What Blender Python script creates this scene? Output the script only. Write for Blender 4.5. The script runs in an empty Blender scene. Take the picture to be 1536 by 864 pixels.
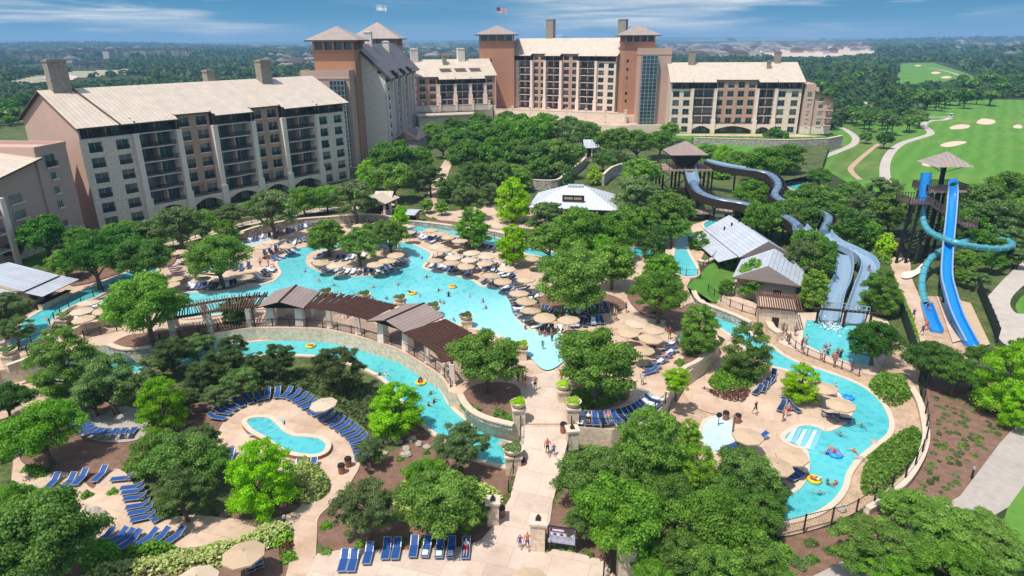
import bpy, math, random, numpy as np
from mathutils import Vector, Matrix, Euler
from mathutils.geometry import tessellate_polygon
random.seed(7); np.random.seed(7)
R = math.radians
scene = bpy.context.scene
COL = scene.collection
F = 1000.0                      # focal length in photo pixels (photo is 1536 wide)
CAMH = 37.0
cam_d = bpy.data.cameras.new('camera'); cam = bpy.data.objects.new('camera', cam_d); COL.objects.link(cam)
scene.camera = cam
cam_d.sensor_width = 36; cam_d.lens = F / 1536 * 36; cam_d.clip_start = .5; cam_d.clip_end = 40000
CROT = (Matrix.Rotation(R(90 - 20.4), 3, 'X') @ Matrix.Rotation(R(-.33), 3, 'Z'))
cam.matrix_world = Matrix.Translation((0, 0, CAMH)) @ CROT.to_4x4()
CP = Vector((0, 0, CAMH))
ZU = 2.0                        # level of the raised pool terrace; the lower gardens are at 0

def ray(px, py): return CROT @ Vector(((px - 768) / F, (432 - py) / F, -1))
def G(px, py, z=0.0):
    d = ray(px, py); s = (z - CAMH) / d.z
    return CP + d * s
def AT(px, py, Y):
    d = ray(px, py); return CP + d * (Y / d.y)
def DEP(p): return -(CROT.transposed() @ (Vector(p) - CP)).z
def Gs(pts, z=0.0): return [G(x, y, z) for x, y in pts]

def smooth(pts, closed=True, n=4):
    out = []; N = len(pts)
    for i in range(N if closed else N - 1):
        if closed: p0, p1, p2, p3 = pts[i-1], pts[i], pts[(i+1) % N], pts[(i+2) % N]
        else: p0, p1, p2, p3 = pts[max(i-1, 0)], pts[i], pts[i+1], pts[min(i+2, N-1)]
        for k in range(n):
            t = k / n; t2 = t*t; t3 = t2*t
            out.append(tuple(.5*((2*b) + (-a+c)*t + (2*a-5*b+4*c-d)*t2 + (-a+3*b-3*c+d)*t3) for a, b, c, d in zip(p0, p1, p2, p3)))
    if not closed: out.append(tuple(pts[-1]))
    return out

# ------------------------------------------------------------------ mesh building
class MB:
    def __init__(s): s.v = []; s.f = []; s.m = []
    def face(s, pts, m=0):
        b = len(s.v); s.v += [tuple(p) for p in pts]; s.f.append(tuple(range(b, b + len(pts)))); s.m.append(m)
    def box(s, x0, x1, y0, y1, z0, z1, m=0):
        b = len(s.v)
        s.v += [(x0,y0,z0),(x1,y0,z0),(x1,y1,z0),(x0,y1,z0),(x0,y0,z1),(x1,y0,z1),(x1,y1,z1),(x0,y1,z1)]
        for q in ((3,2,1,0),(4,5,6,7),(0,1,5,4),(1,2,6,5),(2,3,7,6),(3,0,4,7)): s.f.append(tuple(b+i for i in q)); s.m.append(m)
    def frustum(s, cx, cy, w0, d0, w1, d1, z0, z1, m=0):
        b = len(s.v)
        for w, d, z in ((w0,d0,z0),(w1,d1,z1)):
            s.v += [(cx-w/2,cy-d/2,z),(cx+w/2,cy-d/2,z),(cx+w/2,cy+d/2,z),(cx-w/2,cy+d/2,z)]
        for q in ((3,2,1,0),(4,5,6,7),(0,1,5,4),(1,2,6,5),(2,3,7,6),(3,0,4,7)): s.f.append(tuple(b+i for i in q)); s.m.append(m)
    def prism(s, poly, z0, z1, m=0, mt=None):
        """poly: 2-D points, anticlockwise or not; vertical prism"""
        n = len(poly)
        a = sum(poly[i][0]*poly[(i+1)%n][1]-poly[(i+1)%n][0]*poly[i][1] for i in range(n))
        if a < 0: poly = poly[::-1]
        b = len(s.v)
        s.v += [(p[0],p[1],z0) for p in poly] + [(p[0],p[1],z1) for p in poly]
        for i in range(n):
            j = (i+1) % n; s.f.append((b+i,b+j,b+n+j,b+n+i)); s.m.append(m)
        tr = tessellate_polygon([[Vector((p[0],p[1],0)) for p in poly]])
        for t in tr:
            q = [b+n+i for i in t]
            p0, p1, p2 = (poly[i] for i in t)
            if (p1[0]-p0[0])*(p2[1]-p0[1])-(p2[0]-p0[0])*(p1[1]-p0[1]) < 0: q = q[::-1]
            s.f.append(tuple(q)); s.m.append(m if mt is None else mt)
    def sheet(s, poly, z, m=0):
        b = len(s.v); s.v += [(p[0],p[1],z if not callable(z) else z(p)) for p in poly]
        for t in tessellate_polygon([[Vector((p[0],p[1],0)) for p in poly]]):
            p0, p1, p2 = (poly[i] for i in t); q = [b+i for i in t]
            if (p1[0]-p0[0])*(p2[1]-p0[1])-(p2[0]-p0[0])*(p1[1]-p0[1]) < 0: q = q[::-1]
            s.f.append(tuple(q)); s.m.append(m)
    def tube(s, path, r, n=8, m=0, caps=True, taper=None):
        path = [Vector(p) for p in path]; rings = []
        up = Vector((0,0,1))
        for i, p in enumerate(path):
            t = (path[min(i+1,len(path)-1)] - path[max(i-1,0)]).normalized()
            a = t.cross(up)
            if a.length < 1e-3: a = t.cross(Vector((1,0,0)))
            a.normalize(); c = t.cross(a).normalized()
            rr = r if not isinstance(r, (list, tuple)) else r[i]
            b = len(s.v); rings.append(b)
            for k in range(n):
                g = 2*math.pi*k/n; s.v.append(tuple(p + a*math.cos(g)*rr + c*math.sin(g)*rr))
        for i in range(len(rings)-1):
            for k in range(n):
                j = (k+1) % n; s.f.append((rings[i]+k, rings[i]+j, rings[i+1]+j, rings[i+1]+k)); s.m.append(m)
        if caps:
            s.f.append(tuple(rings[0]+k for k in range(n))[::-1]); s.m.append(m)
            s.f.append(tuple(rings[-1]+k for k in range(n))); s.m.append(m)
    def bar(s, a, b, w, h=None, m=0):
        """rectangular bar from a to b"""
        a, b = Vector(a), Vector(b); h = h or w
        t = (b-a).normalized(); x = t.cross(Vector((0,0,1)))
        if x.length < 1e-3: x = Vector((1,0,0))
        x.normalize(); y = x.cross(t).normalized(); o = len(s.v)
        for p in (a, b):
            for i, j in ((-1,-1),(1,-1),(1,1),(-1,1)): s.v.append(tuple(p + x*i*w/2 + y*j*h/2))
        for q in ((0,1,2,3),(7,6,5,4),(4,5,1,0),(5,6,2,1),(6,7,3,2),(7,4,0,3)): s.f.append(tuple(o+i for i in q)); s.m.append(m)
    def ribbon(s, path, prof, m=0, caps=True):
        """sweep a 2-D profile (side, up) along a path, staying upright"""
        path = [Vector(p) for p in path]; n = len(prof); rings = []
        for i, p in enumerate(path):
            t = path[min(i+1,len(path)-1)] - path[max(i-1,0)]; t.z = 0; t.normalize()
            a = Vector((t.y, -t.x, 0)); b = len(s.v); rings.append(b)
            for q in prof: s.v.append(tuple(p + a*q[0] + Vector((0,0,q[1]))))
        for i in range(len(rings)-1):
            for k in range(n):
                j = (k+1) % n; s.f.append((rings[i]+k, rings[i+1]+k, rings[i+1]+j, rings[i]+j)); s.m.append(m)
        if caps:
            s.f.append(tuple(rings[0]+k for k in range(n))); s.m.append(m)
            s.f.append(tuple(rings[-1]+k for k in range(n))[::-1]); s.m.append(m)
    def build(s, name, mats, parent=None, smooth_=False):
        me = bpy.data.meshes.new(name); me.from_pydata(s.v, [], s.f)
        if not isinstance(mats, (list, tuple)): mats = [mats]
        for m in mats: me.materials.append(m)
        me.polygons.foreach_set('material_index', s.m)
        if smooth_: me.polygons.foreach_set('use_smooth', [True]*len(s.f))
        me.update()
        o = bpy.data.objects.new(name, me); COL.objects.link(o)
        if parent is not None: o.parent = parent
        return o

def tag(o, label=None, cat=None, group=None, kind=None):
    if label: o['label'] = label
    if cat: o['category'] = cat
    if group: o['group'] = group
    if kind: o['kind'] = kind
    return o
def empty(name, loc=(0,0,0), rz=0, label=None, cat=None, group=None):
    o = bpy.data.objects.new(name, None); COL.objects.link(o); o.empty_display_size = .2
    o.location = loc; o.rotation_euler = (0,0,rz); return tag(o, label, cat, group)
def copy_tree(o, parent=None):
    c = o.copy(); COL.objects.link(c)
    if parent is not None: c.parent = parent
    for ch in list(o.children): copy_tree(ch, c)
    return c
ONES = 'first second third fourth fifth sixth seventh eighth ninth tenth eleventh twelfth thirteenth fourteenth fifteenth sixteenth seventeenth eighteenth nineteenth'.split()
TENS = {2: ('twenty', 'twentieth'), 3: ('thirty', 'thirtieth'), 4: ('forty', 'fortieth'), 5: ('fifty', 'fiftieth'), 6: ('sixty', 'sixtieth'), 7: ('seventy', 'seventieth'), 8: ('eighty', 'eightieth'), 9: ('ninety', 'ninetieth')}
def nth(i):
    if i < 19: return ONES[i]
    t, u = divmod(i + 1, 10)
    if t > 9: return str(i + 1) + 'th'
    return TENS[t][1] if u == 0 else TENS[t][0] + '-' + ONES[u-1]
PEND = {}
def later(o, sing, plural, loc, cat=None, group=None):
    """labels given at the end: things that share a description are told apart by their order from the left"""
    if cat: o['category'] = cat
    o['group'] = group or (plural + ' ' + loc)
    p = o.matrix_basis.translation
    PEND.setdefault((sing, plural, loc), []).append((p[0]/max(p[1],1), o))
def flush():
    for (si, pl, lo), L in PEND.items():
        L.sort(key=lambda t: t[0])
        for i, (_, o) in enumerate(L):
            if len(L) == 1: o['label'] = si + ' ' + lo; del o['group']
            else: o['label'] = (nth(i) if i < len(L) - 1 else 'last') + ' from left among ' + pl + ' ' + lo

# ------------------------------------------------------------------ materials
MATS = {}
def nodes(name):
    m = bpy.data.materials.new(name); m.use_nodes = True; nt = m.node_tree
    return m, nt, nt.nodes['Principled BSDF']
def N(nt, t, **kw):
    n = nt.nodes.new(t)
    for k, v in kw.items():
        if k.startswith('_'): setattr(n, k[1:], v)
        else: n.inputs[k.replace('_', ' ')].default_value = v
    return n
def ramp(nt, fac, stops, interp='LINEAR'):
    r = nt.nodes.new('ShaderNodeValToRGB'); r.color_ramp.interpolation = interp
    while len(r.color_ramp.elements) < len(stops): r.color_ramp.elements.new(.5)
    for e, (p, c) in zip(r.color_ramp.elements, stops): e.position = p; e.color = (*c, 1)
    nt.links.new(fac, r.inputs['Fac']); return r.outputs['Color']
def mixc(nt, fac, a, b, mode='MIX'):
    n = nt.nodes.new('ShaderNodeMix'); n.data_type = 'RGBA'; n.blend_type = mode
    for sock, v in ((n.inputs[0], fac), (n.inputs[6], a), (n.inputs[7], b)):
        if hasattr(v, 'is_linked'): nt.links.new(v, sock)
        elif isinstance(v, (int, float)): sock.default_value = v
        else: sock.default_value = (*v, 1)
    return n.outputs[2]
def pos(nt, obj=False):
    if obj: return nt.nodes.new('ShaderNodeTexCoord').outputs['Object']
    return nt.nodes.new('ShaderNodeNewGeometry').outputs['Position']
def noise(nt, vec, scale, detail=4, rough=.55, out='Fac', dist=0):
    n = N(nt, 'ShaderNodeTexNoise', Scale=scale, Detail=detail, Roughness=rough, Distortion=dist)
    nt.links.new(vec, n.inputs['Vector']); return n.outputs[out]
def bump(nt, bsdf, h, strength=.3, dist=.1):
    b = N(nt, 'ShaderNodeBump', Strength=strength, Distance=dist); nt.links.new(h, b.inputs['Height']); nt.links.new(b.outputs['Normal'], bsdf.inputs['Normal'])
def vary(name, c, amt=.25, scale=.6, rough=.8, metal=0, fine=8, obj=False, bumps=.2, c2=None, spec=.3):
    m, nt, b = nodes(name); p = pos(nt, obj)
    n1 = noise(nt, p, scale, 5); n2 = noise(nt, p, scale*fine, 3)
    mx = N(nt, 'ShaderNodeMath', _operation='ADD'); nt.links.new(n1, mx.inputs[0]); nt.links.new(n2, mx.inputs[1])
    h = N(nt, 'ShaderNodeMath', _operation='MULTIPLY'); nt.links.new(mx.outputs[0], h.inputs[0]); h.inputs[1].default_value = .5
    c = tuple(c); lo = tuple(x*(1-amt) for x in c); hi = c2 or tuple(min(1, x*(1+amt)) for x in c)
    nt.links.new(ramp(nt, h.outputs[0], [(.34, lo), (.66, hi)]), b.inputs['Base Color'])
    b.inputs['Roughness'].default_value = rough; b.inputs['Metallic'].default_value = metal; b.inputs['Specular IOR Level'].default_value = spec
    if bumps: bump(nt, b, n2, bumps, .05)
    MATS[name] = m; return m
def paved(name, c, amt, c2, sx=2.4, sy=1.8, rough=.85):
    """poured slabs with thin saw joints, slight tone change from slab to slab, old stains"""
    m, nt, b = nodes(name); p = pos(nt); n1 = noise(nt, p, .22, 6); n2 = noise(nt, p, 3.0, 4)
    base = ramp(nt, n1, [(.32, tuple(x*(1-amt) for x in c)), (.68, c2)])
    mp = N(nt, 'ShaderNodeMapping'); mp.inputs['Rotation'].default_value = (0, 0, R(17)); nt.links.new(p, mp.inputs['Vector'])
    br = N(nt, 'ShaderNodeTexBrick', Scale=1, Mortar_Size=.022, Mortar_Smooth=.2, Bias=0, Brick_Width=sx, Row_Height=sy)
    br.inputs['Color1'].default_value = (.90,.90,.90,1); br.inputs['Color2'].default_value = (1.06,1.05,1.03,1); br.inputs['Mortar'].default_value = (.66,.62,.58,1)
    nt.links.new(mp.outputs[0], br.inputs['Vector']); col = mixc(nt, .85, base, br.outputs['Color'], 'MULTIPLY')
    st = ramp(nt, noise(nt, p, .55, 7, .7), [(.54, (1,1,1)), (.70, (.80,.76,.71))]); col = mixc(nt, 1.0, col, st, 'MULTIPLY')
    col = mixc(nt, .35, col, ramp(nt, n2, [(.3, (.82,.82,.82)), (.7, (1.1,1.1,1.1))]), 'MULTIPLY')
    nt.links.new(col, b.inputs['Base Color']); b.inputs['Roughness'].default_value = rough; b.inputs['Specular IOR Level'].default_value = .25; bump(nt, b, n2, .08, .03); return m
def turf(name, c, c2, dry):
    m, nt, b = nodes(name); p = pos(nt)
    w_ = N(nt, 'ShaderNodeTexWave', Scale=.06, Distortion=3.5, Detail=2, _wave_profile='SIN'); mp = N(nt, 'ShaderNodeMapping'); mp.inputs['Rotation'].default_value = (0,0,R(35)); nt.links.new(p, mp.inputs['Vector']); nt.links.new(mp.outputs[0], w_.inputs['Vector'])
    base = mixc(nt, ramp(nt, w_.outputs['Fac'], [(.3, (.25,.25,.25)), (.7, (.75,.75,.75))]), c, c2)
    base = mixc(nt, ramp(nt, noise(nt, p, .03, 7, .65), [(.50, (0,0,0)), (.72, (.75,.75,.75))]), base, dry)
    base = mixc(nt, .5, base, ramp(nt, noise(nt, p, .7, 5, .7), [(.3, (.72,.72,.72)), (.7, (1.2,1.2,1.2))]), 'MULTIPLY')
    nt.links.new(base, b.inputs['Base Color']); b.inputs['Roughness'].default_value = .95; b.inputs['Specular IOR Level'].default_value = .1; return m
def stone(name, c, c2, mortar, bw=.9, bh=.35, rough=.9, vertical=True):
    """coursed stone blocks running round walls: texture space = (distance along, height)"""
    m, nt, b = nodes(name)
    p = pos(nt, True) if vertical else pos(nt)
    sp = N(nt, 'ShaderNodeSeparateXYZ'); nt.links.new(p, sp.inputs[0])
    ad = N(nt, 'ShaderNodeMath', _operation='ADD'); nt.links.new(sp.outputs[0], ad.inputs[0]); nt.links.new(sp.outputs[1], ad.inputs[1])
    cb = N(nt, 'ShaderNodeCombineXYZ'); nt.links.new(ad.outputs[0], cb.inputs[0]); nt.links.new(sp.outputs[2], cb.inputs[1])
    br = N(nt, 'ShaderNodeTexBrick', Scale=1, Mortar_Size=.025, Mortar_Smooth=.3, Bias=0, Brick_Width=bw, Row_Height=bh)
    br.inputs['Color1'].default_value = (*c, 1); br.inputs['Color2'].default_value = (*c2, 1); br.inputs['Mortar'].default_value = (*mortar, 1)
    nt.links.new(cb.outputs[0], br.inputs['Vector'])
    n = noise(nt, p, 2.2, 5); col = mixc(nt, .45, br.outputs['Color'], ramp(nt, n, [(.3, tuple(x*.55 for x in c)), (.7, tuple(min(1, x*1.3) for x in c2))]))
    nt.links.new(col, b.inputs['Base Color']); b.inputs['Roughness'].default_value = rough; b.inputs['Specular IOR Level'].default_value = .2
    bump(nt, b, br.outputs['Fac'], -.4, .05); MATS[name] = m; return m
def rubble(name, c1, c2, mortar, s=2.2):
    m, nt, b = nodes(name); p = pos(nt)
    v = N(nt, 'ShaderNodeTexVoronoi', Scale=s, _feature='F1'); nt.links.new(p, v.inputs['Vector'])
    e = N(nt, 'ShaderNodeTexVoronoi', Scale=s, _feature='DISTANCE_TO_EDGE'); nt.links.new(p, e.inputs['Vector'])
    sp = N(nt, 'ShaderNodeSeparateColor'); nt.links.new(v.outputs['Color'], sp.inputs[0])
    col = ramp(nt, sp.outputs[0], [(0, c1), (1, c2)])
    k = ramp(nt, e.outputs['Distance'], [(.02, (0,0,0)), (.09, (1,1,1))])
    nt.links.new(mixc(nt, k, mortar, col), b.inputs['Base Color']); b.inputs['Roughness'].default_value = .9
    bump(nt, b, k, .5, .06); MATS[name] = m; return m
def metal_roof(name, c, axis=0, pitch=.6, rough=.45, obj=True):
    m, nt, b = nodes(name); p = pos(nt, obj)
    sp = N(nt, 'ShaderNodeSeparateXYZ'); nt.links.new(p, sp.inputs[0])
    mu = N(nt, 'ShaderNodeMath', _operation='MULTIPLY'); nt.links.new(sp.outputs[axis], mu.inputs[0]); mu.inputs[1].default_value = 1/pitch
    fr = N(nt, 'ShaderNodeMath', _operation='FRACT'); nt.links.new(mu.outputs[0], fr.inputs[0])
    k = ramp(nt, fr.outputs[0], [(0, (1,1,1)), (.10, (1,1,1)), (.16, (0,0,0)), (1, (0,0,0))])
    fl = N(nt, 'ShaderNodeMath', _operation='FLOOR'); nt.links.new(mu.outputs[0], fl.inputs[0])
    wn = N(nt, 'ShaderNodeTexWhiteNoise', _noise_dimensions='1D'); nt.links.new(fl.outputs[0], wn.inputs['W'])
    n = noise(nt, p, .5, 5)
    base = ramp(nt, n, [(.3, tuple(x*.88 for x in c)), (.7, tuple(min(1, x*1.1) for x in c))])
    base = mixc(nt, .045, base, ramp(nt, wn.outputs['Value'], [(0, tuple(x*.5 for x in c)), (1, tuple(min(1, x*1.5) for x in c))]))
    nt.links.new(mixc(nt, k, base, tuple(x*.72 for x in c)), b.inputs['Base Color'])
    b.inputs['Roughness'].default_value = rough; b.inputs['Metallic'].default_value = .15
    bump(nt, b, k, .6, .05); MATS[name] = m; return m
def plain(name, c, rough=.6, metal=0, spec=.4):
    m, nt, b = nodes(name); p = pos(nt, True); n = noise(nt, p, 3, 4)
    nt.links.new(ramp(nt, n, [(.3, tuple(x*.85 for x in c)), (.7, tuple(min(1, x*1.12) for x in c))]), b.inputs['Base Color'])
    b.inputs['Roughness'].default_value = rough; b.inputs['Metallic'].default_value = metal; b.inputs['Specular IOR Level'].default_value = spec
    MATS[name] = m; return m
def leafmat(name, dark, mid, light, trans=.22):
    m, nt, b = nodes(name)
    a = N(nt, 'ShaderNodeAttribute', _attribute_name='tint'); oi = nt.nodes.new('ShaderNodeObjectInfo')
    c = ramp(nt, a.outputs['Fac'], [(.0, dark), (.5, mid), (1, light)])
    hv = N(nt, 'ShaderNodeHueSaturation'); nt.links.new(c, hv.inputs['Color'])
    for sock, lo, hi in (('Hue', .493, .512), ('Saturation', .94, 1.10), ('Value', .80, 1.2)):
        mr = N(nt, 'ShaderNodeMapRange', To_Min=lo, To_Max=hi)
        if sock == 'Value':
            mu = N(nt, 'ShaderNodeMath', _operation='MULTIPLY'); nt.links.new(oi.outputs['Random'], mu.inputs[0]); mu.inputs[1].default_value = 7.31
            fr = N(nt, 'ShaderNodeMath', _operation='FRACT'); nt.links.new(mu.outputs[0], fr.inputs[0]); nt.links.new(fr.outputs[0], mr.inputs['Value'])
        else: nt.links.new(oi.outputs['Random'], mr.inputs['Value'])
        nt.links.new(mr.outputs['Result'], hv.inputs[sock])
    b.inputs['Roughness'].default_value = .55; b.inputs['Specular IOR Level'].default_value = .25
    nt.links.new(hv.outputs['Color'], b.inputs['Base Color'])
    t = nt.nodes.new('ShaderNodeBsdfTranslucent'); tc = mixc(nt, 1.0, hv.outputs['Color'], (1.0, 1.25, .45), 'MULTIPLY'); nt.links.new(tc, t.inputs['Color'])
    ms = nt.nodes.new('ShaderNodeMixShader'); ms.inputs[0].default_value = trans
    nt.links.new(b.outputs[0], ms.inputs[1]); nt.links.new(t.outputs[0], ms.inputs[2])
    nt.links.new(ms.outputs[0], nt.nodes['Material Output'].inputs['Surface']); MATS[name] = m; return m

# world -------------------------------------------------------------
CL = ((11.3,3.1,0), 6)
SUN_EL, SUN_DIR = R(65), Vector((-1, -1.0, 0)).normalized()     # where the sun stands (left of and a little behind the viewer)
w = bpy.data.worlds.new('World'); scene.world = w; w.use_nodes = True; nt = w.node_tree
bg = nt.nodes['Background']
sky = N(nt, 'ShaderNodeTexSky', _sky_type='NISHITA'); sky.sun_disc = False; sky.sun_elevation = SUN_EL
sky.sun_rotation = math.atan2(SUN_DIR.x, SUN_DIR.y); sky.air_density = 1.1; sky.dust_density = 1.2; sky.ozone_density = 1.2; sky.altitude = 300
tc = nt.nodes.new('ShaderNodeTexCoord')
sp = N(nt, 'ShaderNodeSeparateXYZ'); nt.links.new(tc.outputs['Generated'], sp.inputs[0])
# thin cirrus: noise on a high plane (direction / height)
mx = N(nt, 'ShaderNodeMath', _operation='MAXIMUM'); nt.links.new(sp.outputs[2], mx.inputs[0]); mx.inputs[1].default_value = .0
ad = N(nt, 'ShaderNodeMath', _operation='ADD'); nt.links.new(mx.outputs[0], ad.inputs[0]); ad.inputs[1].default_value = .035
dx = N(nt, 'ShaderNodeMath', _operation='DIVIDE'); nt.links.new(sp.outputs[0], dx.inputs[0]); nt.links.new(ad.outputs[0], dx.inputs[1])
dy = N(nt, 'ShaderNodeMath', _operation='DIVIDE'); nt.links.new(sp.outputs[1], dy.inputs[0]); nt.links.new(ad.outputs[0], dy.inputs[1])
cb = N(nt, 'ShaderNodeCombineXYZ'); nt.links.new(dx.outputs[0], cb.inputs[0]); nt.links.new(dy.outputs[0], cb.inputs[1])
# cirrus laid out in azimuth and elevation so that streaks lean across the low sky
az = N(nt, 'ShaderNodeMath', _operation='ARCTAN2'); nt.links.new(sp.outputs[0], az.inputs[0]); nt.links.new(sp.outputs[1], az.inputs[1])
cb2 = N(nt, 'ShaderNodeCombineXYZ'); nt.links.new(az.outputs[0], cb2.inputs[0]); nt.links.new(sp.outputs[2], cb2.inputs[1])
def cirrus(loc, rot, sc, lo, hi, scale=1.0):
    mp = N(nt, 'ShaderNodeMapping'); mp.inputs['Location'].default_value = loc; mp.inputs['Rotation'].default_value = (0,0,R(rot)); mp.inputs['Scale'].default_value = sc
    nt.links.new(cb2.outputs[0], mp.inputs['Vector']); return ramp(nt, noise(nt, mp.outputs[0], scale, 8, .58, dist=.6), [(lo, (0,0,0)), (hi, (1,1,1))])
big = cirrus(CL[0], CL[1], (2.5, 27, 1), .44, .58); azn = N(nt, 'ShaderNodeMapRange', From_Min=-.75, From_Max=.75); nt.links.new(az.outputs[0], azn.inputs['Value']); big = mixc(nt, 1.0, big, ramp(nt, azn.outputs['Result'], [(0, (1,1,1)), (.24, (1,1,1)), (.32, (.12,.12,.12)), (.48, (.2,.2,.2)), (.56, (.9,.9,.9)), (.64, (1,1,1)), (.84, (1,1,1)), (.92, (.15,.15,.15))]), 'MULTIPLY'); fine = cirrus((2.2,5,0), CL[1]-2, (7, 120, 1), .36, .74)
mk = N(nt, 'ShaderNodeMath', _operation='MULTIPLY'); mb_ = mixc(nt, .75, big, fine, 'MULTIPLY'); nt.links.new(mb_, mk.inputs[0]); mk.inputs[1].default_value = .9
low = ramp(nt, sp.outputs[2], [(0, (1.15,2.8,3.9)), (.025, (.52,2.05,3.35)), (.075, (.30,1.6,3.1)), (.25, (.8,1.9,3.2))])
fd = ramp(nt, sp.outputs[2], [(.075, (1,1,1)), (.16, (0,0,0))])
skyb = mixc(nt, fd, sky.outputs[0], low)
skyc = mixc(nt, mk.outputs[0], skyb, (7.6, 7.3, 7.0))
nt.links.new(skyc, bg.inputs['Color']); bg.inputs['Strength'].default_value = .15
sl = bpy.data.lights.new('sun', 'SUN'); so = bpy.data.objects.new('sun', sl); COL.objects.link(so)
sl.energy = 4.6; sl.angle = R(.53); sl.color = (1, .955, .89)
sd = Vector((SUN_DIR.x*math.cos(SUN_EL), SUN_DIR.y*math.cos(SUN_EL), math.sin(SUN_EL)))
so.rotation_euler = sd.to_track_quat('Z', 'Y').to_euler()
scene.view_settings.view_transform = 'Standard'; scene.view_settings.look = 'None'; scene.view_settings.gamma = 1
scene.view_settings.exposure = 0
scene.render.engine = 'CYCLES'
cy = scene.cycles; cy.max_bounces = 5; cy.diffuse_bounces = 2; cy.glossy_bounces = 2; cy.transmission_bounces = 2; cy.volume_bounces = 0; cy.transparent_max_bounces = 4
cy.use_denoising = True

# palette ------------------------------------------------------------
M_deck = paved('deck_concrete', (.57,.395,.275), .10, (.69,.52,.395))
M_plaza = paved('plaza_concrete', (.60,.455,.36), .08, (.70,.565,.46), 3.0, 2.2)
M_walk = vary('grey_walk', (.42,.37,.32), .12, .2, .85, bumps=.05)
M_golfpath = vary('golf_path', (.50,.44,.38), .12, .1, .85, bumps=0)
M_mulch = vary('mulch', (.21,.12,.082), .35, 1.2, .95, bumps=.5)
M_tanbank = vary('tan_bank', (.48,.33,.22), .35, 1.0, .95, bumps=.4)
M_coping = vary('coping_stone', (.66,.53,.40), .12, 1.5, .7, bumps=.1)
M_sand = vary('bunker_sand', (.68,.50,.37), .1, .3, .95, bumps=.1)
M_lawn = turf('lawn', (.085,.215,.030), (.125,.275,.045), (.22,.27,.08))
M_rough = turf('rough_grass', (.085,.17,.030), (.12,.21,.045), (.26,.26,.10))
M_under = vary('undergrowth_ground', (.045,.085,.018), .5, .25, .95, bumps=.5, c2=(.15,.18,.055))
M_cream = stone('cream_limestone', (.78,.60,.46), (.86,.70,.56), (.64,.49,.38), 1.1, .4)
M_white = stone('white_limestone', (.80,.66,.55), (.87,.75,.65), (.66,.54,.46), 1.1, .4)
M_pink = vary('pink_stucco', (.48,.30,.215), .07, .3, .9, obj=True, bumps=.05)
M_pinkpale = vary('pale_pink_stucco', (.55,.375,.295), .07, .3, .9, obj=True, bumps=.05)
M_orange = vary('orange_stucco', (.46,.235,.14), .08, .25, .9, obj=True, bumps=.05)
M_recess_shade = vary('shaded_recess_stucco', (.17,.10,.075), .1, .3, .9, obj=True, bumps=0)  # pink stucco darkened: shade of the balcony bays painted into the colour
M_trim = vary('cream_trim', (.84,.68,.57), .06, .5, .85, obj=True, bumps=.05)
M_chim = stone('chimney_stone', (.27,.235,.19), (.36,.32,.26), (.2,.17,.14), .6, .3)
M_darkwood = vary('dark_timber', (.035,.024,.018), .3, 2, .8, obj=True)
M_redwood = vary('red_brown_timber', (.15,.072,.05), .3, 1.5, .8, obj=True)
M_towerrail = vary('weathered_deck_boards', (.12,.085,.08), .3, 1.5, .8, obj=True)
M_iron = plain('black_iron', (.018,.018,.02), .5)
M_roof = metal_roof('tan_metal_roof', (.69,.575,.45), 0, .9)
M_roofdark = metal_roof('shaded_brown_metal_roof', (.115,.09,.085), 0, .9)  # on the side wing, shade of the slope turned from the sun, painted in
M_roofgrey = metal_roof('silver_metal_roof', (.56,.585,.63), 0, .6)
M_roofwhite = metal_roof('white_metal_roof', (.66,.68,.72), 0, .6)
M_roofmauve = metal_roof('mauve_metal_roof', (.37,.275,.235), 0, .5)
M_rooftop = metal_roof('pyramid_metal_roof', (.42,.34,.29), 0, .8)
M_soffit = plain('soffit', (.10,.07,.05), .8)
M_grayhut = vary('grey_render', (.30,.25,.23), .1, .5, .9, obj=True)
M_stonewall = stone('yellow_limestone', (.70,.52,.36), (.80,.64,.49), (.50,.37,.27), .7, .22)
M_rubble = rubble('rubble_wall', (.30,.27,.23), (.62,.57,.49), (.16,.14,.12), 2.6)
M_boulder = vary('boulder_stone', (.44,.38,.31), .3, .8, .9, obj=True, bumps=.6)
M_blue = vary('blue_sling', (.018,.075,.26), .12, 4, .65, obj=True, bumps=0)
M_navy = vary('navy_sling', (.012,.032,.10), .2, 4, .65, obj=True, bumps=0)
M_towel = plain('white_towel', (.72,.76,.82), .9)
M_frame = plain('lounger_frame', (.42,.44,.47), .4, .3)
M_tan = vary('tan_canvas', (.54,.40,.26), .08, 1.2, .9, obj=True, bumps=0)
M_pole = plain('umbrella_pole', (.20,.15,.11), .6)
M_slidegrey = plain('grey_blue_fibreglass', (.13,.20,.28), .28, 0, .6)
M_slideblue = plain('blue_fibreglass', (.01,.24,.66), .25, 0, .6)
M_slideteal = plain('teal_fibreglass', (.09,.36,.42), .25, 0, .6)
M_slidelow = plain('pale_blue_fibreglass', (.25,.36,.47), .3, 0, .6)
M_ply = plain('tan_board', (.36,.26,.20), .8)
M_bark = vary('bark', (.13,.10,.075), .3, 3, .95, obj=True, bumps=.5)
M_yellow = plain('yellow_vinyl', (.85,.55,.02), .35)
M_bluevinyl = plain('blue_vinyl', (.03,.30,.75), .35)
M_terracotta = plain('terracotta', (.30,.13,.08), .8)
M_fixed = {}
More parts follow.
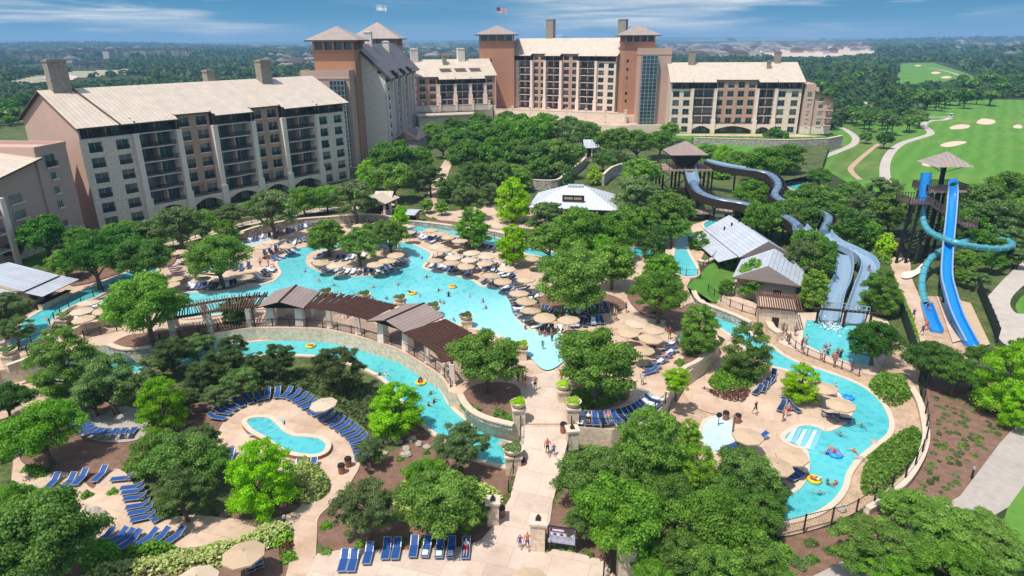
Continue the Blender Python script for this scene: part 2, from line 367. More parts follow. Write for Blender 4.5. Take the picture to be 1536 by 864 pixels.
def glass(name, c, rough=.08):
    m, nt, b = nodes(name); p = pos(nt); n = noise(nt, p, .45, 3)
    oi = nt.nodes.new('ShaderNodeObjectInfo'); cc = mixc(nt, ramp(nt, oi.outputs['Random'], [(.55, (0,0,0)), (.62, (.35,.35,.35)), (.86, (.35,.35,.35)), (.9, (.9,.9,.9))]), ramp(nt, n, [(.35, tuple(x*.35 for x in c)), (.65, c)]), (.30,.30,.27)); nt.links.new(cc, b.inputs['Base Color']); b.inputs['Roughness'].default_value = rough
    b.inputs['Specular IOR Level'].default_value = .9; MATS[name] = m; return m
M_glass = glass('teal_window_glass', (.045,.12,.13))
M_glassdark = glass('dark_glass', (.03,.045,.05))
def water(name, deep, shallow, grad=None):
    m, nt, b = nodes(name); p = pos(nt)
    n = noise(nt, p, .09, 4); base = ramp(nt, n, [(.36, tuple(d*.82 for d in deep)), (.66, tuple(d*.75+s*.25 for d, s in zip(deep, shallow)))])
    if grad:    # paler towards the walk-in end, where the pool floor rises: (x,y) of the end, inner and outer radius
        (gx, gy), r0, r1 = grad
        vm = N(nt, 'ShaderNodeVectorMath', _operation='DISTANCE'); nt.links.new(p, vm.inputs[0]); vm.inputs[1].default_value = (gx, gy, ZU)
        mr = N(nt, 'ShaderNodeMapRange', From_Min=r0, From_Max=r1, To_Min=1, To_Max=0, _interpolation_type='SMOOTHSTEP'); nt.links.new(vm.outputs['Value'], mr.inputs['Value'])
        base = mixc(nt, mr.outputs['Result'], base, shallow)
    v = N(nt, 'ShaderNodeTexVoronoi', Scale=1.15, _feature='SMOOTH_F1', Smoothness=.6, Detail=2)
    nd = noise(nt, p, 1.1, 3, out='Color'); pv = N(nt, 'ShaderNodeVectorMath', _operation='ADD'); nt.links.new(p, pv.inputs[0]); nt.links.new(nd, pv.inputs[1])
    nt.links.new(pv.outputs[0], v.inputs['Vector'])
    base = mixc(nt, ramp(nt, v.outputs['Distance'], [(.35, (0,0,0)), (.85, (.30,.30,.30))]), base, tuple(min(1, s*1.08) for s in shallow))  # pale cells: caustic-like light ripples painted into the water colour
    nt.links.new(base, b.inputs['Base Color'])
    b.inputs['Roughness'].default_value = .12; b.inputs['IOR'].default_value = 1.33
    bump(nt, b, noise(nt, p, 2.4, 3), .35, .12); MATS[name] = m; return m
gp = G(835, 545, ZU)
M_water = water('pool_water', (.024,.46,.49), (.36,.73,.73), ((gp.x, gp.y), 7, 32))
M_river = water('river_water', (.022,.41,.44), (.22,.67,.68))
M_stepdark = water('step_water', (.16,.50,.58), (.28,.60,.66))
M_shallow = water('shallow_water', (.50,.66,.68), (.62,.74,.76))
L_dark = leafmat('leaf_dark_oak', (.042,.108,.020), (.098,.225,.038), (.21,.38,.076), .42)
L_oak = leafmat('leaf_oak', (.064,.138,.026), (.155,.295,.052), (.31,.48,.105), .44)
L_mid = leafmat('leaf_mid_green', (.080,.172,.024), (.19,.355,.048), (.39,.58,.11), .46)
L_bright = leafmat('leaf_bright_green', (.14,.28,.014), (.29,.52,.034), (.48,.70,.09), .40)
L_lime = leafmat('leaf_yellow_green', (.22,.36,.012), (.43,.66,.030), (.68,.86,.09), .45)
L_olive = leafmat('leaf_olive', (.055,.092,.028), (.13,.19,.058), (.26,.34,.12), .40)
L_grey = leafmat('leaf_grey_green', (.080,.135,.045), (.18,.27,.09), (.34,.44,.18), .40)
L_pale = leafmat('leaf_variegated', (.28,.36,.09), (.52,.60,.19), (.72,.75,.34), .3)
L_red = leafmat('leaf_dark_red', (.08,.04,.03), (.18,.07,.05), (.30,.12,.09), .3)
# ------------------------------------------------------------------ foliage
def leaf_mesh(name, C, Nn, size, tint, mat, rng, jit=.9):
    """rhombic leaf clumps at C (n,3) with facing Nn, as one mesh with a per-face tint"""
    n = len(C); rnd = rng.normal(size=(n,3)); nn = Nn + rnd*jit*.6; nn /= np.linalg.norm(nn, axis=1, keepdims=True)
    a = np.cross(nn, rng.normal(size=(n,3))); a /= np.linalg.norm(a, axis=1, keepdims=True); b = np.cross(nn, a)
    s = size*(.6+.8*rng.random((n,1))); asp = .55+.4*rng.random((n,1))
    V = np.stack([C - a*s, C - b*s*asp + nn*s*.15, C + a*s, C + b*s*asp + nn*s*.15], 1).reshape(-1,3)
    me = bpy.data.meshes.new(name); me.vertices.add(4*n); me.vertices.foreach_set('co', V.astype(np.float32).ravel())
    me.loops.add(4*n); me.loops.foreach_set('vertex_index', np.arange(4*n, dtype=np.int32))
    me.polygons.add(n); me.polygons.foreach_set('loop_start', np.arange(0,4*n,4,dtype=np.int32))
    me.update(calc_edges=True)
    at = me.attributes.new('tint', 'FLOAT', 'FACE'); at.data.foreach_set('value', np.clip(tint,0,1).astype(np.float32))
    me.materials.append(mat); return me
def crown_data(form, seed, n):
    rng = np.random.default_rng(seed)
    P = []
    def puff(c, r, k=1.0): P.append((np.array(c, float), r, k))
    if form == 'oak':
        ph = rng.random(3)*6.28
        for i in range(88):
            g = rng.random()*6.283; h = rng.uniform(-.45, .97); rr = math.sqrt(max(0, 1-h*h))*rng.uniform(.42,.88)*(1+.16*math.sin(2*g+ph[0])+.12*math.sin(3*g+ph[1]))
            puff((rr*math.cos(g)*1.05, rr*math.sin(g)*1.05, h*.70*(1+.15*math.sin(3*g+ph[2]))), rng.uniform(.11,.21))
        for i in range(8): puff(rng.normal(size=3)*.22, .30, .35)
    elif form == 'cone':     # bald cypress: tiers of flat sprays that narrow to the top
        for i in range(120):
            h = rng.uniform(-.95, 1.0); rad = max(.05,1-((h+.35)/1.42)**2)**.5*.84; g = rng.random()*6.283; q = rng.uniform(.15,1)**.5*rad
            puff((q*math.cos(g), q*math.sin(g), h*.95), rng.uniform(.11,.22)*(1.15-.45*(h+.9)/2))
    elif form == 'wispy':    # open crown, gaps between small clumps
        for i in range(80):
            g = rng.random()*6.283; h = rng.uniform(-.6,1); rr = math.sqrt(max(0,1-h*h*.9))*rng.uniform(.25,.92)
            puff((rr*math.cos(g), rr*math.sin(g), h*.70), rng.uniform(.09,.18))
    elif form == 'round':
        ph = rng.random(3)*6.28
        for i in range(84):
            g = rng.random()*6.283; h = rng.uniform(-.75,.98); rr = math.sqrt(max(0,1-h*h))*rng.uniform(.45,.86)*(1+.14*math.sin(2*g+ph[0])+.1*math.sin(3*g+ph[1]))
            puff((rr*math.cos(g), rr*math.sin(g), h*.84), rng.uniform(.12,.22))
        for i in range(6): puff(rng.normal(size=3)*.22, .32, .35)
    elif form == 'broad':    # mesquite: wide flat umbrella
        for i in range(95):
            g = rng.random()*6.283; q = rng.random()**.5*.98
            puff((q*math.cos(g), q*math.sin(g), .55*(1-q*q)+rng.uniform(-.35,.14)), rng.uniform(.08,.17))
    W = np.array([p[1]**2*p[2] for p in P]); W /= W.sum(); idx = rng.choice(len(P), n, p=W)
    C0 = np.array([p[0] for p in P])[idx]; Rr = np.array([p[1] for p in P])[idx][:,None]*1.12
    d = rng.normal(size=(n,3)); d /= np.linalg.norm(d,axis=1,keepdims=True); d[:,2] = np.where((d[:,2]<-.2)&(rng.random(n)<.7), -d[:,2], d[:,2])
    rad = (.40+.72*rng.random((n,1))**.75); lump = 1+.28*np.sin(d[:,:1]*7+C0[:,:1]*9)*np.cos(d[:,1:2]*6+C0[:,2:]*8)
    flat = np.array([1,1,.65]) if form in ('cone','wispy','broad') else np.array([1,1,.8])
    C = C0 + d*flat*Rr*rad*lump
    pt = rng.random(len(P))[idx]; tint = .22+.42*pt+.55*(rng.random(n)-.4)
    return P, C, d, tint, rng
CR = {}
def crown(form, lod, mat, var):
    n, s = {'near': (36000,.025), 'mid': (12500,.042), 'far': (2400,.10), 'tiny': (420,.22)}[lod]
    if form in ('wispy','broad'): n = int(n*1.05); s *= .80
    if form == 'cone': s *= .9
    key = (form, lod, mat.name, var)
    if key not in CR:
        P, C, d, t, rng = crown_data(form, hash((form, var)) % 1 + var*17 + len(form)*101, n)
        CR[key] = leaf_mesh('crown', C, d, s, t, mat, rng)
    return CR[key]
TR = {}
def trunk_mesh(form, var, lod):
    key = (form, var, lod)
    if key in TR: return TR[key]
    P, _, _, _, rng = crown_data(form, var*17 + len(form)*101, 10)
    m = MB(); n = 7 if lod == 'near' else 5
    k = 1 if form == 'cone' else rng.integers(1,3)
    top = 1.5 if form == 'cone' else .75
    lean = rng.normal(size=2)*.05
    m.tube([(0,0,-.08),(lean[0]*.5,lean[1]*.5,.35),(lean[0],lean[1],top)], [.085,.060,.02 if form=='cone' else .04], n)
    L = [p for p in P if p[1] > .12]; rng.shuffle(L)
    for c, r, _ in L[: (16 if lod == 'near' else 8)]:
        z = 1 + c[2]*(.8 if form != 'cone' else .7); z0 = min(max(.42, z-.55), top*.95)
        mid = (c[0]*.45+lean[0], c[1]*.45+lean[1], (z0+z)/2+.02)
        m.tube([(lean[0]*.6,lean[1]*.6,z0), mid, (c[0]*.95,c[1]*.95,z)], [.035,.022,.008], max(4, n-2), caps=False)
    me = bpy.data.meshes.new('trunk'); me.from_pydata(m.v, [], m.f); me.materials.append(M_bark); me.update(); TR[key] = me; return me
KIND = {  # kind: form, leaf material, height ratio, word singular, word plural, category
 'D': ('oak', L_dark, .80, 'dark green oak', 'dark green oaks'), 'O': ('oak', L_oak, .78, 'deep green oak', 'deep green oaks'),
 'M': ('round', L_mid, .85, 'round green tree', 'round green trees'), 'B': ('cone', L_bright, 1.15, 'bright green cypress', 'bright green cypresses'),
 'Y': ('cone', L_lime, 1.0, 'yellow green tree', 'yellow green trees'), 'V': ('wispy', L_olive, .9, 'dark olive tree', 'dark olive trees'),
 'W': ('wispy', L_grey, .8, 'grey green tree', 'grey green trees'), 'Q': ('broad', L_mid, .55, 'wide flat mesquite tree', 'wide flat mesquite trees'),
 'C': ('cone', L_mid, 1.05, 'feathery green cypress', 'feathery green cypresses'), 'R': ('oak', L_mid, .85, 'leafy spreading tree', 'leafy spreading trees'),
 'K': ('cone', L_dark, 1.5, 'dark narrow juniper', 'dark narrow junipers'), 'S': ('wispy', L_lime, 1.0, 'pale willow', 'pale willows')}
NTREE = [0]
def tree(px, py, wpx, kind, loc, z0=ZU, hr=None):
    """px,py: middle of the crown in the photograph; wpx: crown width; the tree stands on level z0"""
    if hr is None and kind in 'OR' and random.random() < .42: kind = random.choice('OWMRMW')
    form, mat, ratio, si, pl = KIND[kind]; ratio = hr or ratio
    hc = 3.0
    for _ in range(6):
        p = G(px, py, z0 + hc); r = wpx/2*DEP(p)/F; rz = r*ratio; hc = rz*.92 + max(.5, r*.28)
    p = G(px, py, z0 + hc); D = DEP(p)
    place_tree((p.x, p.y, z0), r, rz, hc, kind, loc, 'near' if D < 95 or wpx > 95 else 'mid' if wpx > 34 else 'far')
def place_tree(P, r, rz, hc, kind, loc, lod):
    form, mat, ratio, si, pl = KIND[kind]; NTREE[0] += 1
    var = random.randrange(3)
    t = empty('tree', P, random.random()*6.28)
    c = bpy.data.objects.new('crown', crown(form, lod, mat, var)); COL.objects.link(c); c.parent = t
    c.location = (0,0,hc); c.scale = (r*random.uniform(.90,1.02), r*random.uniform(.90,1.02), rz*.98)
    k = bpy.data.objects.new('trunk', trunk_mesh(form, var, 'near' if lod == 'near' else 'mid')); COL.objects.link(k); k.parent = t
    k.scale = (r, r, hc)
    later(t, si, pl, loc, 'tree')
    return t
SH = {}
def shrub_mesh(mat, var, n=500, s=.13, tall=.8):
    key = (mat.name, var, n)
    if key not in SH:
        rng = np.random.default_rng(var+5); d = rng.normal(size=(n,3)); d /= np.linalg.norm(d,axis=1,keepdims=True); d[:,2] = abs(d[:,2])
        C = d*np.array([1,1,tall])*(.45+.55*rng.random((n,1))**.5)*(1+.2*np.sin(d[:,:1]*5+var)); SH[key] = leaf_mesh('foliage', C, d, s, .3+.5*rng.random(n), mat, rng)
    return SH[key]
def shrub(p, r, mat, si, pl, loc, cat='shrub', n=400, s=.15):
    o = bpy.data.objects.new('shrub', shrub_mesh(mat, random.randrange(3), n, s)); COL.objects.link(o)
    o.location = p; o.scale = (r, r, r*random.uniform(.8,1.1)); o.rotation_euler = (0,0,random.random()*6.28); later(o, si, pl, loc, cat); return o
def inside(poly, x, y):
    c = False; j = len(poly)-1
    for i in range(len(poly)):
        xi, yi = poly[i][0], poly[i][1]; xj, yj = poly[j][0], poly[j][1]
        if (yi > y) != (yj > y) and x < (xj-xi)*(y-yi)/(yj-yi)+xi: c = not c
        j = i
    return c
def scatter(poly, n, rng, avoid=()):
    xs = [p[0] for p in poly]; ys = [p[1] for p in poly]; out = []
    k = 0
    while len(out) < n and k < n*30:
        k += 1; x = rng.uniform(min(xs), max(xs)); y = rng.uniform(min(ys), max(ys))
        if inside(poly, x, y) and not any(inside(a, x, y) for a in avoid): out.append((x, y))
    return out
def leafbed(name, poly, z0, h, dens, size, mat, seed=1, edge=.5, lumps=.25):
    """a planted mass of leaves over a ground polygon (hedge, ground cover)"""
    rng = np.random.default_rng(seed); A = abs(sum(poly[i][0]*poly[(i+1)%len(poly)][1]-poly[(i+1)%len(poly)][0]*poly[i][1] for i in range(len(poly))))/2
    dens *= 3.4; size *= .88; pts = np.array(scatter(poly, int(A*dens), random.Random(seed))); n = len(pts)
    lump = 1+lumps*np.sin(pts[:,0]*2.1+seed)*np.cos(pts[:,1]*1.7)
    PL = np.array([(p[0],p[1]) for p in poly]); E = np.roll(PL,-1,0)-PL
    dist = np.full(n, 1e9)
    for a, e in zip(PL, E):
        t = np.clip(((pts-a)@e)/max(e@e,1e-9),0,1); dist = np.minimum(dist, np.linalg.norm(pts-a-t[:,None]*e,axis=1))
    f = np.clip(dist/edge,0,1)**.5
    z = z0 + h*lump*f*(1-.55*rng.random(n)**2.2); z[rng.random(n)<.25*(f<1)] *= 1
    side = (f < .99)&(rng.random(n)<.6); z[side] = z0+(z[side]-z0)*rng.random(side.sum())
    C = np.stack([pts[:,0],pts[:,1],z],1); d = np.tile([0,0,1.],(n,1))
    me = leaf_mesh(name, C, d, size, .25+.5*rng.random(n)*lump, mat, rng, 1.1)
    o = bpy.data.objects.new(name, me); COL.objects.link(o); return o
# ------------------------------------------------------------------ ground, terrace, paths, water
ZI = [0]
def sheet(name, poly, z, mat, kind='structure'):
    ZI[0] += .0016; z += ZI[0]
    m = MB(); m.sheet([(p[0],p[1]) for p in poly], z); return tag(m.build(name, mat), kind=kind)
def hills(x, y):
    d = math.hypot(x, y)
    k = min(1, max(0, (d-2200)/2500))
    return k*(16*math.sin(x/900+1.3)*math.cos(y/1300+.4)+9*math.sin(x/410+y/530)) + max(0, d-3500)*.0045*(1+.35*math.sin(x/1700+.5))
# terrain: one sheet, finer near the resort
def coords():
    a = [0]; s = 30
    while a[-1] < 12500: a.append(a[-1]+s); s *= 1.13
    return a
ax = coords(); xs = sorted([-v for v in ax[1:]]+ax); ys = [-400,-200,-100]+ax
m = MB(); nx = len(xs)
for y in ys:
    for x in xs: m.v.append((x, y, hills(x, y)))
for j in range(len(ys)-1):
    for i in range(nx-1):
        a = j*nx+i; m.f.append((a, a+1, a+1+nx, a+nx)); m.m.append(0)
# woodland floor and scrub colour, with fields far away
mt, nt, b = nodes('terrain'); p = pos(nt)
n1 = noise(nt, p, .012, 7, .65); n2 = noise(nt, p, .25, 6, .6); n3 = noise(nt, p, .0016, 5, .6)
c1 = ramp(nt, n2, [(.3, (.022,.040,.014)), (.55, (.06,.085,.028)), (.75, (.14,.14,.06))])
c2 = ramp(nt, n1, [(.3, (.016,.034,.013)), (.6, (.045,.068,.025)), (.75, (.10,.11,.05))])
col = mixc(nt, .5, c1, c2); col = mixc(nt, ramp(nt, n3, [(.56, (0,0,0)), (.66, (.6,.6,.6))]), col, (.26,.22,.16))
nt.links.new(col, b.inputs['Base Color']); b.inputs['Roughness'].default_value = .95; b.inputs['Specular IOR Level'].default_value = .1
terrain = tag(m.build('terrain', mt, smooth_=True), kind='structure')

EDGE = [(-160,600),(0,556),(20,552),(95,535),(140,520),(165,517),(187,523),(225,521),(290,507),(340,497),(384,492),(434,492),(484,494),(524,502),(559,512),(596,524),(634,547),(659,564),(671,582),(673,588),(690,592),(697,606),(712,619),(735,629),(768,637),(782,640),(855,640),(868,641),(918,645),(963,635),(990,615),(1002,595),(1010,575),(1040,553),(1068,532),(1080,512),(1068,488),(1050,470),(1040,450),(1030,430)]
EW = Gs(EDGE, ZU)
back = [Vector((60,150,ZU)), Vector((62,172,ZU)), Vector((67,195,ZU)), Vector((80,224,ZU)), Vector((99,241,ZU)), Vector((119,260,ZU)), Vector((132,330,ZU)), Vector((60,420,ZU)), Vector((-260,420,ZU)), Vector((-260,100,ZU)), Vector((-160,60,ZU))]
UP = [(p.x,p.y) for p in EW] + [(p.x,p.y) for p in back]
m = MB(); m.prism(UP, -.5, ZU, 1, 0); terr = tag(m.build('pool_terrace', [M_under, M_stonewall]), kind='structure')
m = MB(); Q = [UP[len(EW)-1]]+UP[len(EW):len(EW)+8]      # grassy bank down from the raised ground on the far right
def qn(i):
    t = Vector(Q[min(i+1,len(Q)-1)])-Vector(Q[max(i-1,0)]); t.normalize(); return Vector((t.y,-t.x))
for i in range(len(Q)-1):
    n0, n1 = qn(i), qn(i+1); p0, p1 = Vector(Q[i]), Vector(Q[i+1]); d0, d1 = (4 if i == 0 else 7), 7
    for k in range(4):
        u0, u1 = k/4, (k+1)/4; A_, B_ = p0.lerp(p1,u0), p0.lerp(p1,u1); na, nb = n0.lerp(n1,u0), n0.lerp(n1,u1); dd = d0+(d1-d0)*u1
        for (r0, r1) in ((-.04,.4),(.4,1.0)):
            z0_, z1_ = ZU+.007-(ZU-.0)*max(0,r0)**1.2, ZU+.007-(ZU)*r1**1.2
            m.face([(A_.x+na.x*dd*r0,A_.y+na.y*dd*r0,z0_), (A_.x+na.x*dd*r1,A_.y+na.y*dd*r1,z1_), (B_.x+nb.x*dd*r1,B_.y+nb.y*dd*r1,z1_), (B_.x+nb.x*dd*r0,B_.y+nb.y*dd*r0,z0_)])
tag(m.build('grass_bank', M_lawn), kind='structure')
DECKB = Gs([(1045,400),(1078,340),(1060,330),(1000,350),(930,392),(860,374),(770,345),(690,325),(560,320),(470,325),(370,343),(250,383),(100,420),(0,440),(-160,500)], ZU)
tag(sheet('pool_deck', [(p.x,p.y) for p in EW]+[(p.x,p.y) for p in DECKB], ZU+.012, M_deck), kind='structure')

# decks and paths on the lower level
def lower(name, pts, mat, z=.03, sm=True, zc=0): return sheet(name, smooth(Gs(pts, zc)) if sm else Gs(pts, zc), z+zc, mat)
lawn_far = [(1085,196),(1250,196),(1262,181),(1290,176),(1300,150),(1345,118),(1352,95),(1400,94),(1450,110),(1475,122),(1430,128),(1350,135),(1420,148),(1536,150),(1700,150),(1900,300),(1700,420),(1545,330),(1500,300),(1440,285),(1360,300),(1300,290),(1230,250),(1150,225),(1080,215)]
lower('golf_course_grass', lawn_far, M_lawn, .02, False)
lower('rough_strip_grass', [(1255,185),(1300,192),(1350,207),(1330,232),(1318,262),(1290,270),(1245,250),(1270,222),(1282,208)], M_rough, .05)
for q in ([(1425,191),(1438,187),(1454,188),(1452,192),(1438,194),(1427,194)], [(1465,183),(1474,178),(1490,180),(1493,184),(1484,187),(1468,186)], [(1520,189),(1528,187),(1534,190),(1530,193),(1521,192)],
          [(1410,218),(1424,213),(1442,212),(1450,214),(1434,219),(1420,221)], [(1382,246),(1395,243),(1412,244),(1408,249),(1390,250)], [(1396,109),(1404,107.5),(1411,109),(1403,111.5)], [(1411,116),(1420,114),(1428,116),(1418,118)], [(1372,98),(1378,97.3),(1382,98.5),(1376,99.7)]):
    lower('sand_bunker', q, M_sand, .07)
def road(name, pts, wd, mat, z, zc=0, kerb=False, sm=True):
    P = [G(x, y, zc) for x, y in (smooth(pts, False) if sm else pts)]; m = MB()
    L, Rr = [], []
    for i, p in enumerate(P):
        t = P[min(i+1,len(P)-1)]-P[max(i-1,0)]; t.z = 0; t.normalize(); a = Vector((t.y,-t.x,0)); w_ = wd if not callable(wd) else wd(i/len(P))
        L.append(p-a*w_/2); Rr.append(p+a*w_/2)
    for i in range(len(P)-1):
        m.face([(q.x,q.y,z+zc) for q in (L[i],Rr[i],Rr[i+1],L[i+1])])
    return tag(m.build(name, mat), kind='structure')
road('cart_path', [(1249,187),(1270,196),(1283,207),(1278,218),(1250,230),(1222,242),(1211,254),(1207,268)], 2.6, M_golfpath, .09)
road('cart_path', [(1297,153),(1310,160),(1330,166),(1345,171),(1358,174),(1400,176),(1424,176),(1416,180),(1394,182),(1385,188),(1394,196),(1394,202),(1372,209),(1350,217),(1334,232),(1327,252),(1330,282)], 2.8, M_golfpath, .09)
road('cart_path', [(1393,102),(1412,105),(1430,110),(1446,116),(1462,118)], 2.6, M_golfpath, .09)
road('dirt_edging', [(1318,216),(1300,230),(1282,246),(1276,256),(1290,270)], 1.6, M_tanbank, .08)
lower('driveway', [(1560,372),(1520,405),(1490,436),(1478,455),(1492,485),(1504,515),(1560,530),(1560,475),(1524,470),(1516,450),(1540,425),(1580,400)], M_golfpath, .05)
lower('driveway_lawn', [(1524,456),(1560,430),(1600,480),(1540,478)], M_lawn, .04)
lower('hillside_lawn', [(1500,800),(1545,690),(1640,640),(1700,900),(1480,900)], M_lawn, .03)
lower('hillside_mulch', [(1384,640),(1384,600),(1396,560),(1450,565),(1540,590),(1560,600),(1450,735),(1440,780),(1200,900),(1130,880),(1170,810),(1272,782),(1345,740),(1380,690)], M_mulch, .02, False)
lower('diagonal_walk', [(1560,600),(1600,640),(1512,762),(1464,790),(1320,860),(1235,900),(1190,880),(1260,845),(1440,745),(1500,665)], M_walk, .06, False)
# right-hand island decks round the lower river
lower('river_bank_deck', [(1015,565),(1055,535),(1088,510),(1082,470),(1062,450),(1090,440),(1150,470),(1180,480),(1210,470),(1300,470),(1330,500),(1375,540),(1378,580),(1384,640),(1368,700),(1322,745),(1250,785),(1165,806),(1105,790),(1130,740),(1110,690),(1050,690),(1040,650),(1000,620),(1000,590)], M_tanbank, .05)
lower('island_deck', [(1030,575),(1060,550),(1085,530),(1092,540),(1075,560),(1060,577),(1075,592),(1105,600),(1130,585),(1150,560),(1180,556),(1235,575),(1262,597),(1280,607),(1277,624),(1252,647),(1225,646),(1190,648),(1180,663),(1212,680),(1212,705),(1200,732),(1165,752),(1120,740),(1060,690),(1045,650),(1090,625),(1050,600)], M_deck, .09)
lower('river_path', [(1030,576),(1060,556),(1086,535),(1088,512),(1070,500),(1060,478),(1070,470),(1085,490),(1102,515),(1098,540),(1075,558),(1062,574),(1078,590),(1110,602),(1110,625),(1060,620),(1030,600)], M_deck, .13)
lower('slide_plaza', [(1165,478),(1215,470),(1330,480),(1320,555),(1290,560),(1230,540),(1190,525),(1165,510)], M_plaza, .09)
lower('slide_path', [(1335,388),(1362,388),(1368,420),(1380,445),(1398,470),(1405,500),(1403,540),(1380,545),(1372,500),(1356,460),(1345,425)], M_deck, .13)
lower('splash_pad', [(1385,445),(1440,450),(1478,520),(1470,545),(1400,545),(1385,500)], M_tanbank, .15, False)
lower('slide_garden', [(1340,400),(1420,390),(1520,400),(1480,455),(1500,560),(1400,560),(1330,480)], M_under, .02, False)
lower('hut_path', [(1048,412),(1070,400),(1075,370),(1080,345),(1095,350),(1092,385),(1110,410),(1100,440),(1130,455),(1150,470),(1120,470),(1070,450),(1050,430)], M_deck, .10)
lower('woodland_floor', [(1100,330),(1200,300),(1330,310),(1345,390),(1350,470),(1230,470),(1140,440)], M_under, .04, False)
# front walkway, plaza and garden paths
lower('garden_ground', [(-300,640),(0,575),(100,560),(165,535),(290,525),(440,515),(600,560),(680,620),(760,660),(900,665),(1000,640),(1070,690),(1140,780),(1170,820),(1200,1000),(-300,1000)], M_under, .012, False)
for q in ([(380,725),(470,700),(560,690),(640,660),(760,700),(760,735),(738,790),(712,822),(600,830),(520,830),(478,815),(470,770),(400,790)], [(20,690),(60,640),(130,660),(190,705),(140,735),(60,745),(24,735)], [(800,815),(826,770),(860,720),(900,700),(1000,760),(960,880),(880,842)],
          [(150,800),(180,770),(150,740),(200,800),(330,790),(440,800),(440,870),(100,870)], [(590,650),(640,640),(700,660),(750,690),(720,705),(640,690)], [(380,640),(320,600),(200,640),(170,600),(120,600),(100,640),(180,690),(250,720),(330,700)], [(400,740),(380,720),(340,760),(330,790),(440,780),(490,750),(470,715)]):
    lower('planting_bed', q, M_mulch, .03)
lower('kids_pool_deck', [(325,660),(340,628),(365,610),(400,602),(430,598),(462,604),(505,622),(535,645),(552,668),(545,690),(518,700),(508,712),(503,740),(476,748),(440,715),(390,700),(340,690)], M_deck, .06)
lower('garden_path', [(470,740),(500,735),(505,700),(525,690),(540,700),(512,745),(480,775),(476,800),(474,840),(470,900),(425,900),(440,820),(436,795),(384,800),(350,815),(310,820),(270,826),(200,818),(155,822),(120,790),(110,755),(60,742),(20,735),(20,690),(8,660),(30,640),(40,665),(30,690),(60,710),(110,712),(140,735),(152,712),(182,706),(205,735),(222,775),(262,777),(300,775),(384,782),(440,770)], M_deck, .09, True)
lower('left_path', [(-60,560),(20,548),(48,575),(70,595),(112,590),(118,602),(108,612),(70,612),(40,622),(-20,640),(-60,700),(-60,620),(10,600),(20,590),(10,575)], M_deck, .09)
lower('seating_patio', [(118,612),(150,625),(180,612),(215,618),(228,640),(205,662),(150,664),(112,648),(105,625)], M_walk, .09)
PL = [(476,833),(520,826),(600,828),(700,822),(722,812),(741,790),(766,748),(768,735),(786,690),(838,688),(830,748),(825,785),(806,822),(868,833),(905,843),(925,870),(925,950),(420,950)]
lower('entrance_plaza', PL, M_plaza, .12, False)
# the bridge over the river: from the raised terrace down to the plaza
m = MB(); A1, A2, B1, B2 = G(781,637,ZU), G(857,637,ZU), G(768,738,.14), G(830,750,.14); K1, K2 = G(784,668,1.9), G(850,668,1.9)
m.face([A2+Vector((0,0,.01)), A1+Vector((0,0,.01)), K1, K2], 0); m.face([K2, K1, B1, B2], 0)
for a, b2 in ((A1,K1),(K1,B1),(A2,K2),(K2,B2)): m.face([(a.x,a.y,-.2),(b2.x,b2.y,-.2),(b2.x,b2.y,b2.z),(a.x,a.y,a.z)], 1)
tag(m.build('foot_bridge', [M_plaza, M_stonewall]), kind='structure')
def upper(name, pts, mat, z=.03, sm=True): return sheet(name, smooth(Gs(pts, ZU)) if sm else Gs(pts, ZU), ZU+z, mat)
upper('bridge_walk', [(786,567),(832,556),(838,575),(845,600),(855,637),(783,637),(783,620),(778,600)], M_plaza, .04, False)
upper('hotel_bed', [(-200,400),(0,372),(140,348),(300,318),(470,280),(560,262),(600,285),(530,318),(470,322),(370,338),(240,372),(150,395),(0,420),(-200,470)], M_under, .03, False)
upper('hotel_lawn', [(400,310),(460,292),(520,285),(560,290),(530,304),(470,312),(400,322)], M_lawn, .04)
upper('hotel_lawn', [(0,372),(60,368),(110,385),(60,400),(0,404)], M_lawn, .04)
upper('hotel_walk', [(225,372),(300,352),(370,333),(470,314),(590,305),(592,309),(470,320),(372,339),(302,358),(228,378)], M_plaza, .06, False)
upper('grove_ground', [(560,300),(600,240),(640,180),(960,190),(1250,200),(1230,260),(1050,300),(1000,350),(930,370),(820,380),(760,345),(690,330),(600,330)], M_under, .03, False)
sheet('tree_lawn', [(p.x,p.y) for p in Gs([(1100,262),(1055,245),(1030,218),(1100,214)],ZU)]+[(116,262),(118.6,260),(98.8,241),(79.8,224),(66.8,195)], ZU+.05, M_lawn)
for q in ([(655,262),(668,240),(676,232),(682,236),(674,256),(668,275),(655,300),(672,318),(720,310),(760,308),(800,330),(760,345),(690,335),(640,325),(640,300)], [(740,308),(800,312),(930,310),(930,330),(820,345),(760,335)]):
    upper('garden_walk', q, M_deck, .06)
for q in ([(860,590),(848,575),(880,572),(925,577),(945,590),(935,605),(900,618),(870,625),(855,612)], [(694,592),(716,578),(755,575),(779,585),(782,632),(735,626),(703,610)], [(795,458),(830,440),(900,440),(938,455),(925,468),(860,472),(820,470)],
          [(1000,480),(1040,455),(1060,495),(1075,515),(1050,540),(1015,550),(1040,520),(1010,500)], [(940,440),(970,420),(1010,430),(1020,460),(1000,480),(960,470)], [(167,519),(190,505),(225,500),(285,490),(340,485),(384,488),(290,505),(225,519),(187,521)],
          [(560,330),(640,330),(720,338),(700,346),(600,345),(560,345)], [(140,460),(150,450),(90,500),(80,498),(88,470)], [(500,385),(520,375),(560,378),(575,390),(540,395),(505,394)], [(90,400),(200,380),(260,380),(255,400),(200,405),(110,430)]):
    upper('planting_bed', q, M_mulch, .07)

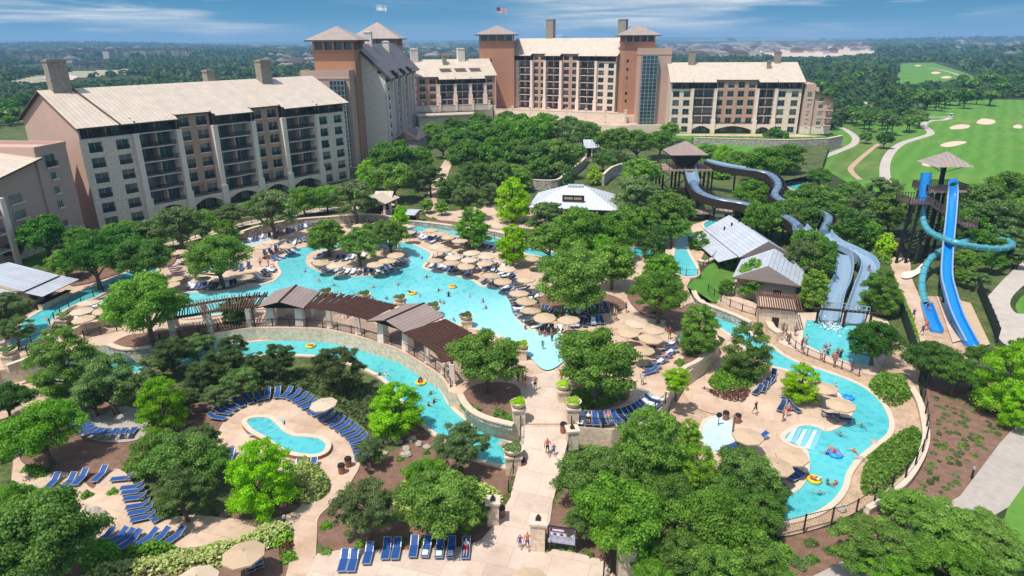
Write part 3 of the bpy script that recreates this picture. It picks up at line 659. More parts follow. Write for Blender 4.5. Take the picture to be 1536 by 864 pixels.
# ------------------------------------------------------------------ pools
def pool(name, pts, zc, mat, cop=True, sm=True, cw=.45, h=.16, skip=None):
    P = smooth([(p.x,p.y) for p in Gs(pts, zc)], True, 5) if sm else [(p.x,p.y) for p in Gs(pts, zc)]
    a = sum(P[i][0]*P[(i+1)%len(P)][1]-P[(i+1)%len(P)][0]*P[i][1] for i in range(len(P)))
    if a < 0: P = P[::-1]
    m = MB(); m.sheet(P, zc+.19); o = tag(m.build(name, mat), kind='structure')
    if cop:
        m = MB(); n = len(P); I, O = [], []
        for i in range(n):
            t = Vector(P[(i+1)%n])-Vector(P[i-1]); t.normalize(); nn = Vector((t.y,-t.x)); I.append(Vector(P[i])-nn*.05); O.append(Vector(P[i])+nn*cw)
        zt = zc+.19+h*.5
        for i in range(n):
            j = (i+1)%n
            mid = (I[i]+I[j])/2
            if skip and skip(mid): continue
            v3 = lambda q, z: (q.x, q.y, z)
            m.face([v3(I[i],zt),v3(O[i],zt),v3(O[j],zt),v3(I[j],zt)]); m.face([v3(O[i],zc),v3(O[j],zc),v3(O[j],zt),v3(O[i],zt)]); m.face([v3(I[j],zc+.1),v3(I[i],zc+.1),v3(I[i],zt),v3(I[j],zt)])
        tag(m.build('pool_coping', M_coping), kind='structure')
    return P
main = [(262,466),(268,450),(283,441),(312,441),(345,438),(384,431),(410,424),(422,411),(416,398),(424,389),(444,376),(468,370),(500,366),(560,363),(610,366),(636,376),(646,383),(641,393),(634,404),(660,409),(684,416),(709,423),(721,431),(744,434),(759,447),(768,462),(773,477),(783,489),(800,498),(828,503),(852,506),(866,512),(858,530),(835,552),(815,556),(795,538),(770,518),(740,502),(700,492),(665,482),(635,473),(600,466),(560,462),(500,459),(450,459),(400,463),(350,470),(300,477),(272,478)]
gb = G(838,540,ZU)
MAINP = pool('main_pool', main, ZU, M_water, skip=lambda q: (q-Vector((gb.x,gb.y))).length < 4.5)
# island in the main pool
isl = [(459,391),(462,400),(476,408),(500,414),(540,417),(580,411),(606,400),(613,388),(604,378),(570,373),(520,372),(480,377),(464,383)]
P = smooth([(p.x,p.y) for p in Gs(isl, ZU)], True, 5); m = MB(); m.prism(P, ZU+.1, ZU+.27, 1, 0); tag(m.build('pool_island', [M_deck, M_coping]), kind='structure')
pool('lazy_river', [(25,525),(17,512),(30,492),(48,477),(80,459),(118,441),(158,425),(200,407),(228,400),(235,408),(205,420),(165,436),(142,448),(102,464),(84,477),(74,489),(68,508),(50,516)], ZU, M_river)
pool('back_river', [(600,340),(640,340),(680,348),(720,354),(745,358),(790,372),(860,385),(900,395),(895,402),(840,392),(780,380),(735,368),(696,358),(650,350),(600,348)], ZU, M_river)
pool('kids_splash_pool', [(345,372),(365,364),(392,359),(415,357),(412,363),(385,370),(360,376)], ZU, M_shallow)
pool('lazy_river', [(940,376),(965,373),(990,378),(1008,388),(1012,378),(1014,362),(1025,354),(1045,352),(1042,360),(1030,371),(1034,385),(1044,402),(1046,414),(1030,417),(1014,411),(998,398),(975,388),(945,384)], ZU, M_river)
pool('lazy_river', [(1055,338),(1070,330),(1085,330),(1080,345),(1066,350)], ZU, M_river)
pool('lazy_river', [(1180,277),(1192,274),(1207,277),(1203,284),(1188,285)], 0, M_river)
front = [(60,562),(120,545),(210,534),(300,524),(380,515),(444,512),(490,515),(524,523),(560,532),(596,545),(634,564),(659,587),(671,607),(684,622),(710,642),(734,654),(772,668),(810,676),(860,690),(900,700),(960,728),(1020,752),(1080,768),(1130,775),(1180,748),(1202,733),(1212,712),(1213,692),(1208,676),(1190,670),(1176,660),(1192,646),(1208,641),(1226,644),(1240,650),(1256,645),(1270,636),(1278,622),(1277,608),(1262,597),(1246,584),(1215,570),(1180,557),(1152,549),(1125,530),(1098,506),(1074,490),(1050,470),(1030,455),(1020,440),(1030,434),(1045,445),(1060,462),(1082,478),(1108,490),(1130,506),(1152,519),(1172,534),(1195,546),(1232,558),(1265,570),(1292,582),(1315,600),(1329,620),(1334,640),(1328,656),(1310,670),(1286,690),(1270,712),(1264,733),(1250,753),(1226,770),(1200,779),(1160,788),(1100,798),(1040,790),(980,765),(930,740),(880,718),(830,705),(770,703),(734,696),(700,685),(668,662),(644,645),(629,632),(605,605),(584,577),(560,560),(524,546),(494,538),(446,534),(380,535),(300,545),(215,560),(140,570),(70,572)]
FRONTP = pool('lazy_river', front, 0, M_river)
m = MB()   # walk-in steps of the right-hand river
S0 = G(1172,655,0)
for i in range(6):
    q = [G(x, y, 0) for x, y in ((1178+7*i,664+2.5*i),(1190+7.5*i,646+.5*i),(1196+7.5*i,646+.5*i),(1185+7*i,667+2.5*i))]
    m.face([(p.x,p.y,.30-.016*i) for p in q], i % 2)
tag(m.build('pool_steps', [M_shallow, M_stepdark]), kind='structure')
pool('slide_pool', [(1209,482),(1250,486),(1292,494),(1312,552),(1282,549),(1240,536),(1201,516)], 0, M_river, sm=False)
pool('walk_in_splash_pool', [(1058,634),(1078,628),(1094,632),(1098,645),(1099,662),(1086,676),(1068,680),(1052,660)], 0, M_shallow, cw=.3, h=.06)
kp = [(371,632),(384,627),(402,628),(414,637),(424,647),(440,655),(458,656),(478,659),(488,667),(485,677),(472,682),(455,681),(438,678),(420,670),(402,657),(380,645)]
P = smooth([(p.x,p.y) for p in Gs(kp, .4)], True, 5)
m = MB(); n = len(P); a = sum(P[i][0]*P[(i+1)%n][1]-P[(i+1)%n][0]*P[i][1] for i in range(n)); P = P if a > 0 else P[::-1]
I, O = [], []
for i in range(n):
    t = Vector(P[(i+1)%n])-Vector(P[i-1]); t.normalize(); nn = Vector((t.y,-t.x)); I.append(Vector(P[i])); O.append(Vector(P[i])+nn*.55)
for i in range(n):
    j = (i+1)%n; v3 = lambda q, z: (q.x,q.y,z)
    m.face([v3(I[i],.5),v3(O[i],.5),v3(O[j],.5),v3(I[j],.5)],0); m.face([v3(O[i],0),v3(O[j],0),v3(O[j],.5),v3(O[i],.5)],1); m.face([v3(I[j],.2),v3(I[i],.2),v3(I[i],.5),v3(I[j],.5)],0)
spa = empty('plunge_pool', G(430,660,0), 0, 'small kidney shaped plunge pool with raised stone rim on pink deck', 'pool')
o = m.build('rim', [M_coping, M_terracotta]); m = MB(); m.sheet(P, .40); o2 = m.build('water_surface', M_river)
m = MB()
for k in range(3):
    c = G(384+4*k, 632+2*k, .4)
    pts = [(c.x+ (1.0+.55*k)*math.cos(g), c.y+(1.0+.55*k)*math.sin(g), .412+.002*k) for g in [(-1.9+.3*i) for i in range(9)]]
    m.ribbon(pts, [(-.09,0),(.09,0),(.09,.02),(-.09,.02)])
o3 = m.build('steps', M_stepdark)
for o in (o, o2, o3): o.parent = spa; o.matrix_parent_inverse = Matrix.Translation(-spa.location)
# ------------------------------------------------------------------ the hotel
WM = {}
def window_mesh(w, h, style):
    key = (round(w,1), round(h,1), style)
    if key in WM: return WM[key]
    m = MB(); w, h = key[0], key[1]
    m.box(-w/2, w/2, 0, .06, 0, h, 1)                                    # glass
    f = .09
    for a in ((-w/2,-w/2+f),(w/2-f,w/2),(-f/2,f/2)): m.box(a[0],a[1],-.05,-.003,0,h,2)
    m.box(-w/2+f,-f/2-.001,-.045,-.004,h-f,h,2); m.box(f/2+.001,w/2-f,-.045,-.004,h-f,h,2)
    if style != 'door':
        m.box(-w/2-.2, w/2+.2, -.42, -.30, -.22, -.02, 0)                 # sill
    if style == 'juliet':
        m.box(-w/2, w/2, -.46, -.42, h*.40, h*.44, 3)
        k = -w/2
        while k < w/2: m.box(k, k+.08, -.455, -.425, 0, h*.40, 3); k += .17
    if style == 'curtain': m.box(-w/2+f, -w/2+f+w*.2, -.02, -.004, 0, h*.97, 0)
    o = m.build('window', [M_trim, M_glass, M_frame, M_iron]); me = o.data; bpy.data.objects.remove(o); WM[key] = me; return me
def balcony_mesh(w, h, d):
    key = ('b', round(w,1), round(h,1), round(d,1))
    if key in WM: return WM[key]
    m = MB(); w = key[1]
    m.box(0, w, 0, d, -.08, .10, 0); m.box(0, w, .02, .07, 1.02, 1.08, 3); m.box(0, w, .02, .07, .18, .22, 3)
    k = .05
    while k < w-.05: m.box(k, k+.08, .03, .06, .22, 1.02, 3); k += .19
    m.box(w/2-.11, w/2+.11, .10, d, .10, h-.14, 1)
    o = m.build('balcony', [M_trim, M_pinkpale, M_frame, M_iron]); me = o.data; bpy.data.objects.remove(o); WM[key] = me; return me
def inst(name, me, parent, loc, rz=0):
    o = bpy.data.objects.new(name, me); COL.objects.link(o); o.parent = parent; o.location = loc; o.rotation_euler = (0,0,rz); return o
def arcade(m, x0, x1, y0, y1, zt, spring, mat=0, pier=.8):
    """a wall panel with a segmental arch"""
    a, b = x0+pier, x1-pier; n = 10; cx = (a+b)/2; ry = min((b-a)*.22, zt-spring-.4)
    m.box(x0, a, y0, y1, 0, zt, mat); m.box(b, x1, y0, y1, 0, zt, mat)
    P = [(a+(b-a)*i/n, spring+ry*math.sin(math.pi*i/n)) for i in range(n+1)]
    for (xa, za), (xb, zb) in zip(P, P[1:]):
        m.face([(xa,y0,za),(xb,y0,zb),(xb,y0,zt),(xa,y0,zt)], mat); m.face([(xa,y1,za),(xa,y1,zt),(xb,y1,zt),(xb,y1,zb)], mat)
        m.face([(xa,y0,za),(xa,y1,za),(xb,y1,zb),(xb,y0,zb)], mat); m.face([(xa,y0,zt),(xb,y0,zt),(xb,y1,zt),(xa,y1,zt)], mat)
def tpx(A, B, z, xs):
    """where image column xs meets the line A-B at height z, as a fraction"""
    out = []
    for x in xs:
        lo, hi = -.2, 1.2
        for _ in range(40):
            t = (lo+hi)/2; p = A.lerp(B, t); c = CROT.transposed() @ (Vector((p.x,p.y,z))-CP); px = 768+F*c.x/-c.z
            if px < x: lo = t
            else: hi = t
        out.append(lo)
    return out
def wing(label, A, B, z0, ze, nf, secs, depth, slope, wallL, wallR, roofm, arc=False, gable='cream', oh=1.3, topopen=True, cm=None):
    A, B = Vector((A[0],A[1],0)), Vector((B[0],B[1],0)); u = (B-A).normalized(); W = (B-A).length
    root = empty('hotel_wing', (A.x, A.y, z0), math.atan2(u.y, u.x), label, 'hotel building')
    H = ze - z0; h = H/nf; X = []; x = 0
    tot = sum(s[1] for s in secs)
    for s in secs: X.append((x, x+s[1]/tot*W)); x = X[-1][1]
    ridge = H + slope*depth/2
    gm = {'cream': M_cream, 'pink': M_pinkpale, 'white': M_white, 'orange': M_orange}[gable]
    for (ty, wt, nc), (xa, xb) in zip([(s+(2,))[:3] for s in secs], X):
        w = xb-xa; yb = 0 if ty == 'S' else .9; sl = MB()
        top = nf-1 if (ty == 'S' and topopen) else nf
        if ty in 'SP':
            m = MB(); cwid = w/nc; ww = min(2.5, cwid*.60); hh = h*.66
            f0 = 1 if (arc and ty == 'P') else 0
            zb = f0*h; zt = top*h
            # piers and spandrels leave real openings
            xs = [xa]
            for c in range(nc): cx = xa+cwid*(c+.5); xs += [cx-ww/2, cx+ww/2]
            xs.append(xb)
            for i in range(0, len(xs), 2): m.box(xs[i], xs[i+1], yb, yb+.5, zb, zt)
            for c in range(nc):
                cx = xa+cwid*(c+.5); zz = zb
                for f in range(f0, top):
                    zs = f*h+h*.14; m.box(cx-ww/2, cx+ww/2, yb+.02, yb+.5, zz, zs); zz = zs+hh
                    inst('window', window_mesh(ww, hh, 'juliet'), root, (cx, yb+.42, zs))
                m.box(cx-ww/2, cx+ww/2, yb+.02, yb+.5, zz, zt)
            if ty == 'S' and topopen:
                inst('balcony', balcony_mesh(w-.02, h, 2.0), root, (xa+.01, .1, zt+.05))
                for c in range(nc): inst('window', window_mesh(1.6, h*.7, 'door'), root, (xa+cwid*(c+.5), 2.22, zt+.16))
            if arc and ty == 'P':
                arcade(sl, xa, xb, -.5, -.05, h*1.0, h*.42, 0); inst('balcony', balcony_mesh(w-.02, h, 1.2), root, (xa+.01, -.45, h+.05))
                for q in (.3,.7): inst('window', window_mesh(2.0, h*.7, 'door'), root, (xa+w*q, 2.2, .1))
            m.build('facade', (gm if gable != 'orange' else M_cream) if ty == 'S' else M_pink, root)
        else:
            for f in range(1 if arc else 0, nf):
                inst('balcony', balcony_mesh(w-.02, h, 2.15), root, (xa+.01, .1 if f != 1 or not arc else -.4, f*h+.05))
                for q in (.27,.73): inst('window', window_mesh(min(3.6,w*.42), h*.84, 'door'), root, (xa+w*q, 2.22, f*h+.16))
            if arc:
                arcade(sl, xa, xb, -.5, -.05, h*1.0, h*.42, 0)
                for q in (.3,.7): inst('window', window_mesh(2.0, h*.7, 'door'), root, (xa+w*q, 2.2, .1))
        if sl.v: sl.build('arcade', M_cream, root)
    # columns between sections
    for i in range(1, len(X)):
        xc = X[i][0]; zt = (nf-1)*h+.2
        if secs[i-1][0] == 'S' and secs[i][0] == 'S': continue
        col = MB(); col.box(xc-.55, xc+.55, -.75, 2.29, 1.6*h, zt)
        col.box(xc-.75, xc+.75, -.95, 2.28, 0, 1.6*h)
        col.bar((xc,-.5,zt), (xc,-1.0,H-.25), .3, .3, 1); col.box(xc-.2, xc+.2, .4, 2.2, zt, H+.3, 1)
        col.box(xc-.62, xc+.62, -.82, -.2, zt-.35, zt+.06); col.build('column', [cm or M_trim, M_darkwood], root)
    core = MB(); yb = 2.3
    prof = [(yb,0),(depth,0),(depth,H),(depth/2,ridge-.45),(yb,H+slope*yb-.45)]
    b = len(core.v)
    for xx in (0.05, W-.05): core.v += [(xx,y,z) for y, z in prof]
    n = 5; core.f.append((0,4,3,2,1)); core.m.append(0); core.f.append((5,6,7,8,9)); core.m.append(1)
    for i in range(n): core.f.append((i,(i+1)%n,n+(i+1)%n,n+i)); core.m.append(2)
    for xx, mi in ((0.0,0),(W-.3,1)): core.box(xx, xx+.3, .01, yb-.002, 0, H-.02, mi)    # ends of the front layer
    core.build('wall', [wallL, wallR, M_recess_shade], root)
    rf = MB()
    for (ty, *_), (xa, xb) in zip(secs, X):
        y0 = -oh if ty != 'P' else .35; e = .7
        xa2 = xa - (e if xa == 0 else 0); xb2 = xb + (e if xb > W-.01 else 0)
        zf = H+slope*y0; t = .28
        q = [(y0,zf),(depth/2,ridge),(depth/2,ridge-t),(y0,zf-t)]
        b = len(rf.v); rf.v += [(xa2,y,z) for y, z in q]+[(xb2,y,z) for y, z in q]
        for f_, mi in (((0,4,5,1),0),((3,2,6,7),1),((0,3,7,4),1),((0,1,2,3),1),((4,7,6,5),1)): rf.f.append(tuple(b+i for i in f_)); rf.m.append(mi)
    b = len(rf.v); yB = depth+1
    for xx in (-.7, W+.7): rf.v += [(xx,depth/2,ridge),(xx,yB,ridge-slope*(yB-depth/2)),(xx,yB,ridge-slope*(yB-depth/2)-.28),(xx,depth/2,ridge-.28)]
    for f_, mi in (((0,1,5,4)[::-1],0),((3,7,6,2)[::-1],1),((1,2,6,5)[::-1],1),((0,3,2,1),1),((4,5,6,7),1)): rf.f.append(tuple(b+i for i in f_)); rf.m.append(mi)
    roof = rf.build('roof', [roofm, M_soffit], root)
    root['W'] = W; root['ridge'] = ridge; root['h'] = h
    return root, roof
def chimney(roof, x, y, z0, z1, w=2.4, d=1.8, mat=None):
    m = MB(); m.box(x-w/2, x+w/2, y-d/2, y+d/2, z0, z1); m.box(x-w/2-.15, x+w/2+.15, y-d/2-.15, y+d/2+.15, z1, z1+.3); m.box(x-w/2+.3, x+w/2-.3, y-d/2+.3, y+d/2-.3, z1+.3, z1+.5)
    return m.build('chimney', mat or M_chim, roof)
def secs(A, B, z, items):
    xs = [items[0][1]]+[i[2] for i in items]; t = tpx(A, B, z, xs)
    return [(it[0], t[i+1]-t[i], it[3] if len(it) > 3 else 2) for i, it in enumerate(items)]
def flat(p): return Vector((p.x,p.y,0))
# left wing ------------------------------------------------------
A, B = flat(AT(115,191,127.7)), flat(AT(515,154,179.5))
L, Lr = wing('long left hotel wing with tan metal roof and arcade beside the pools', A, B, ZU, 22.6, 7,
    secs(A, B, 22.6, [('S',114,197),('B',197,262),('P',262,317),('B',317,375),('P',375,421),('B',421,471),('S',471,515)]), 25, .46, M_pinkpale, M_cream, M_roof, arc=True)
r_ = L['ridge']
chimney(Lr, tpx(A,B,26,[137])[0]*L['W'], 12.2, r_-2, r_+5.2, 3.4, 2.2); chimney(Lr, tpx(A,B,26,[440])[0]*L['W'], 11, r_-3.5, r_+4, 3, 2.4); chimney(Lr, tpx(A,B,26,[372])[0]*L['W'], 15, r_-3, r_+2, 2, 2)
m = MB(); m.bar((tpx(A,B,24,[172])[0]*L['W'],-1.3,22.6-ZU-.55), (tpx(A,B,26,[155])[0]*L['W'],12.3,r_+.05), .35, .25); m.build('roof_joint', M_soffit, Lr)
# centre block ---------------------------------------------------
A, B = flat(AT(757,82,318)), flat(AT(925,87,292))
C, Cr = wing('tall central hotel block with tan metal roof between two orange towers', A, B, 8, 31.2, 8,
    secs(A, B, 30, [('S',757,776,1),('B',776,798),('P',798,818),('B',818,842),('P',842,868),('B',868,895),('S',895,925)]), 26, .50, M_cream, M_white, M_roof)
r_ = C['ridge']
chimney(Cr, 16, 14, r_-2, r_+7.5, 3.6, 2.6); chimney(Cr, C['W']-3.5, 15, r_-2, r_+7, 3.6, 2.6)
# right wing -----------------------------------------------------
A, B = flat(AT(1008,122,262)), flat(AT(1205,124,258))
Rw, Rr = wing('right hotel wing with arcade above the planted stone wall', A, B, 3, 22.5, 6,
    secs(A, B, 22, [('S',1008,1040),('B',1040,1075),('P',1075,1138,4),('B',1138,1166),('S',1166,1205)]), 24, .50, M_cream, M_pinkpale, M_roof, arc=True)
r_ = Rw['ridge']
chimney(Rr, 8.5, 11, r_-3, r_+4, 2.4, 2); chimney(Rr, 37, 8, r_-4.5, r_+.2, 1.4, 1.2); chimney(Rr, Rw['W']-7, 12, r_-2, r_+3.5, 2.2, 2)
# wing behind the left towers ------------------------------------
A, B = flat(AT(626,120,288)), flat(AT(744,115,300))
W3, W3r = wing('low hotel wing with roof dormers left of the centre tower', A, B, 10.5, 22.6, 4,
    secs(A, B, 22, [('P',626,657),('B',657,682),('B',682,705),('B',705,727),('P',727,744,1)]), 22, .62, M_pinkpale, M_pinkpale, M_roof)
r_ = W3['ridge']
for x in (1.5, 22): chimney(W3r, x, 10.5, r_-3.5, r_+4, 3, 2.4, M_white)
chimney(W3r, 14, 8, r_-3.5, r_+1.5, 1.6, 1.6)
for x in (13, 19.5, 26):
    m = MB(); z = 12.1+.62*4; m.box(x-2, x+2, 3.2, 6.6, z-.8, z+.75, 0); m.box(x-2.4, x+2.4, 2.6, 7.4, z+.75, z+.95, 1); d = m.build('dormer', [M_pinkpale, M_roof], W3r)
    
# side wing whose gable end faces the viewer ---------------------
A, B = Vector((-38.4,214,0)), Vector((-39,288,0))
W2, W2r = wing('hotel wing with dark shaded roof and tall white stone gable end', A, B, ZU, 27.6, 9,
    [('S',1.1,1),('P',1),('B',1),('P',1,1),('B',1),('P',1),('B',1),('S',1.4)], 17, 1.0, M_white, M_white, M_roofdark, gable='white', oh=1.6)
chimney(W2r, 22, 8.5, 31, 37.5, 2.6, 2.2, M_white); chimney(W2r, 44, 6.5, 28, 34.5, 2.6, 2.2, M_white)
m = MB(); m.box(-.25, -.02, 9.6, 11.8, 20, 23.5); m.build('louvre', M_glassdark, W2)
m = MB()                       # projecting lower verge board under the roof edge
m.bar((-.4,-1.2,24.2),(-.4,8.2,33.2),.8,.7); m.build('verge', M_soffit, W2)

# towers ----------------------------------------------------------
def tower(label, x0, x1, y0, y1, z0, ztop, zapex, wins, flag=None, wl=3.2):
    cx, cy = (x0+x1)/2, (y0+y1)/2; w, d = x1-x0, y1-y0
    root = empty('tower', (cx,cy,z0), 0, label, 'tower')
    m = MB(); H = ztop-z0; m.box(-w/2,w/2,-d/2,d/2,0,H-wl); m.build('wall', M_orange, root)
    m = MB(); m.box(-w/2-.3,w/2+.3,-d/2-.3,d/2+.3,H-wl,H-wl+.5); m.box(-w/2+.9,w/2-.9,-d/2+.9,d/2-.9,H-wl+.5,H-.02,1)
    for s in range(4):
        L_ = w if s % 2 == 0 else d; n = 4
        for i in range(n+1):
            t = -L_/2+.35+(L_-.7)*i/n
            for e in ((0,-.0),):
                if s == 0: m.box(t-.35,t+.35,-d/2,-d/2+.7,H-wl+.5,H-.02,0)
                if s == 2: m.box(t-.35,t+.35,d/2-.7,d/2,H-wl+.5,H-.02,0)
                if s == 1 and 0 < i < n: m.box(w/2-.7,w/2,t-.35,t+.35,H-wl+.5,H-.02,0)
                if s == 3 and 0 < i < n: m.box(-w/2,-w/2+.7,t-.35,t+.35,H-wl+.5,H-.02,0)
    m.build('lookout', [M_orange, M_glassdark], root)
    m = MB(); o = 1.8; z = H; b = len(m.v); m.v += [(-w/2-o,-d/2-o,z),(w/2+o,-d/2-o,z),(w/2+o,d/2+o,z),(-w/2-o,d/2+o,z),(0,0,zapex-z0)]
    for i in range(4): m.f.append((i,(i+1)%4,4)); m.m.append(0)
    m.box(-w/2-o,w/2+o,-d/2-o,d/2+o,z-.4,z-.004,1)
    rf = m.build('roof', [M_rooftop, M_soffit], root)
    for (fx, zz, face) in wins:
        m = MB()
        if face == 'f': m.box(fx*w-.45, fx*w+.45, -d/2-.06, -d/2-.01, zz-z0, zz-z0+1.1)
        else: m.box(w/2+.01, w/2+.06, fx*d-.45, fx*d+.45, zz-z0, zz-z0+1.1)
        m.build('window', M_glassdark, root)
    return root
def flagpole(p, h, label, cols):
    r = empty('flagpole', p, 0, label, 'flagpole')
    m = MB(); m.tube([(0,0,0),(0,0,h)], [.14,.08], 8); m.box(-.5,.5,-.5,.5,-.15,.1); m.build('pole', M_frame, r)
    fw, fh = 4.2, 2.3; m = MB(); nx, ns = 10, cols['n']
    def P(i, z): x = fw*i/nx; return (x+.1, .28*math.sin(i*.9)*(i/nx), h-.2-z-.28*(i/nx)*1.6)
    for s in range(ns):
        for i in range(nx):
            can = cols.get('canton') and i < 4 and s < ns*.54
            mi = 2 if can else s % 2
            m.face([P(i, fh*(s+1)/ns), P(i+1, fh*(s+1)/ns), P(i+1, fh*s/ns), P(i, fh*s/ns)], mi)
    if cols.get('canton'):
        for a in range(5):
            for b_ in range(4):
                x = .3+a*.33; z = .15+b_*.3; i = x/fw*nx; y = .28*math.sin(i*.9)*(i/nx)-.03
                m.face([(x+.1+q, y, h-.2-z-.4*(i/nx)+e) for q, e in ((-.05,0),(0,-.07),(.05,0),(0,.07))], 1)
    m.build('flag', cols['m'], r)
M_flagred = plain('flag_red', (.5,.02,.03)); M_flagwhite = plain('flag_white', (.8,.8,.8)); M_flagblue = plain('flag_navy', (.02,.03,.2)); M_flagpale = plain('flag_pale_blue', (.35,.6,.75))
T1 = tower('nearest orange tower with pyramid roof beside the white stone gable', -57.5, -45.6, 206, 219, ZU, 37.3, 41.2, [])
T2 = tower('orange tower behind the nearest one with a pale blue flag on its roof', -65.5, -47.5, 296, 312, ZU, 37.9, 44.5, [])
flagpole((-56.5,304,43.6), 8, 'flagpole with pale blue flag on the back left tower', dict(n=2, m=[M_flagpale, M_flagwhite]))
T3 = tower('orange tower with the striped flag left of the central block', -13.8, 1.6, 312, 328, 8, 39.4, 43.2, [(-.17,z,'f') for z in (20,24,28)])
flagpole((-6.1,320,42.4), 8.5, 'flagpole with red and white striped flag on the centre tower', dict(n=13, canton=True, m=[M_flagred, M_flagwhite, M_flagblue]))
T4 = tower('orange tower with pyramid roof right of the central block', 45.3, 57.2, 281, 294, ZU, 38.6, 42.6, [(-.38,z,'f') for z in (13,16,19,22,25.2,28.4)], wl=3.0)
def stairtower(label, x0, x1, y0, y1, z0, z1, gx0, gx1, mat, yl=None):
    r = empty('stair_tower', ((x0+x1)/2,(y0+y1)/2,z0), 0, label, 'stair tower'); w, d, H = x1-x0, y1-y0, z1-z0
    cx = (x0+x1)/2; m = MB(); m.box(-w/2,w/2,-d/2,d/2,0,H); m.box(-w/2,-w/2+.35,-d/2,d/2,H,H+.6); m.box(w/2-.35,w/2,-d/2,d/2,H,H+.6); m.box(-w/2+.35,w/2-.35,-d/2,-d/2+.35,H,H+.6); m.box(-w/2-.15,w/2+.15,-d/2-.15,d/2+.15,H-1.8,H-1.4); m.build('wall', mat, r)
    g0, g1 = gx0-cx, gx1-cx; y = -d/2
    m = MB(); m.box(g0,g1,y-1.6,y-.02,.0,H-2.2); m.build('glass_bay', M_glass, r)
    m = MB(); n = int(H/1.45)
    for i in range(n+1): z = (H-2.2)*i/n; m.box(g0-.06,g1+.06,y-1.72,y-1.603,z-.05,z+.09); m.box(g1+.003,g1+.1,y-1.6,y-.03,z-.05,z+.09); m.box(g0-.1,g0-.003,y-1.6,y-.03,z-.05,z+.09)
    for k in range(5): x = g0+(g1-g0)*k/4; m.box(x-.07,x+.07,y-1.78,y-1.603,0,H-2.2)
    m.build('mullions', M_frame, r)
    return r
stairtower('pink stair block with tall glass bay beside the left wing', -60, -46.2, 199.5, 207.5, ZU, 28.6, -51.5, -47.4, M_pinkpale)
stairtower('orange stair block with tall glass bay right of the right tower', 50.3, 62.3, 273, 283, ZU, 33.2, 50.9, 56.8, M_pinkpale)
# far-left building ----------------------------------------------
r = empty('hotel_annex', (-90.5,117,ZU), 0, 'pink annex with stepped windows at the left edge of the photo', 'hotel building')
A, B = Vector((-85.5,98,0)), Vector((-82.5,124.5,0)); u = (B-A).normalized(); r.rotation_euler.z = math.atan2(u.y,u.x); r.location = (A.x,A.y,ZU); W = (B-A).length
m = MB(); HH = 18
prof = [(0,0),(W*.72,0),(W*.72,15.6),(0,12.2)]
b = 0; m.v += [(x,0,z) for x, z in prof]+[(x,24,z) for x, z in prof]
for q in ((0,1,2,3),(5,4,7,6),(1,5,6,2),(4,0,3,7),(3,2,6,7),(0,4,5,1)): m.f.append(q); m.m.append(0)
m.box(W*.72+.01, W, -.4, 20, 0, HH-.6); m.box(W*.72, W+.1, -.5, -.1, HH-.6, HH); m.box(W-.3, W+.1, -.1, 20, HH-.6, HH); m.box(W*.72, W*.72+.35, -.1, 20, HH-.6, HH)
m.box(W+.01, W+3.6, 4, 20, 0, 17.5)
m.build('wall', M_pinkpale, r)
m = MB(); m.box(W*.72+.02, W+.02, -.45, 20.05, 0, 2.2); m.box(-.03, W*.72+.012, -.05, 20, 0, 2.2); m.build('plinth', M_cream, r)
m = MB(); m.v += [(-1,-1.2,12.1),(W*.74,-1.2,15.9),(W*.74,13,17.6),(-1,13,13.8),(-1,-1.2,12.4),(W*.74,-1.2,16.2),(W*.74,13,17.9),(-1,13,14.1)]
for q in ((3,2,1,0),(4,5,6,7),(0,1,5,4),(1,2,6,5),(2,3,7,6),(3,0,4,7)): m.f.append(q); m.m.append(1 if q == (4,5,6,7) else 2)
rf = m.build('roof', [M_trim, M_roof, M_soffit], r)
m = MB(); m.box(5,6.6,3,4.6,13,16.2); m.box(4.8,6.8,2.8,4.8,16.2,16.5); m.build('chimney', M_pinkpale, rf)
for z in (4.2,6.9,9.6): inst('window', window_mesh(2.6,1.5,'plain'), r, (W*.50,-.06,z))
for z in (3.2,6.8,9.4,12): inst('window', window_mesh(1.2,1.2,'plain'), r, (W*.83,-.48,z))
inst('window', window_mesh(2.4,2.2,'juliet'), r, (W*.83,-.48,14.2))
for f in range(4):
    m = MB(); z = .3+f*2.75
    m.box(-.2,W*.30,-2.2,-.08,z-.12,z+.1); m.box(-.2,W*.30,-2.2,-2.14,z+.95,z+1.02,1)
    for k in range(24): m.box(-.2+k*W*.30/24,-.14+k*W*.30/24,-2.19,-2.15,z+.1,z+.95,1)
    m.build('balcony', [M_trim, M_iron], r); inst('window', window_mesh(2.2,2.0,'door'), r, (W*.15,-.1,z+.12))
m = MB(); 
for x in (.2, W*.30): m.box(x-.45,x+.45,-2.7,-2.21,0,11.6); m.box(x-.45,x+.45,-2.2,-.1,10.9,11.6)
m.build('column', M_trim, r)
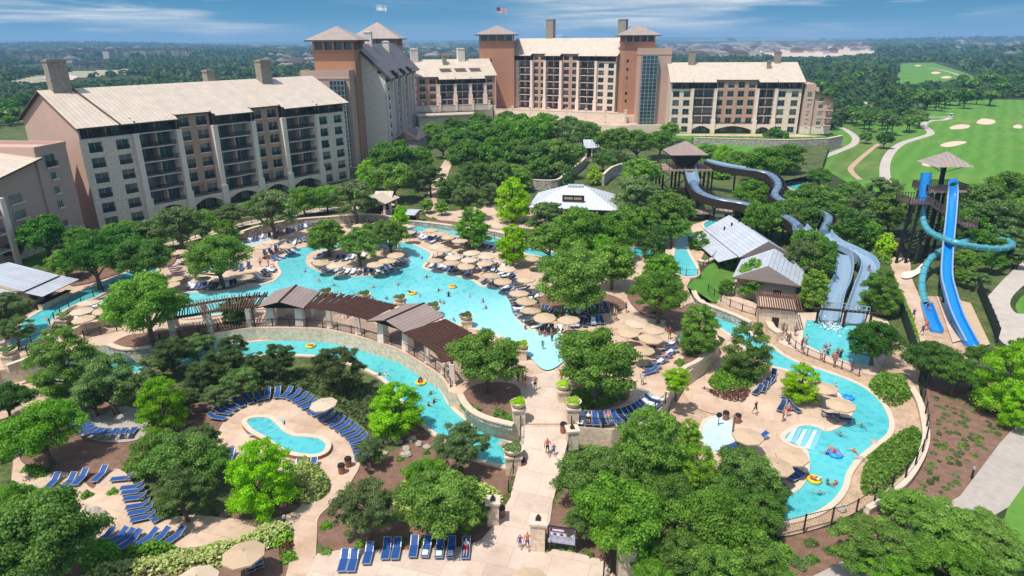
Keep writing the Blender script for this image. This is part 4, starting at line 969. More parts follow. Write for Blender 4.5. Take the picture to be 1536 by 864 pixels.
# small pink end of the right wing --------------------------------
A, B = flat(AT(1206,130,257)), flat(AT(1252,160,255)); u = (B-A).normalized(); W = (B-A).length
r = empty('hotel_annex', (A.x,A.y+.5,3), math.atan2(u.y,u.x), 'small pink annex with sloping roof at the end of the right wing', 'hotel building')
m = MB(); m.box(.8,W*.38,0,14,0,18.2); prof = [(W*.38+.01,0),(W,0),(W,12.4),(W*.38+.01,15.8)]
b = len(m.v); m.v += [(x,1,z) for x, z in prof]+[(x,15,z) for x, z in prof]
for q in ((0,1,2,3),(5,4,7,6),(1,5,6,2),(4,0,3,7),(3,2,6,7)): m.f.append(tuple(b+i for i in q)); m.m.append(0)
m.build('wall', M_pinkpale, r)
m = MB(); m.box(.79,W*.38+.02,-.05,14,0,2.8); m.box(W*.38+.03,W+.03,.95,15,0,2.8); m.build('plinth', M_cream, r)
m = MB(); m.v += [(W*.36,-.2,15.95),(W+1.4,-.2,11.9),(W+1.4,15.5,11.9),(W*.36,15.5,15.95)]; m.f.append((0,1,2,3)); m.m.append(0); m.v += [(x,y,z-.25) for x,y,z in m.v[:4]]; m.f += [(7,6,5,4),(0,4,5,1),(1,5,6,2)]; m.m += [1,1,1]
rf = m.build('roof', [M_roof, M_soffit], r); m = MB(); m.box(W*.5,W*.5+1.3,6,7.4,13,16.6); m.build('chimney', M_pinkpale, rf)
for z in (3.4,6.6,9.4,12): inst('window', window_mesh(1.6,1.4,'plain'), r, (W*.62,.94,z)); inst('window', window_mesh(.8,.8,'plain'), r, (W*.22,-.06,z))
inst('window', window_mesh(1.6,2.0,'plain'), r, (W*.22,-.06,13.5))
for z in (3.2,6,8.8): inst('balcony', balcony_mesh(2.4,2.6,1.2), r, (W-2.6,-.3,z))
# terraces in front of the central block ----------------------------
def retaining(name, label, P, z0, z1, mat, wd=1.0, cat='stone wall', piers=0, pz=1.2):
    r = empty(name, (P[0][0],P[0][1],z0), 0, label, cat); O = Vector((P[0][0],P[0][1],z0)); m = MB()
    m.ribbon([Vector((p[0],p[1],z0))-O for p in P], [(-wd/2,0),(wd/2,0),(wd/2,z1-z0),(-wd/2,z1-z0)]); m.build('wall', mat, r)
    m = MB(); m.ribbon([Vector((p[0],p[1],z1))-O for p in P], [(-wd/2-.08,0.01),(wd/2+.08,0.01),(wd/2+.08,.16),(-wd/2-.08,.16)]); m.build('coping', M_coping, r)
    if piers:
        tot = [0]
        for a, b in zip(P, P[1:]): tot.append(tot[-1]+math.dist(a[:2], b[:2]))
        for k in range(piers):
            s = tot[-1]*k/(piers-1)
            for i in range(len(P)-1):
                if s <= tot[i+1]+1e-6: t = (s-tot[i])/max(1e-6,tot[i+1]-tot[i]); x = P[i][0]+(P[i+1][0]-P[i][0])*t; y = P[i][1]+(P[i+1][1]-P[i][1])*t; break
            m = MB(); m.box(x-wd*.8,x+wd*.8,y-wd*.8,y+wd*.8,z0,z1+pz); m.box(x-wd,x+wd,y-wd,y+wd,z1+pz,z1+pz+.25); o = m.build('pier', mat, r); o.location = -O
    return r
def podium(label, poly, z0, z1, mat, top):
    r = empty('terrace_block', (poly[0][0],poly[0][1],z0), 0, label, 'terrace'); m = MB(); m.prism([(p[0]-poly[0][0],p[1]-poly[0][1]) for p in poly], 0, z1-z0, 0, 1); m.build('wall', [mat, top], r); return r
podium('raised stone terrace in front of the tall central block', [(-6,300),(46,277),(56,279),(50,300),(45,320),(-8,345)], ZU, 8, M_cream, M_deck)
podium('lower stone terrace in front of the tall central block', [(-10,292),(42,268),(60,270),(56,278.5),(46,276.5),(-6,299.5)], ZU, 5.2, M_cream, M_deck)
retaining('parapet_wall', 'cream parapet with piers along the central terrace', [(-7,299),(46,275.6)], 5.25, 9.0, M_cream, .6, piers=8)
podium('raised terrace under the wing with dormers', [(-42,276),(-12,286),(-8,292),(-8,330),(-42,320)], ZU, 10.5, M_cream, M_deck)
retaining('parapet_wall', 'cream parapet with piers below the wing with dormers', [(-42,275),(-9,286)], 10, 12.2, M_cream, .6, piers=6)
r = empty('terrace_pavilion', (-26,268,ZU), R(18), 'flat cream roofed pavilion below the wing with dormers', 'pavilion')
m = MB(); m.box(-11,13,-2.5,5,7.6,8.0,0); m.build('roof', M_roof, r); m = MB(); m.box(-10.5,12.5,-1.2,4.6,0,7.59); m.build('wall', M_cream, r)
r = empty('entrance_pavilion', (-33,225,ZU), R(82), 'dark roofed porch beside the side wing', 'pavilion')
m = MB(); m.v = [(-7,-4,5),(7,-4,5),(7,0,7.6),(-7,0,7.6),(-7,4,5),(7,4,5)]; m.f = [(0,1,2,3),(3,2,5,4),(0,3,4),(1,5,2)]; m.m = [0,0,0,0]; m.build('roof', M_roofdark, r)
m = MB(); m.box(-6.4,6.4,-3.4,3.4,0,4.98); m.build('wall', M_grayhut, r)
# planted retaining walls below the right wing
pw = [AT(1040,212,240),AT(1100,216,237),AT(1180,222,233),AT(1240,218,236),AT(1262,208,243)]
retaining('retaining_wall', 'long rubble stone retaining wall below the right wing', [(p.x,p.y) for p in pw], ZU-2, ZU+2.2, M_rubble, 1.0)
bank = [(54,262),(60,252),(pw[0].x,pw[0].y+1),(pw[2].x,pw[2].y+1),(pw[3].x,pw[3].y+1),(118,248),(114,262),(60,262)]
m = MB(); m.prism(bank, 0, 3.0, 0, 0); tag(m.build('raised_lawn', M_lawn), kind='structure')
o = leafbed('hedge', [(p.x,p.y+.7) for p in pw]+[(p.x,p.y+3.6) for p in pw[::-1]], 3.0, 1.2, 10, .35, L_mid, 3); tag(o, 'long green hedge on the retaining wall below the right wing', 'hedge')
m = MB(); m.prism([(61,259),(108,256),(114,250),(110,249),(60,255)], 3.0, 3.06); tag(m.build('terrace_walk', M_deck), kind='structure')
# ------------------------------------------------------------------ pavilions, pergolas, huts, slides, walls, fences
def cum(P):
    t = [0]
    for a, b in zip(P, P[1:]): t.append(t[-1]+(b-a).length)
    return t
def along(P, T, s):
    s = max(0, min(T[-1]-1e-4, s))
    for i in range(len(P)-1):
        if s <= T[i+1]: break
    k = (s-T[i])/(T[i+1]-T[i]); p = P[i].lerp(P[i+1], k); t = (P[min(i+2,len(P)-1)]-P[max(i-1,0)]); t.z = 0; t.normalize()
    return p, t
EP = [Vector(p) for p in smooth([tuple(v) for v in Gs([(240,514),(290,507),(340,497),(384,492),(434,492),(484,494),(524,502),(559,512),(596,524),(634,547),(659,564),(671,582)], ZU)], False, 5)]
ET = cum(EP)
def spx(px):          # arc position whose image column is px
    return min((abs(768+F*(c := CROT.transposed() @ (along(EP,ET,s)[0]-CP)).x/-c.z - px), s) for s in [ET[-1]*i/400 for i in range(401)])[1]
def pergola(s0, s1, label, posts, h=2.65, d=4.3):
    p0, _ = along(EP, ET, (s0+s1)/2); r = empty('pergola', p0, 0, label, 'pergola'); O = p0
    def off(s, o): p, t = along(EP, ET, s); n = Vector((-t.y, t.x, 0)); return p + n*o - O
    n = 12
    for o in (.7, d): 
        m = MB(); m.ribbon([off(s0+(s1-s0)*i/n, o)+Vector((0,0,h)) for i in range(n+1)], [(-.1,0),(.1,0),(.1,.3),(-.1,.3)]); m.build('beam', M_redwood, r)
    m = MB(); s = s0+.1; 
    while s < s1: a, b = off(s,-.5), off(s, d+.7); m.bar(a+Vector((0,0,h+.42)), b+Vector((0,0,h+.42)), .10, .22); s += .32
    m.build('slats', M_redwood, r)
    for sp_ in posts:
        for o in (.7, d):
            q = off(sp_, o); m = MB(); m.box(q.x-.28,q.x+.28,q.y-.28,q.y+.28,0,h-.02); m.box(q.x-.38,q.x+.38,q.y-.38,q.y+.38,0,.25); m.build('post', M_trim, r)
    return r
def pavilion(sc, label, w=6.4, d=6.2, h=2.95, rise=.9):
    p, t = along(EP, ET, sc); n = Vector((-t.y,t.x,0)); c = p+n*2.6
    r = empty('pavilion', c, math.atan2(t.y,t.x), label, 'pavilion')
    m = MB(); b = 0; T_ = .14
    for k, (sx) in enumerate((-1,1)):
        m.face([(sx*w/2,-d/2,h),(0,-d/2+.0,h+rise),(0,d/2,h+rise),(sx*w/2,d/2,h)][::sx], 0); m.face([(sx*w/2,-d/2,h-T_),(0,-d/2,h+rise-T_),(0,d/2,h+rise-T_),(sx*w/2,d/2,h-T_)][::-sx], 1)
        m.face([(sx*w/2,-d/2,h),(sx*w/2,-d/2,h-T_),(0,-d/2,h+rise-T_),(0,-d/2,h+rise)], 1); m.face([(sx*w/2,-d/2,h),(sx*w/2,d/2,h),(sx*w/2,d/2,h-T_),(sx*w/2,-d/2,h-T_)], 1)
    m.bar((0,-d/2,h+rise+.03),(0,d/2,h+rise+.03),.25,.12,1)
    m.build('roof', [M_roofmauve, M_darkwood], r)
    m = MB(); m.v = [(-w/2+.8,-d/2+1,h-.1),(w/2-.8,-d/2+1,h-.1),(0,-d/2+1,h+rise-.4)]; m.f = [(0,1,2)]; m.m = [0]; m.bar((-w/2+.6,-d/2+1.05,h-.25),(w/2-.6,-d/2+1.05,h-.25),.2,.25); m.bar((-w/2+.6,d/2-1.4,h-.25),(w/2-.6,d/2-1.4,h-.25),.2,.25); m.build('truss', M_darkwood, r)
    for x in (-w/2+1.3, w/2-1.3):
        for y in (-d/2+1.4, d/2-1.6): m = MB(); m.frustum(x,y,1.1,1.1,.85,.85,0,h-.4); m.build('post', M_trim, r)
    return r
sA, sB = spx(427), spx(588)
pergola(0.3, sA-3.0, 'brown slatted pergola left of the first pavilion on the river wall', [1.5, 6, 10.5, sA-4.5])
pavilion(sA, 'left of the two mauve roofed pavilions on the curved river wall')
pergola(sA+3.1, sB-3.2, 'brown slatted pergola between the two pavilions', [spx(491), spx(533)])
pavilion(sB, 'right of the two mauve roofed pavilions on the curved river wall', w=6.8, d=6.8)
pergola(sB+3.2, ET[-1]-.2, 'brown slatted pergola curving down from the right pavilion', [spx(634), spx(658), ET[-1]-.4], d=4.9)

def fence(P, label, h=1.15, post=2.2, pick=.16, mat=None, name='fence', cat='fence', screen=None):
    mat = mat or M_iron; P = [Vector(p) for p in P]; T = cum(P); O = P[0]; r = empty(name, O, 0, label, cat); n = max(1, round(T[-1]/post))
    for i in range(n+1):
        p, t = along(P, T, T[-1]*i/n); q = p-O; m = MB(); m.box(q.x-.05,q.x+.05,q.y-.05,q.y+.05,q.z-.1,q.z+h+.05); m.build('post', mat, r)
    for z in (.12, h-.08):
        m = MB()
        for i in range(n*2): a, _ = along(P,T,T[-1]*i/(2*n)); b, _ = along(P,T,T[-1]*(i+1)/(2*n)); m.bar(a-O+Vector((0,0,z)), b-O+Vector((0,0,z)), .045)
        m.build('rail', mat, r)
    if pick:
        m = MB(); k = int(T[-1]/pick)
        for i in range(k):
            p, t = along(P,T,T[-1]*(i+.5)/k); q = p-O; w_ = .014; m.face([(q.x-t.x*w_,q.y-t.y*w_,q.z+.1),(q.x+t.x*w_,q.y+t.y*w_,q.z+.1),(q.x+t.x*w_,q.y+t.y*w_,q.z+h-.1),(q.x-t.x*w_,q.y-t.y*w_,q.z+h-.1)])
        m.build('pickets', mat, r)
    if screen:
        m = MB(); k = n*2
        for i in range(k): a, _ = along(P,T,T[-1]*i/k); b, _ = along(P,T,T[-1]*(i+1)/k); a -= O; b -= O; m.bar(a+Vector((0,0,h/2)), b+Vector((0,0,h/2)), .02, h*.92)
        m.build('screen', screen, r)
    return r
def sm3(pts, z, n=4): return [Vector(p) for p in smooth([tuple(v) for v in Gs(pts, z)], False, n)]
M_screen = plain('green_windscreen', (.012,.035,.022), .9)
tt = [along(EP,ET,s)[0]+Vector((-along(EP,ET,s)[1].y,along(EP,ET,s)[1].x,0))*.35 for s in [ET[-1]*i/40 for i in range(41)]]
fence(tt, 'black iron railing along the top of the curved river wall')
fence(sm3([(225,375),(300,356),(370,336),(470,317),(530,307),(590,300)], ZU+.1), 'black iron railing along the walk below the left hotel wing', 1.2)
fence(Gs([(29,528),(50,517),(70,508)], ZU), 'short black railing across the near end of the left river')
fence(sm3([(76,490),(86,477),(106,463),(144,447),(170,434),(205,420)], ZU), 'black railing on the right bank of the left river')
fence(Gs([(127,509),(150,503),(176,497)], ZU), 'short black railing beside the left bridge walk')
fence(Gs([(15,543),(42,533)], ZU), 'short black railing by the lower left gate pillar')
fence(sm3([(869,639),(918,643),(960,634),(984,616),(998,604)], ZU), 'black railing on the curved terrace wall right of the bridge')
fence(sm3([(1168,492),(1180,512),(1202,530),(1228,541),(1252,550),(1288,565)], 0.1), 'rust coloured railing between the slide pool and the river', 1.1, mat=M_redwood, pick=None)
fence(sm3([(1062,437),(1085,455),(1110,466),(1133,474)], 1.4), 'iron railing above the rubble wall by the stone hut', 1.1)
fence(sm3([(1163,806),(1205,795),(1240,786),(1272,778),(1300,760),(1330,742),(1360,716),(1378,690),(1388,664),(1389,640),(1384,600),(1378,572)], .5), 'long black garden fence round the lower right river', 1.5, 2.6)
fence(sm3([(1343,452),(1352,480),(1362,510),(1371,540)], 0), 'tall green screened fence beside the tower slide path', 2.2, screen=M_screen)
fence(sm3([(1466,440),(1478,470),(1490,500),(1495,515)], 0), 'tall green screened fence beside the driveway', 2.2, screen=M_screen)
fence([G(781,640,2.0), G(784,668,1.9)+Vector((-.25,0,0)), G(768,738,.15)+Vector((-.3,0,0))], 'black railing on the left side of the foot bridge', 1.15)
fence([G(857,640,2.0), G(851,668,1.9)+Vector((.2,0,0)), G(834,735,.15)+Vector((.25,0,0))], 'black railing on the right side of the foot bridge', 1.15)
fence(sm3([(938,376),(965,384),(1000,400),(1020,413)], ZU), 'dark railing along the bank of the back river', 1.1, mat=M_darkwood)
fence(sm3([(690,350),(740,360),(790,374)], ZU), 'dark railing along the narrow back river channel', 1.1)
fence(Gs([(1008,414),(1050,414)], ZU+.3), 'red brown bridge railing over the back river', 1.1, mat=M_redwood, pick=None)
fence(sm3([(1046,414),(1052,404),(1066,394),(1073,386)], ZU), 'iron railing curving up beside the hut path', 1.1, mat=M_redwood)
fence([G(905,870,.2), G(938,834,.3)], 'black railing beside the bottom gate pillar', 1.6, 1.0)
def wallrun(label, pts, z0, h, mat=None, wd=.55, sm=True): 
    P = [Vector(p) for p in (smooth([tuple(v) for v in Gs(pts, z0+h)], False, 4) if sm else Gs(pts, z0+h))]
    return retaining('garden_wall', label, P, z0, z0+h, mat or M_rubble, wd, 'stone wall')
wallrun('white capped stone wall under the long black garden fence', [(1300,763),(1330,745),(1360,719),(1379,690),(1388,664),(1388,640),(1380,605),(1366,580)], 0, .5, M_trim, .5)
wallrun('rubble wall beside the river below the stone hut', [(1040,436),(1050,452),(1080,464),(1105,474),(1126,484)], 0, 1.4)
wallrun('curved rubble wall round the tree bed left of the bridge', [(690,593),(698,607),(713,620),(737,630),(770,638)], ZU-.02, .45)
wallrun('curved white stone wall below the left pergola', [(163,517),(187,524),(226,521),(262,512)], ZU-.02, .6)
wallrun('low stone wall round the shrub bed beside the terrace loungers', [(1000,590),(1022,556),(1045,543),(1066,527),(1072,512)], ZU-.02, .4, M_trim, .4)
wallrun('rubble wall below the hotel walk on the left', [(330,362),(380,342),(440,330),(500,325),(560,322),(600,328)], ZU, 1.6)
wallrun('long low rubble wall behind the back river', [(600,330),(650,335),(700,342),(745,348),(790,360)], ZU, 1.1)
wallrun('grey rubble wall behind the pool bar', [(798,270),(835,270),(850,258),(870,244),(878,236)], ZU, 2.4)
wallrun('long rubble wall below the sun terrace by the black slide tower', [(905,262),(920,250),(950,243),(985,243)], ZU, 3.0)
wallrun('stone river bank wall below the black slides', [(935,362),(960,360),(985,352),(1010,345),(1030,335)], ZU, 1.2)
wallrun('cream stone wall along the left bridge walk', [(88,500),(100,497),(140,484),(160,479)], ZU, .9, M_stonewall, .45, False)
wallrun('stone parapet of the left bridge walk', [(10,549),(60,532),(95,520)], ZU, .8, M_stonewall, .45, False)
wallrun('stepped stone wall below the stone hut', [(1150,478),(1158,492),(1170,500)], 0, 1.2, M_stonewall, .8, False)
wallrun('short curved stone wall by the hut path', [(1048,390),(1058,393),(1070,388)], ZU-.5, .9)

# huts -------------------------------------------------------------
def hut(label, P2, P3, P1, ze, zr, z0, roofm, wall, name='pool_hut', hip=False, ridge_u=False, inset=.7, openf=False, cat='hut', ln=None):
    """P2 front-left eave, P3 front-right eave, P1 back-left eave; the ridge runs away from the viewer, or along the front when ridge_u"""
    u = P3-P2; u.z = 0; W = u.length; u.normalize(); v = Vector((-u.y,u.x,0)); D_ = (P1-P2).dot(v) if ln is None else ln
    r = empty(name, (P2.x,P2.y,z0), math.atan2(u.y,u.x), label, cat); e, t = ze-z0, zr-z0
    m = MB(); T_ = .2
    if ridge_u:
        a, b = (D_/2 if hip else -.0), (D_/2 if hip else 0); R0, R1 = (a, D_/2, t), (W-b, D_/2, t)
        fs = [[(0,0,e),(W,0,e),R1,R0],[(W,D_,e),(0,D_,e),R0,R1]]; ends = [[(0,D_,e),(0,0,e),R0],[(W,0,e),(W,D_,e),R1]]
    else:
        a = W/2 if hip else 0; R0, R1 = (W/2, a, t), (W/2, D_-a, t)
        fs = [[(0,D_,e),(0,0,e),R0,R1],[(W,0,e),(W,D_,e),R1,R0]]; ends = [[(0,0,e),(W,0,e),R0],[(W,D_,e),(0,D_,e),R1]]
    for f in fs+(ends if hip else []):
        m.face(f, 0); m.face([(x,y,z-T_) for x,y,z in f][::-1], 1)
    for a_, b_ in (((0,0,e),(W,0,e)),((W,0,e),(W,D_,e)),((W,D_,e),(0,D_,e)),((0,D_,e),(0,0,e))):
        m.face([(a_[0],a_[1],e-T_),(b_[0],b_[1],e-T_),b_,a_], 1)
    if not hip:
        for f in ends: m.face([(p[0]+(-.003 if p[0] < W/2 and not ridge_u else 0),p[1],p[2]) for p in f] if False else [tuple(q) for q in [(f[0][0],f[0][1],f[0][2]-.01),(f[1][0],f[1][1],f[1][2]-.01),(f[2][0],f[2][1],f[2][2]-.01)]], 2)
    m.build('roof', [roofm, M_soffit, wall], r)
    m = MB(); i = inset
    if openf:
        m.box(i+1.2, W-i-1.2, D_*.35, D_-i, 0, e-.21)
        m.build('wall', wall, r)
        n = max(2, int(W/3.5))
        for k in range(n+1): x = i+(W-2*i)*k/n; m = MB(); m.box(x-.2,x+.2,i-.2,i+.2,0,e-.21); m.build('post', M_trim, r)
        m = MB(); m.box(i+.3, W-i-.3, i+.5, i+1.0, 0, 1.1); m.box(i+.2, W-i-.2, i+.35, i+1.15, 1.1, 1.2, 1); m.build('counter', [M_stonewall, M_darkwood], r)
    else:
        m.box(i, W-i, i, D_-i, 0, e-.21); m.build('wall', wall, r)
        m = MB(); m.box(W*.62, W*.62+1.1, i-.06, i-.01, 0, 2.1); m.build('door', M_darkwood, r); m = MB(); m.box(W*.25, W*.25+1.4, i-.06, i-.01, 1, 2.1); m.build('window', M_glassdark, r)
    return r
hb = hut('wide silver hip roofed pool bar with a brown sign on its roof', G(792,311,5.6), G(926,316,5.6), G(792,285,6), 5.6, 8.9, ZU, M_roofwhite, M_grayhut, 'pool_bar', True, True, openf=True, ln=14, cat='pool bar')
W_ = (G(926,316,5.6)-G(792,311,5.6)).length
m = MB(); x = W_*.50; m.box(x-2.2, x+2.2, 1.75, 1.95, 4.7, 5.95, 0); 
for k in range(9): m.box(x-1.75+k*.39, x-1.75+k*.39+(.26 if k != 4 else .1), 1.72, 1.745, 5.1, 5.55, 1)
m.build('roof_sign', [M_darkwood, M_tan], hb)
m = MB(); m.box(W_*.5-1.6,W_*.5+1.6,6.2,7.8,6.3,7.0); m.build('roof_vent', M_roofgrey, hb)
h1 = hut('large silver roofed hut with five small roof vents', G(1109,386,3.6), G(1190,384,3.6), G(1080,343,3.6), 3.6, 6.2, 0, M_roofgrey, M_grayhut)
u = (G(1190,384,3.6)-G(1109,386,3.6)); Wh = u.length; Dh = (G(1080,343,3.6)-G(1109,386,3.6)).dot(Vector((-u.y,u.x,0)).normalized())
for k in range(5): m = MB(); x = Wh*(.22+.14*k); z = 3.6+2.6*(1-abs(x-Wh/2)/(Wh/2)); m.tube([(x,Dh*.72,z-.1),(x,Dh*.72,z+.55)], .16, 6); m.build('vent', M_iron, h1)
m = MB(); m.v = [(-3.2,.5,2.7),(-.05,.5,3.5),(-.05,Dh-.5,3.5),(-3.2,Dh-.5,2.7)]; m.f = [(0,1,2,3)]; m.m = [0]; m.v += [(x,y,z-.12) for x,y,z in m.v[:4]]; m.f += [(7,6,5,4),(0,4,5,1),(0,3,7,4)]; m.m += [1,1,1]; m.build('awning', [M_roofgrey, M_soffit], h1)
for k in range(4): m = MB(); y = .8+(Dh-1.6)*k/3; m.box(-3.05,-2.85,y-.1,y+.1,0,2.6); m.build('post', M_darkwood, h1)
hut('silver roofed hut in front of the large vented one', G(1098,416,3.4), G(1202,430,3.4), G(1110,389,3.4), 3.4, 5.9, 0, M_roofgrey, M_grayhut, ln=9.5)
hut('small two tier silver roofed hut in the grove', G(876,222,6), G(900,222,6), G(876,208,6), 6, 7.8, ZU, M_roofgrey, M_darkwood, ridge_u=True, openf=True, ln=11)
hl = hut('large white roofed bar at the left edge by the river', G(35,437,5.2), G(89,413,5.2), G(0,420,5.2), 5.2, 7.0, ZU, M_roofgrey, M_stonewall, ridge_u=True, ln=15, inset=.9)
u = G(89,413,5.2)-G(35,437,5.2); Wl = u.length
m = MB(); m.v = [(0,-2.6,2.5),(Wl+.5,-2.6,2.5),(Wl+.5,.1,3.0),(0,.1,3.0)]; m.f = [(0,1,2,3)]; m.m=[0]; m.v += [(x,y,z-.1) for x,y,z in m.v[:4]]; m.f += [(7,6,5,4),(0,4,5,1)]; m.m += [1,1]; m.build('awning', [M_roofgrey, M_soffit], hl)
m = MB(); m.box(.6,Wl-.6,-1.6,-1.0,0,1.1); m.box(.5,Wl-.5,-1.8,-.9,1.1,1.18,1); m.build('counter', [M_stonewall, M_darkwood], hl)
hut('second white roofed bar hut cut by the left edge', G(-28,466,5.0), G(26,439,5.0), G(-60,440,5), 5.0, 6.6, ZU, M_roofgrey, M_stonewall, ridge_u=True, ln=12, inset=.9)
hut('small beige roofed cabana by the hotel walk', G(559,300,5), G(587,300,5), G(560,288,5), 5, 6.3, ZU, M_roof, M_darkwood, 'cabana', ridge_u=True, openf=True, ln=6)
hut('second beige roofed cabana right of the first', G(578,306,5), G(600,296,5), G(560,288,5), 5, 6.2, ZU, M_roof, M_darkwood, 'cabana', ridge_u=True, openf=True, ln=7)
hut('small flat grey service shed by the planted terrace', G(602,322,4.4), G(622,323,4.4), G(602,318,4.4), 4.4, 4.8, ZU, M_roofgrey, M_grayhut, 'service_shed', ridge_u=True, ln=5, cat='shed')
# stone hut with a pergola roof
p = G(1136,494,0); q = G(1192,500,0); u = (q-p); W = u.length; r = empty('stone_hut', p, math.atan2(u.y,u.x), 'square stone hut with a brown slatted top above the river', 'hut')
m = MB(); m.box(0,W,0,5,0,3.0); m.build('wall', M_stonewall, r); m = MB()
for k in range(19): x = -.4+(W+.8)*k/18; m.bar((x,-.6,3.55),(x,5.4,3.55),.12,.2)
m.build('slats', M_redwood, r)
for y in (-.2, 4.9): m = MB(); m.bar((-.5,y,3.3),(W+.5,y,3.3),.16,.26); m.build('beam', M_redwood, r)
for x in (.2, W-.2): m = MB(); m.box(x-.12,x+.12,-.1,.14,3.0,3.2); m.build('post', M_redwood, r)
m = MB(); m.box(W*.35,W*.35+.9,-.05,-.01,.1,2); m.build('door', M_darkwood, r)

# black slide tower and its two tube slides -------------------------
def legs(m, pts, x, z0=0, w=.28):
    pass
c = AT(1026,250,158); zc = c.z
r = empty('slide_tower', (c.x,c.y,ZU), 0, 'dark timber slide tower with mauve pyramid roof behind the grey slides', 'slide tower')
H = zc-ZU
m = MB(); m.box(-6.2,5.6,-4.2,4.2,H-.35,H); m.build('deck', M_ply, r)
m = MB(); 
for a, b in (((-6.2,-4.2),(-1,-4.2)),((2.2,-4.2),(5.6,-4.2)),((5.6,-4.2),(5.6,4.2)),((5.6,4.2),(-6.2,4.2)),((-6.2,4.2),(-6.2,-4.2))):
    for z in (H+.4,H+.8,H+1.15): m.bar((*a,z),(*b,z),.06)
    n = max(2,int(math.dist(a,b)/1.4))
    for i in range(n+1): m.bar((a[0]+(b[0]-a[0])*i/n,a[1]+(b[1]-a[1])*i/n,H),(a[0]+(b[0]-a[0])*i/n,a[1]+(b[1]-a[1])*i/n,H+1.2),.09)
m.build('railing', M_darkwood, r)
for x in (-5.6,-1.8,1.8,5.0):
    for y in (-3.6,0,3.6): m = MB(); m.box(x-.2,x+.2,y-.2,y+.2,0,H-.36); m.build('post', M_darkwood, r)
m = MB()
for y in (-3.85,3.85):
    for (xa,xb) in ((-5.6,-1.8),(-1.8,1.8),(1.8,5.0)):
        for z in (.3,H*.5): m.bar((xa,y,z),(xb,y,z+H*.45),.14); m.bar((xb,y+.16,z),(xa,y+.16,z+H*.45),.14)
m.build('bracing', M_darkwood, r)
m = MB(); rz = 3.4; m.v = [(-4.4,-4.4,H+rz),(4.4,-4.4,H+rz),(4.4,4.4,H+rz),(-4.4,4.4,H+rz),(0,0,H+rz+2.7)]; m.f = [(0,1,4),(1,2,4),(2,3,4),(3,0,4)]; m.m = [0]*4; m.box(-4.4,4.4,-4.4,4.4,H+rz-.25,H+rz-.003,1); m.build('roof', [M_roofmauve, M_darkwood], r)
m = MB(); m.frustum(0,0,3.6,3.6,6.6,6.6,H+.4,H+rz-.26); m.build('slatted_core', M_darkwood, r)
def tubeslide(label, pts, tube_to, tube_from=0, r_=.85, mt=None, mc=None, board=True, post=5.5, wch=1.25, zg=0.0, name='water_slide', pw=.16):
    P = [Vector(p) for p in smooth([tuple(G(x,y,z) if len((x,y,z))==3 else 0) for x, y, z in pts], False, 6)]; O = Vector((P[0].x,P[0].y,0)); Q = [p-O for p in P]
    n0, n1 = int(tube_from*6), int(tube_to*6); mt = mt or M_slidegrey; mc = mc or M_slidelow
    R0 = empty(name, O, 0, label, 'water slide')
    if n1 > n0:
        m = MB(); m.tube(Q[n0:n1+1], r_, 12, caps=False); m.build('tube', mt, R0, True)
        m = MB(); k = n0
        while k <= n1:
            a = Q[k]; t = (Q[min(k+1,len(Q)-1)]-Q[max(k-1,0)]).normalized(); m.tube([a-t*.07,a+t*.07], r_+.07, 12); k += 3
        m.build('joint_rings', mt, R0)
    def chute(i0, i1):
        m = MB(); w = wch; m.ribbon(Q[i0:i1+1], [(-w-.08,-.1),(w+.08,-.1),(w+.08,.95),(w-.02,.95),(w-.3,.25),(.3,.03),(-.3,.03),(-w+.3,.25),(-w+.02,.95),(-w-.08,.95)]); m.build('chute', mc, R0, False)
    if n0 > 0: chute(0, n0)
    if n1 < len(Q)-1: chute(n1, len(Q)-1)
    if board:
        m = MB(); w = r_+.55; m.ribbon([q-Vector((0,0,r_*.9)) for q in Q[:n1+1]], [(-w,-.2),(w,-.2),(w,1.35),(w-.1,1.35),(w-.1,-.08),(-w+.1,-.08),(-w+.1,1.35),(-w,1.35)]); m.build('side_boards', M_darkwood, R0)
    T = cum(Q); s = 2
    while s < T[-1]-1:
        p, t = along(Q, T, s)
        if p.z > zg+1.6:
            m = MB(); n = Vector((-t.y,t.x,0)); zt = p.z-r_*.9-.2
            m.bar((p.x,p.y,zg),(p.x,p.y,zt-.6),pw*2); 
            for e in (-1,1): m.bar((p.x,p.y,zt-1.0),tuple(Vector((p.x,p.y,zt))+n*e*(r_+.4)),pw)
            m.build('support', M_darkwood, R0)
        s += post
    return R0
tubeslide('grey blue tube slide that curves down in front of the timber tower', [(1033,247,8.7),(1036,262,7.9),(1040,276,7.4),(1048,289,7.0),(1062,297,6.7),(1083,303,6.4),(1113,308,6.1),(1138,315,5.8),(1162,322,5.4),(1186,332,5.0),(1199,343,4.6),(1214,358,3.9),(1240,366,3.3),(1258,376,2.7),(1266,396,2.1),(1264,416,1.6),(1259,431,1.2),(1252,446,.9),(1243,484,.35)], 10, 2)
tubeslide('grey blue tube slide that loops out to the right of the timber tower', [(1058,245,8.7),(1075,249,8.3),(1093,253,8),(1118,257,7.6),(1140,260,7.3),(1155,264,7),(1165,272,6.7),(1167,282,6.3),(1162,294,6),(1178,306,5.6),(1215,316,5.2),(1242,328,4.8),(1235,351,4.2),(1250,366,3.6),(1275,378,2.9),(1296,390,2.3),(1304,402,2.0),(1301,418,1.6),(1295,434,1.2),(1290,449,.8),(1279,486,.35)], 12, 3)
b0, b1 = G(1236,462,2.6), G(1302,471,2.6)
r = empty('footbridge_gantry', (b0.x,b0.y,0), 0, 'thin white railed walkway crossing above the two slide ends', 'walkway'); u = b1-b0
m = MB(); m.bar((-1.5,0,2.6),(u.x+2,u.y,2.6),.5,.18); m.build('deck', M_darkwood, r); m = MB()
for k in range(12): m.bar((u.x*k/11,u.y*k/11-.28,2.7),(u.x*k/11,u.y*k/11-.28,3.7),.06)
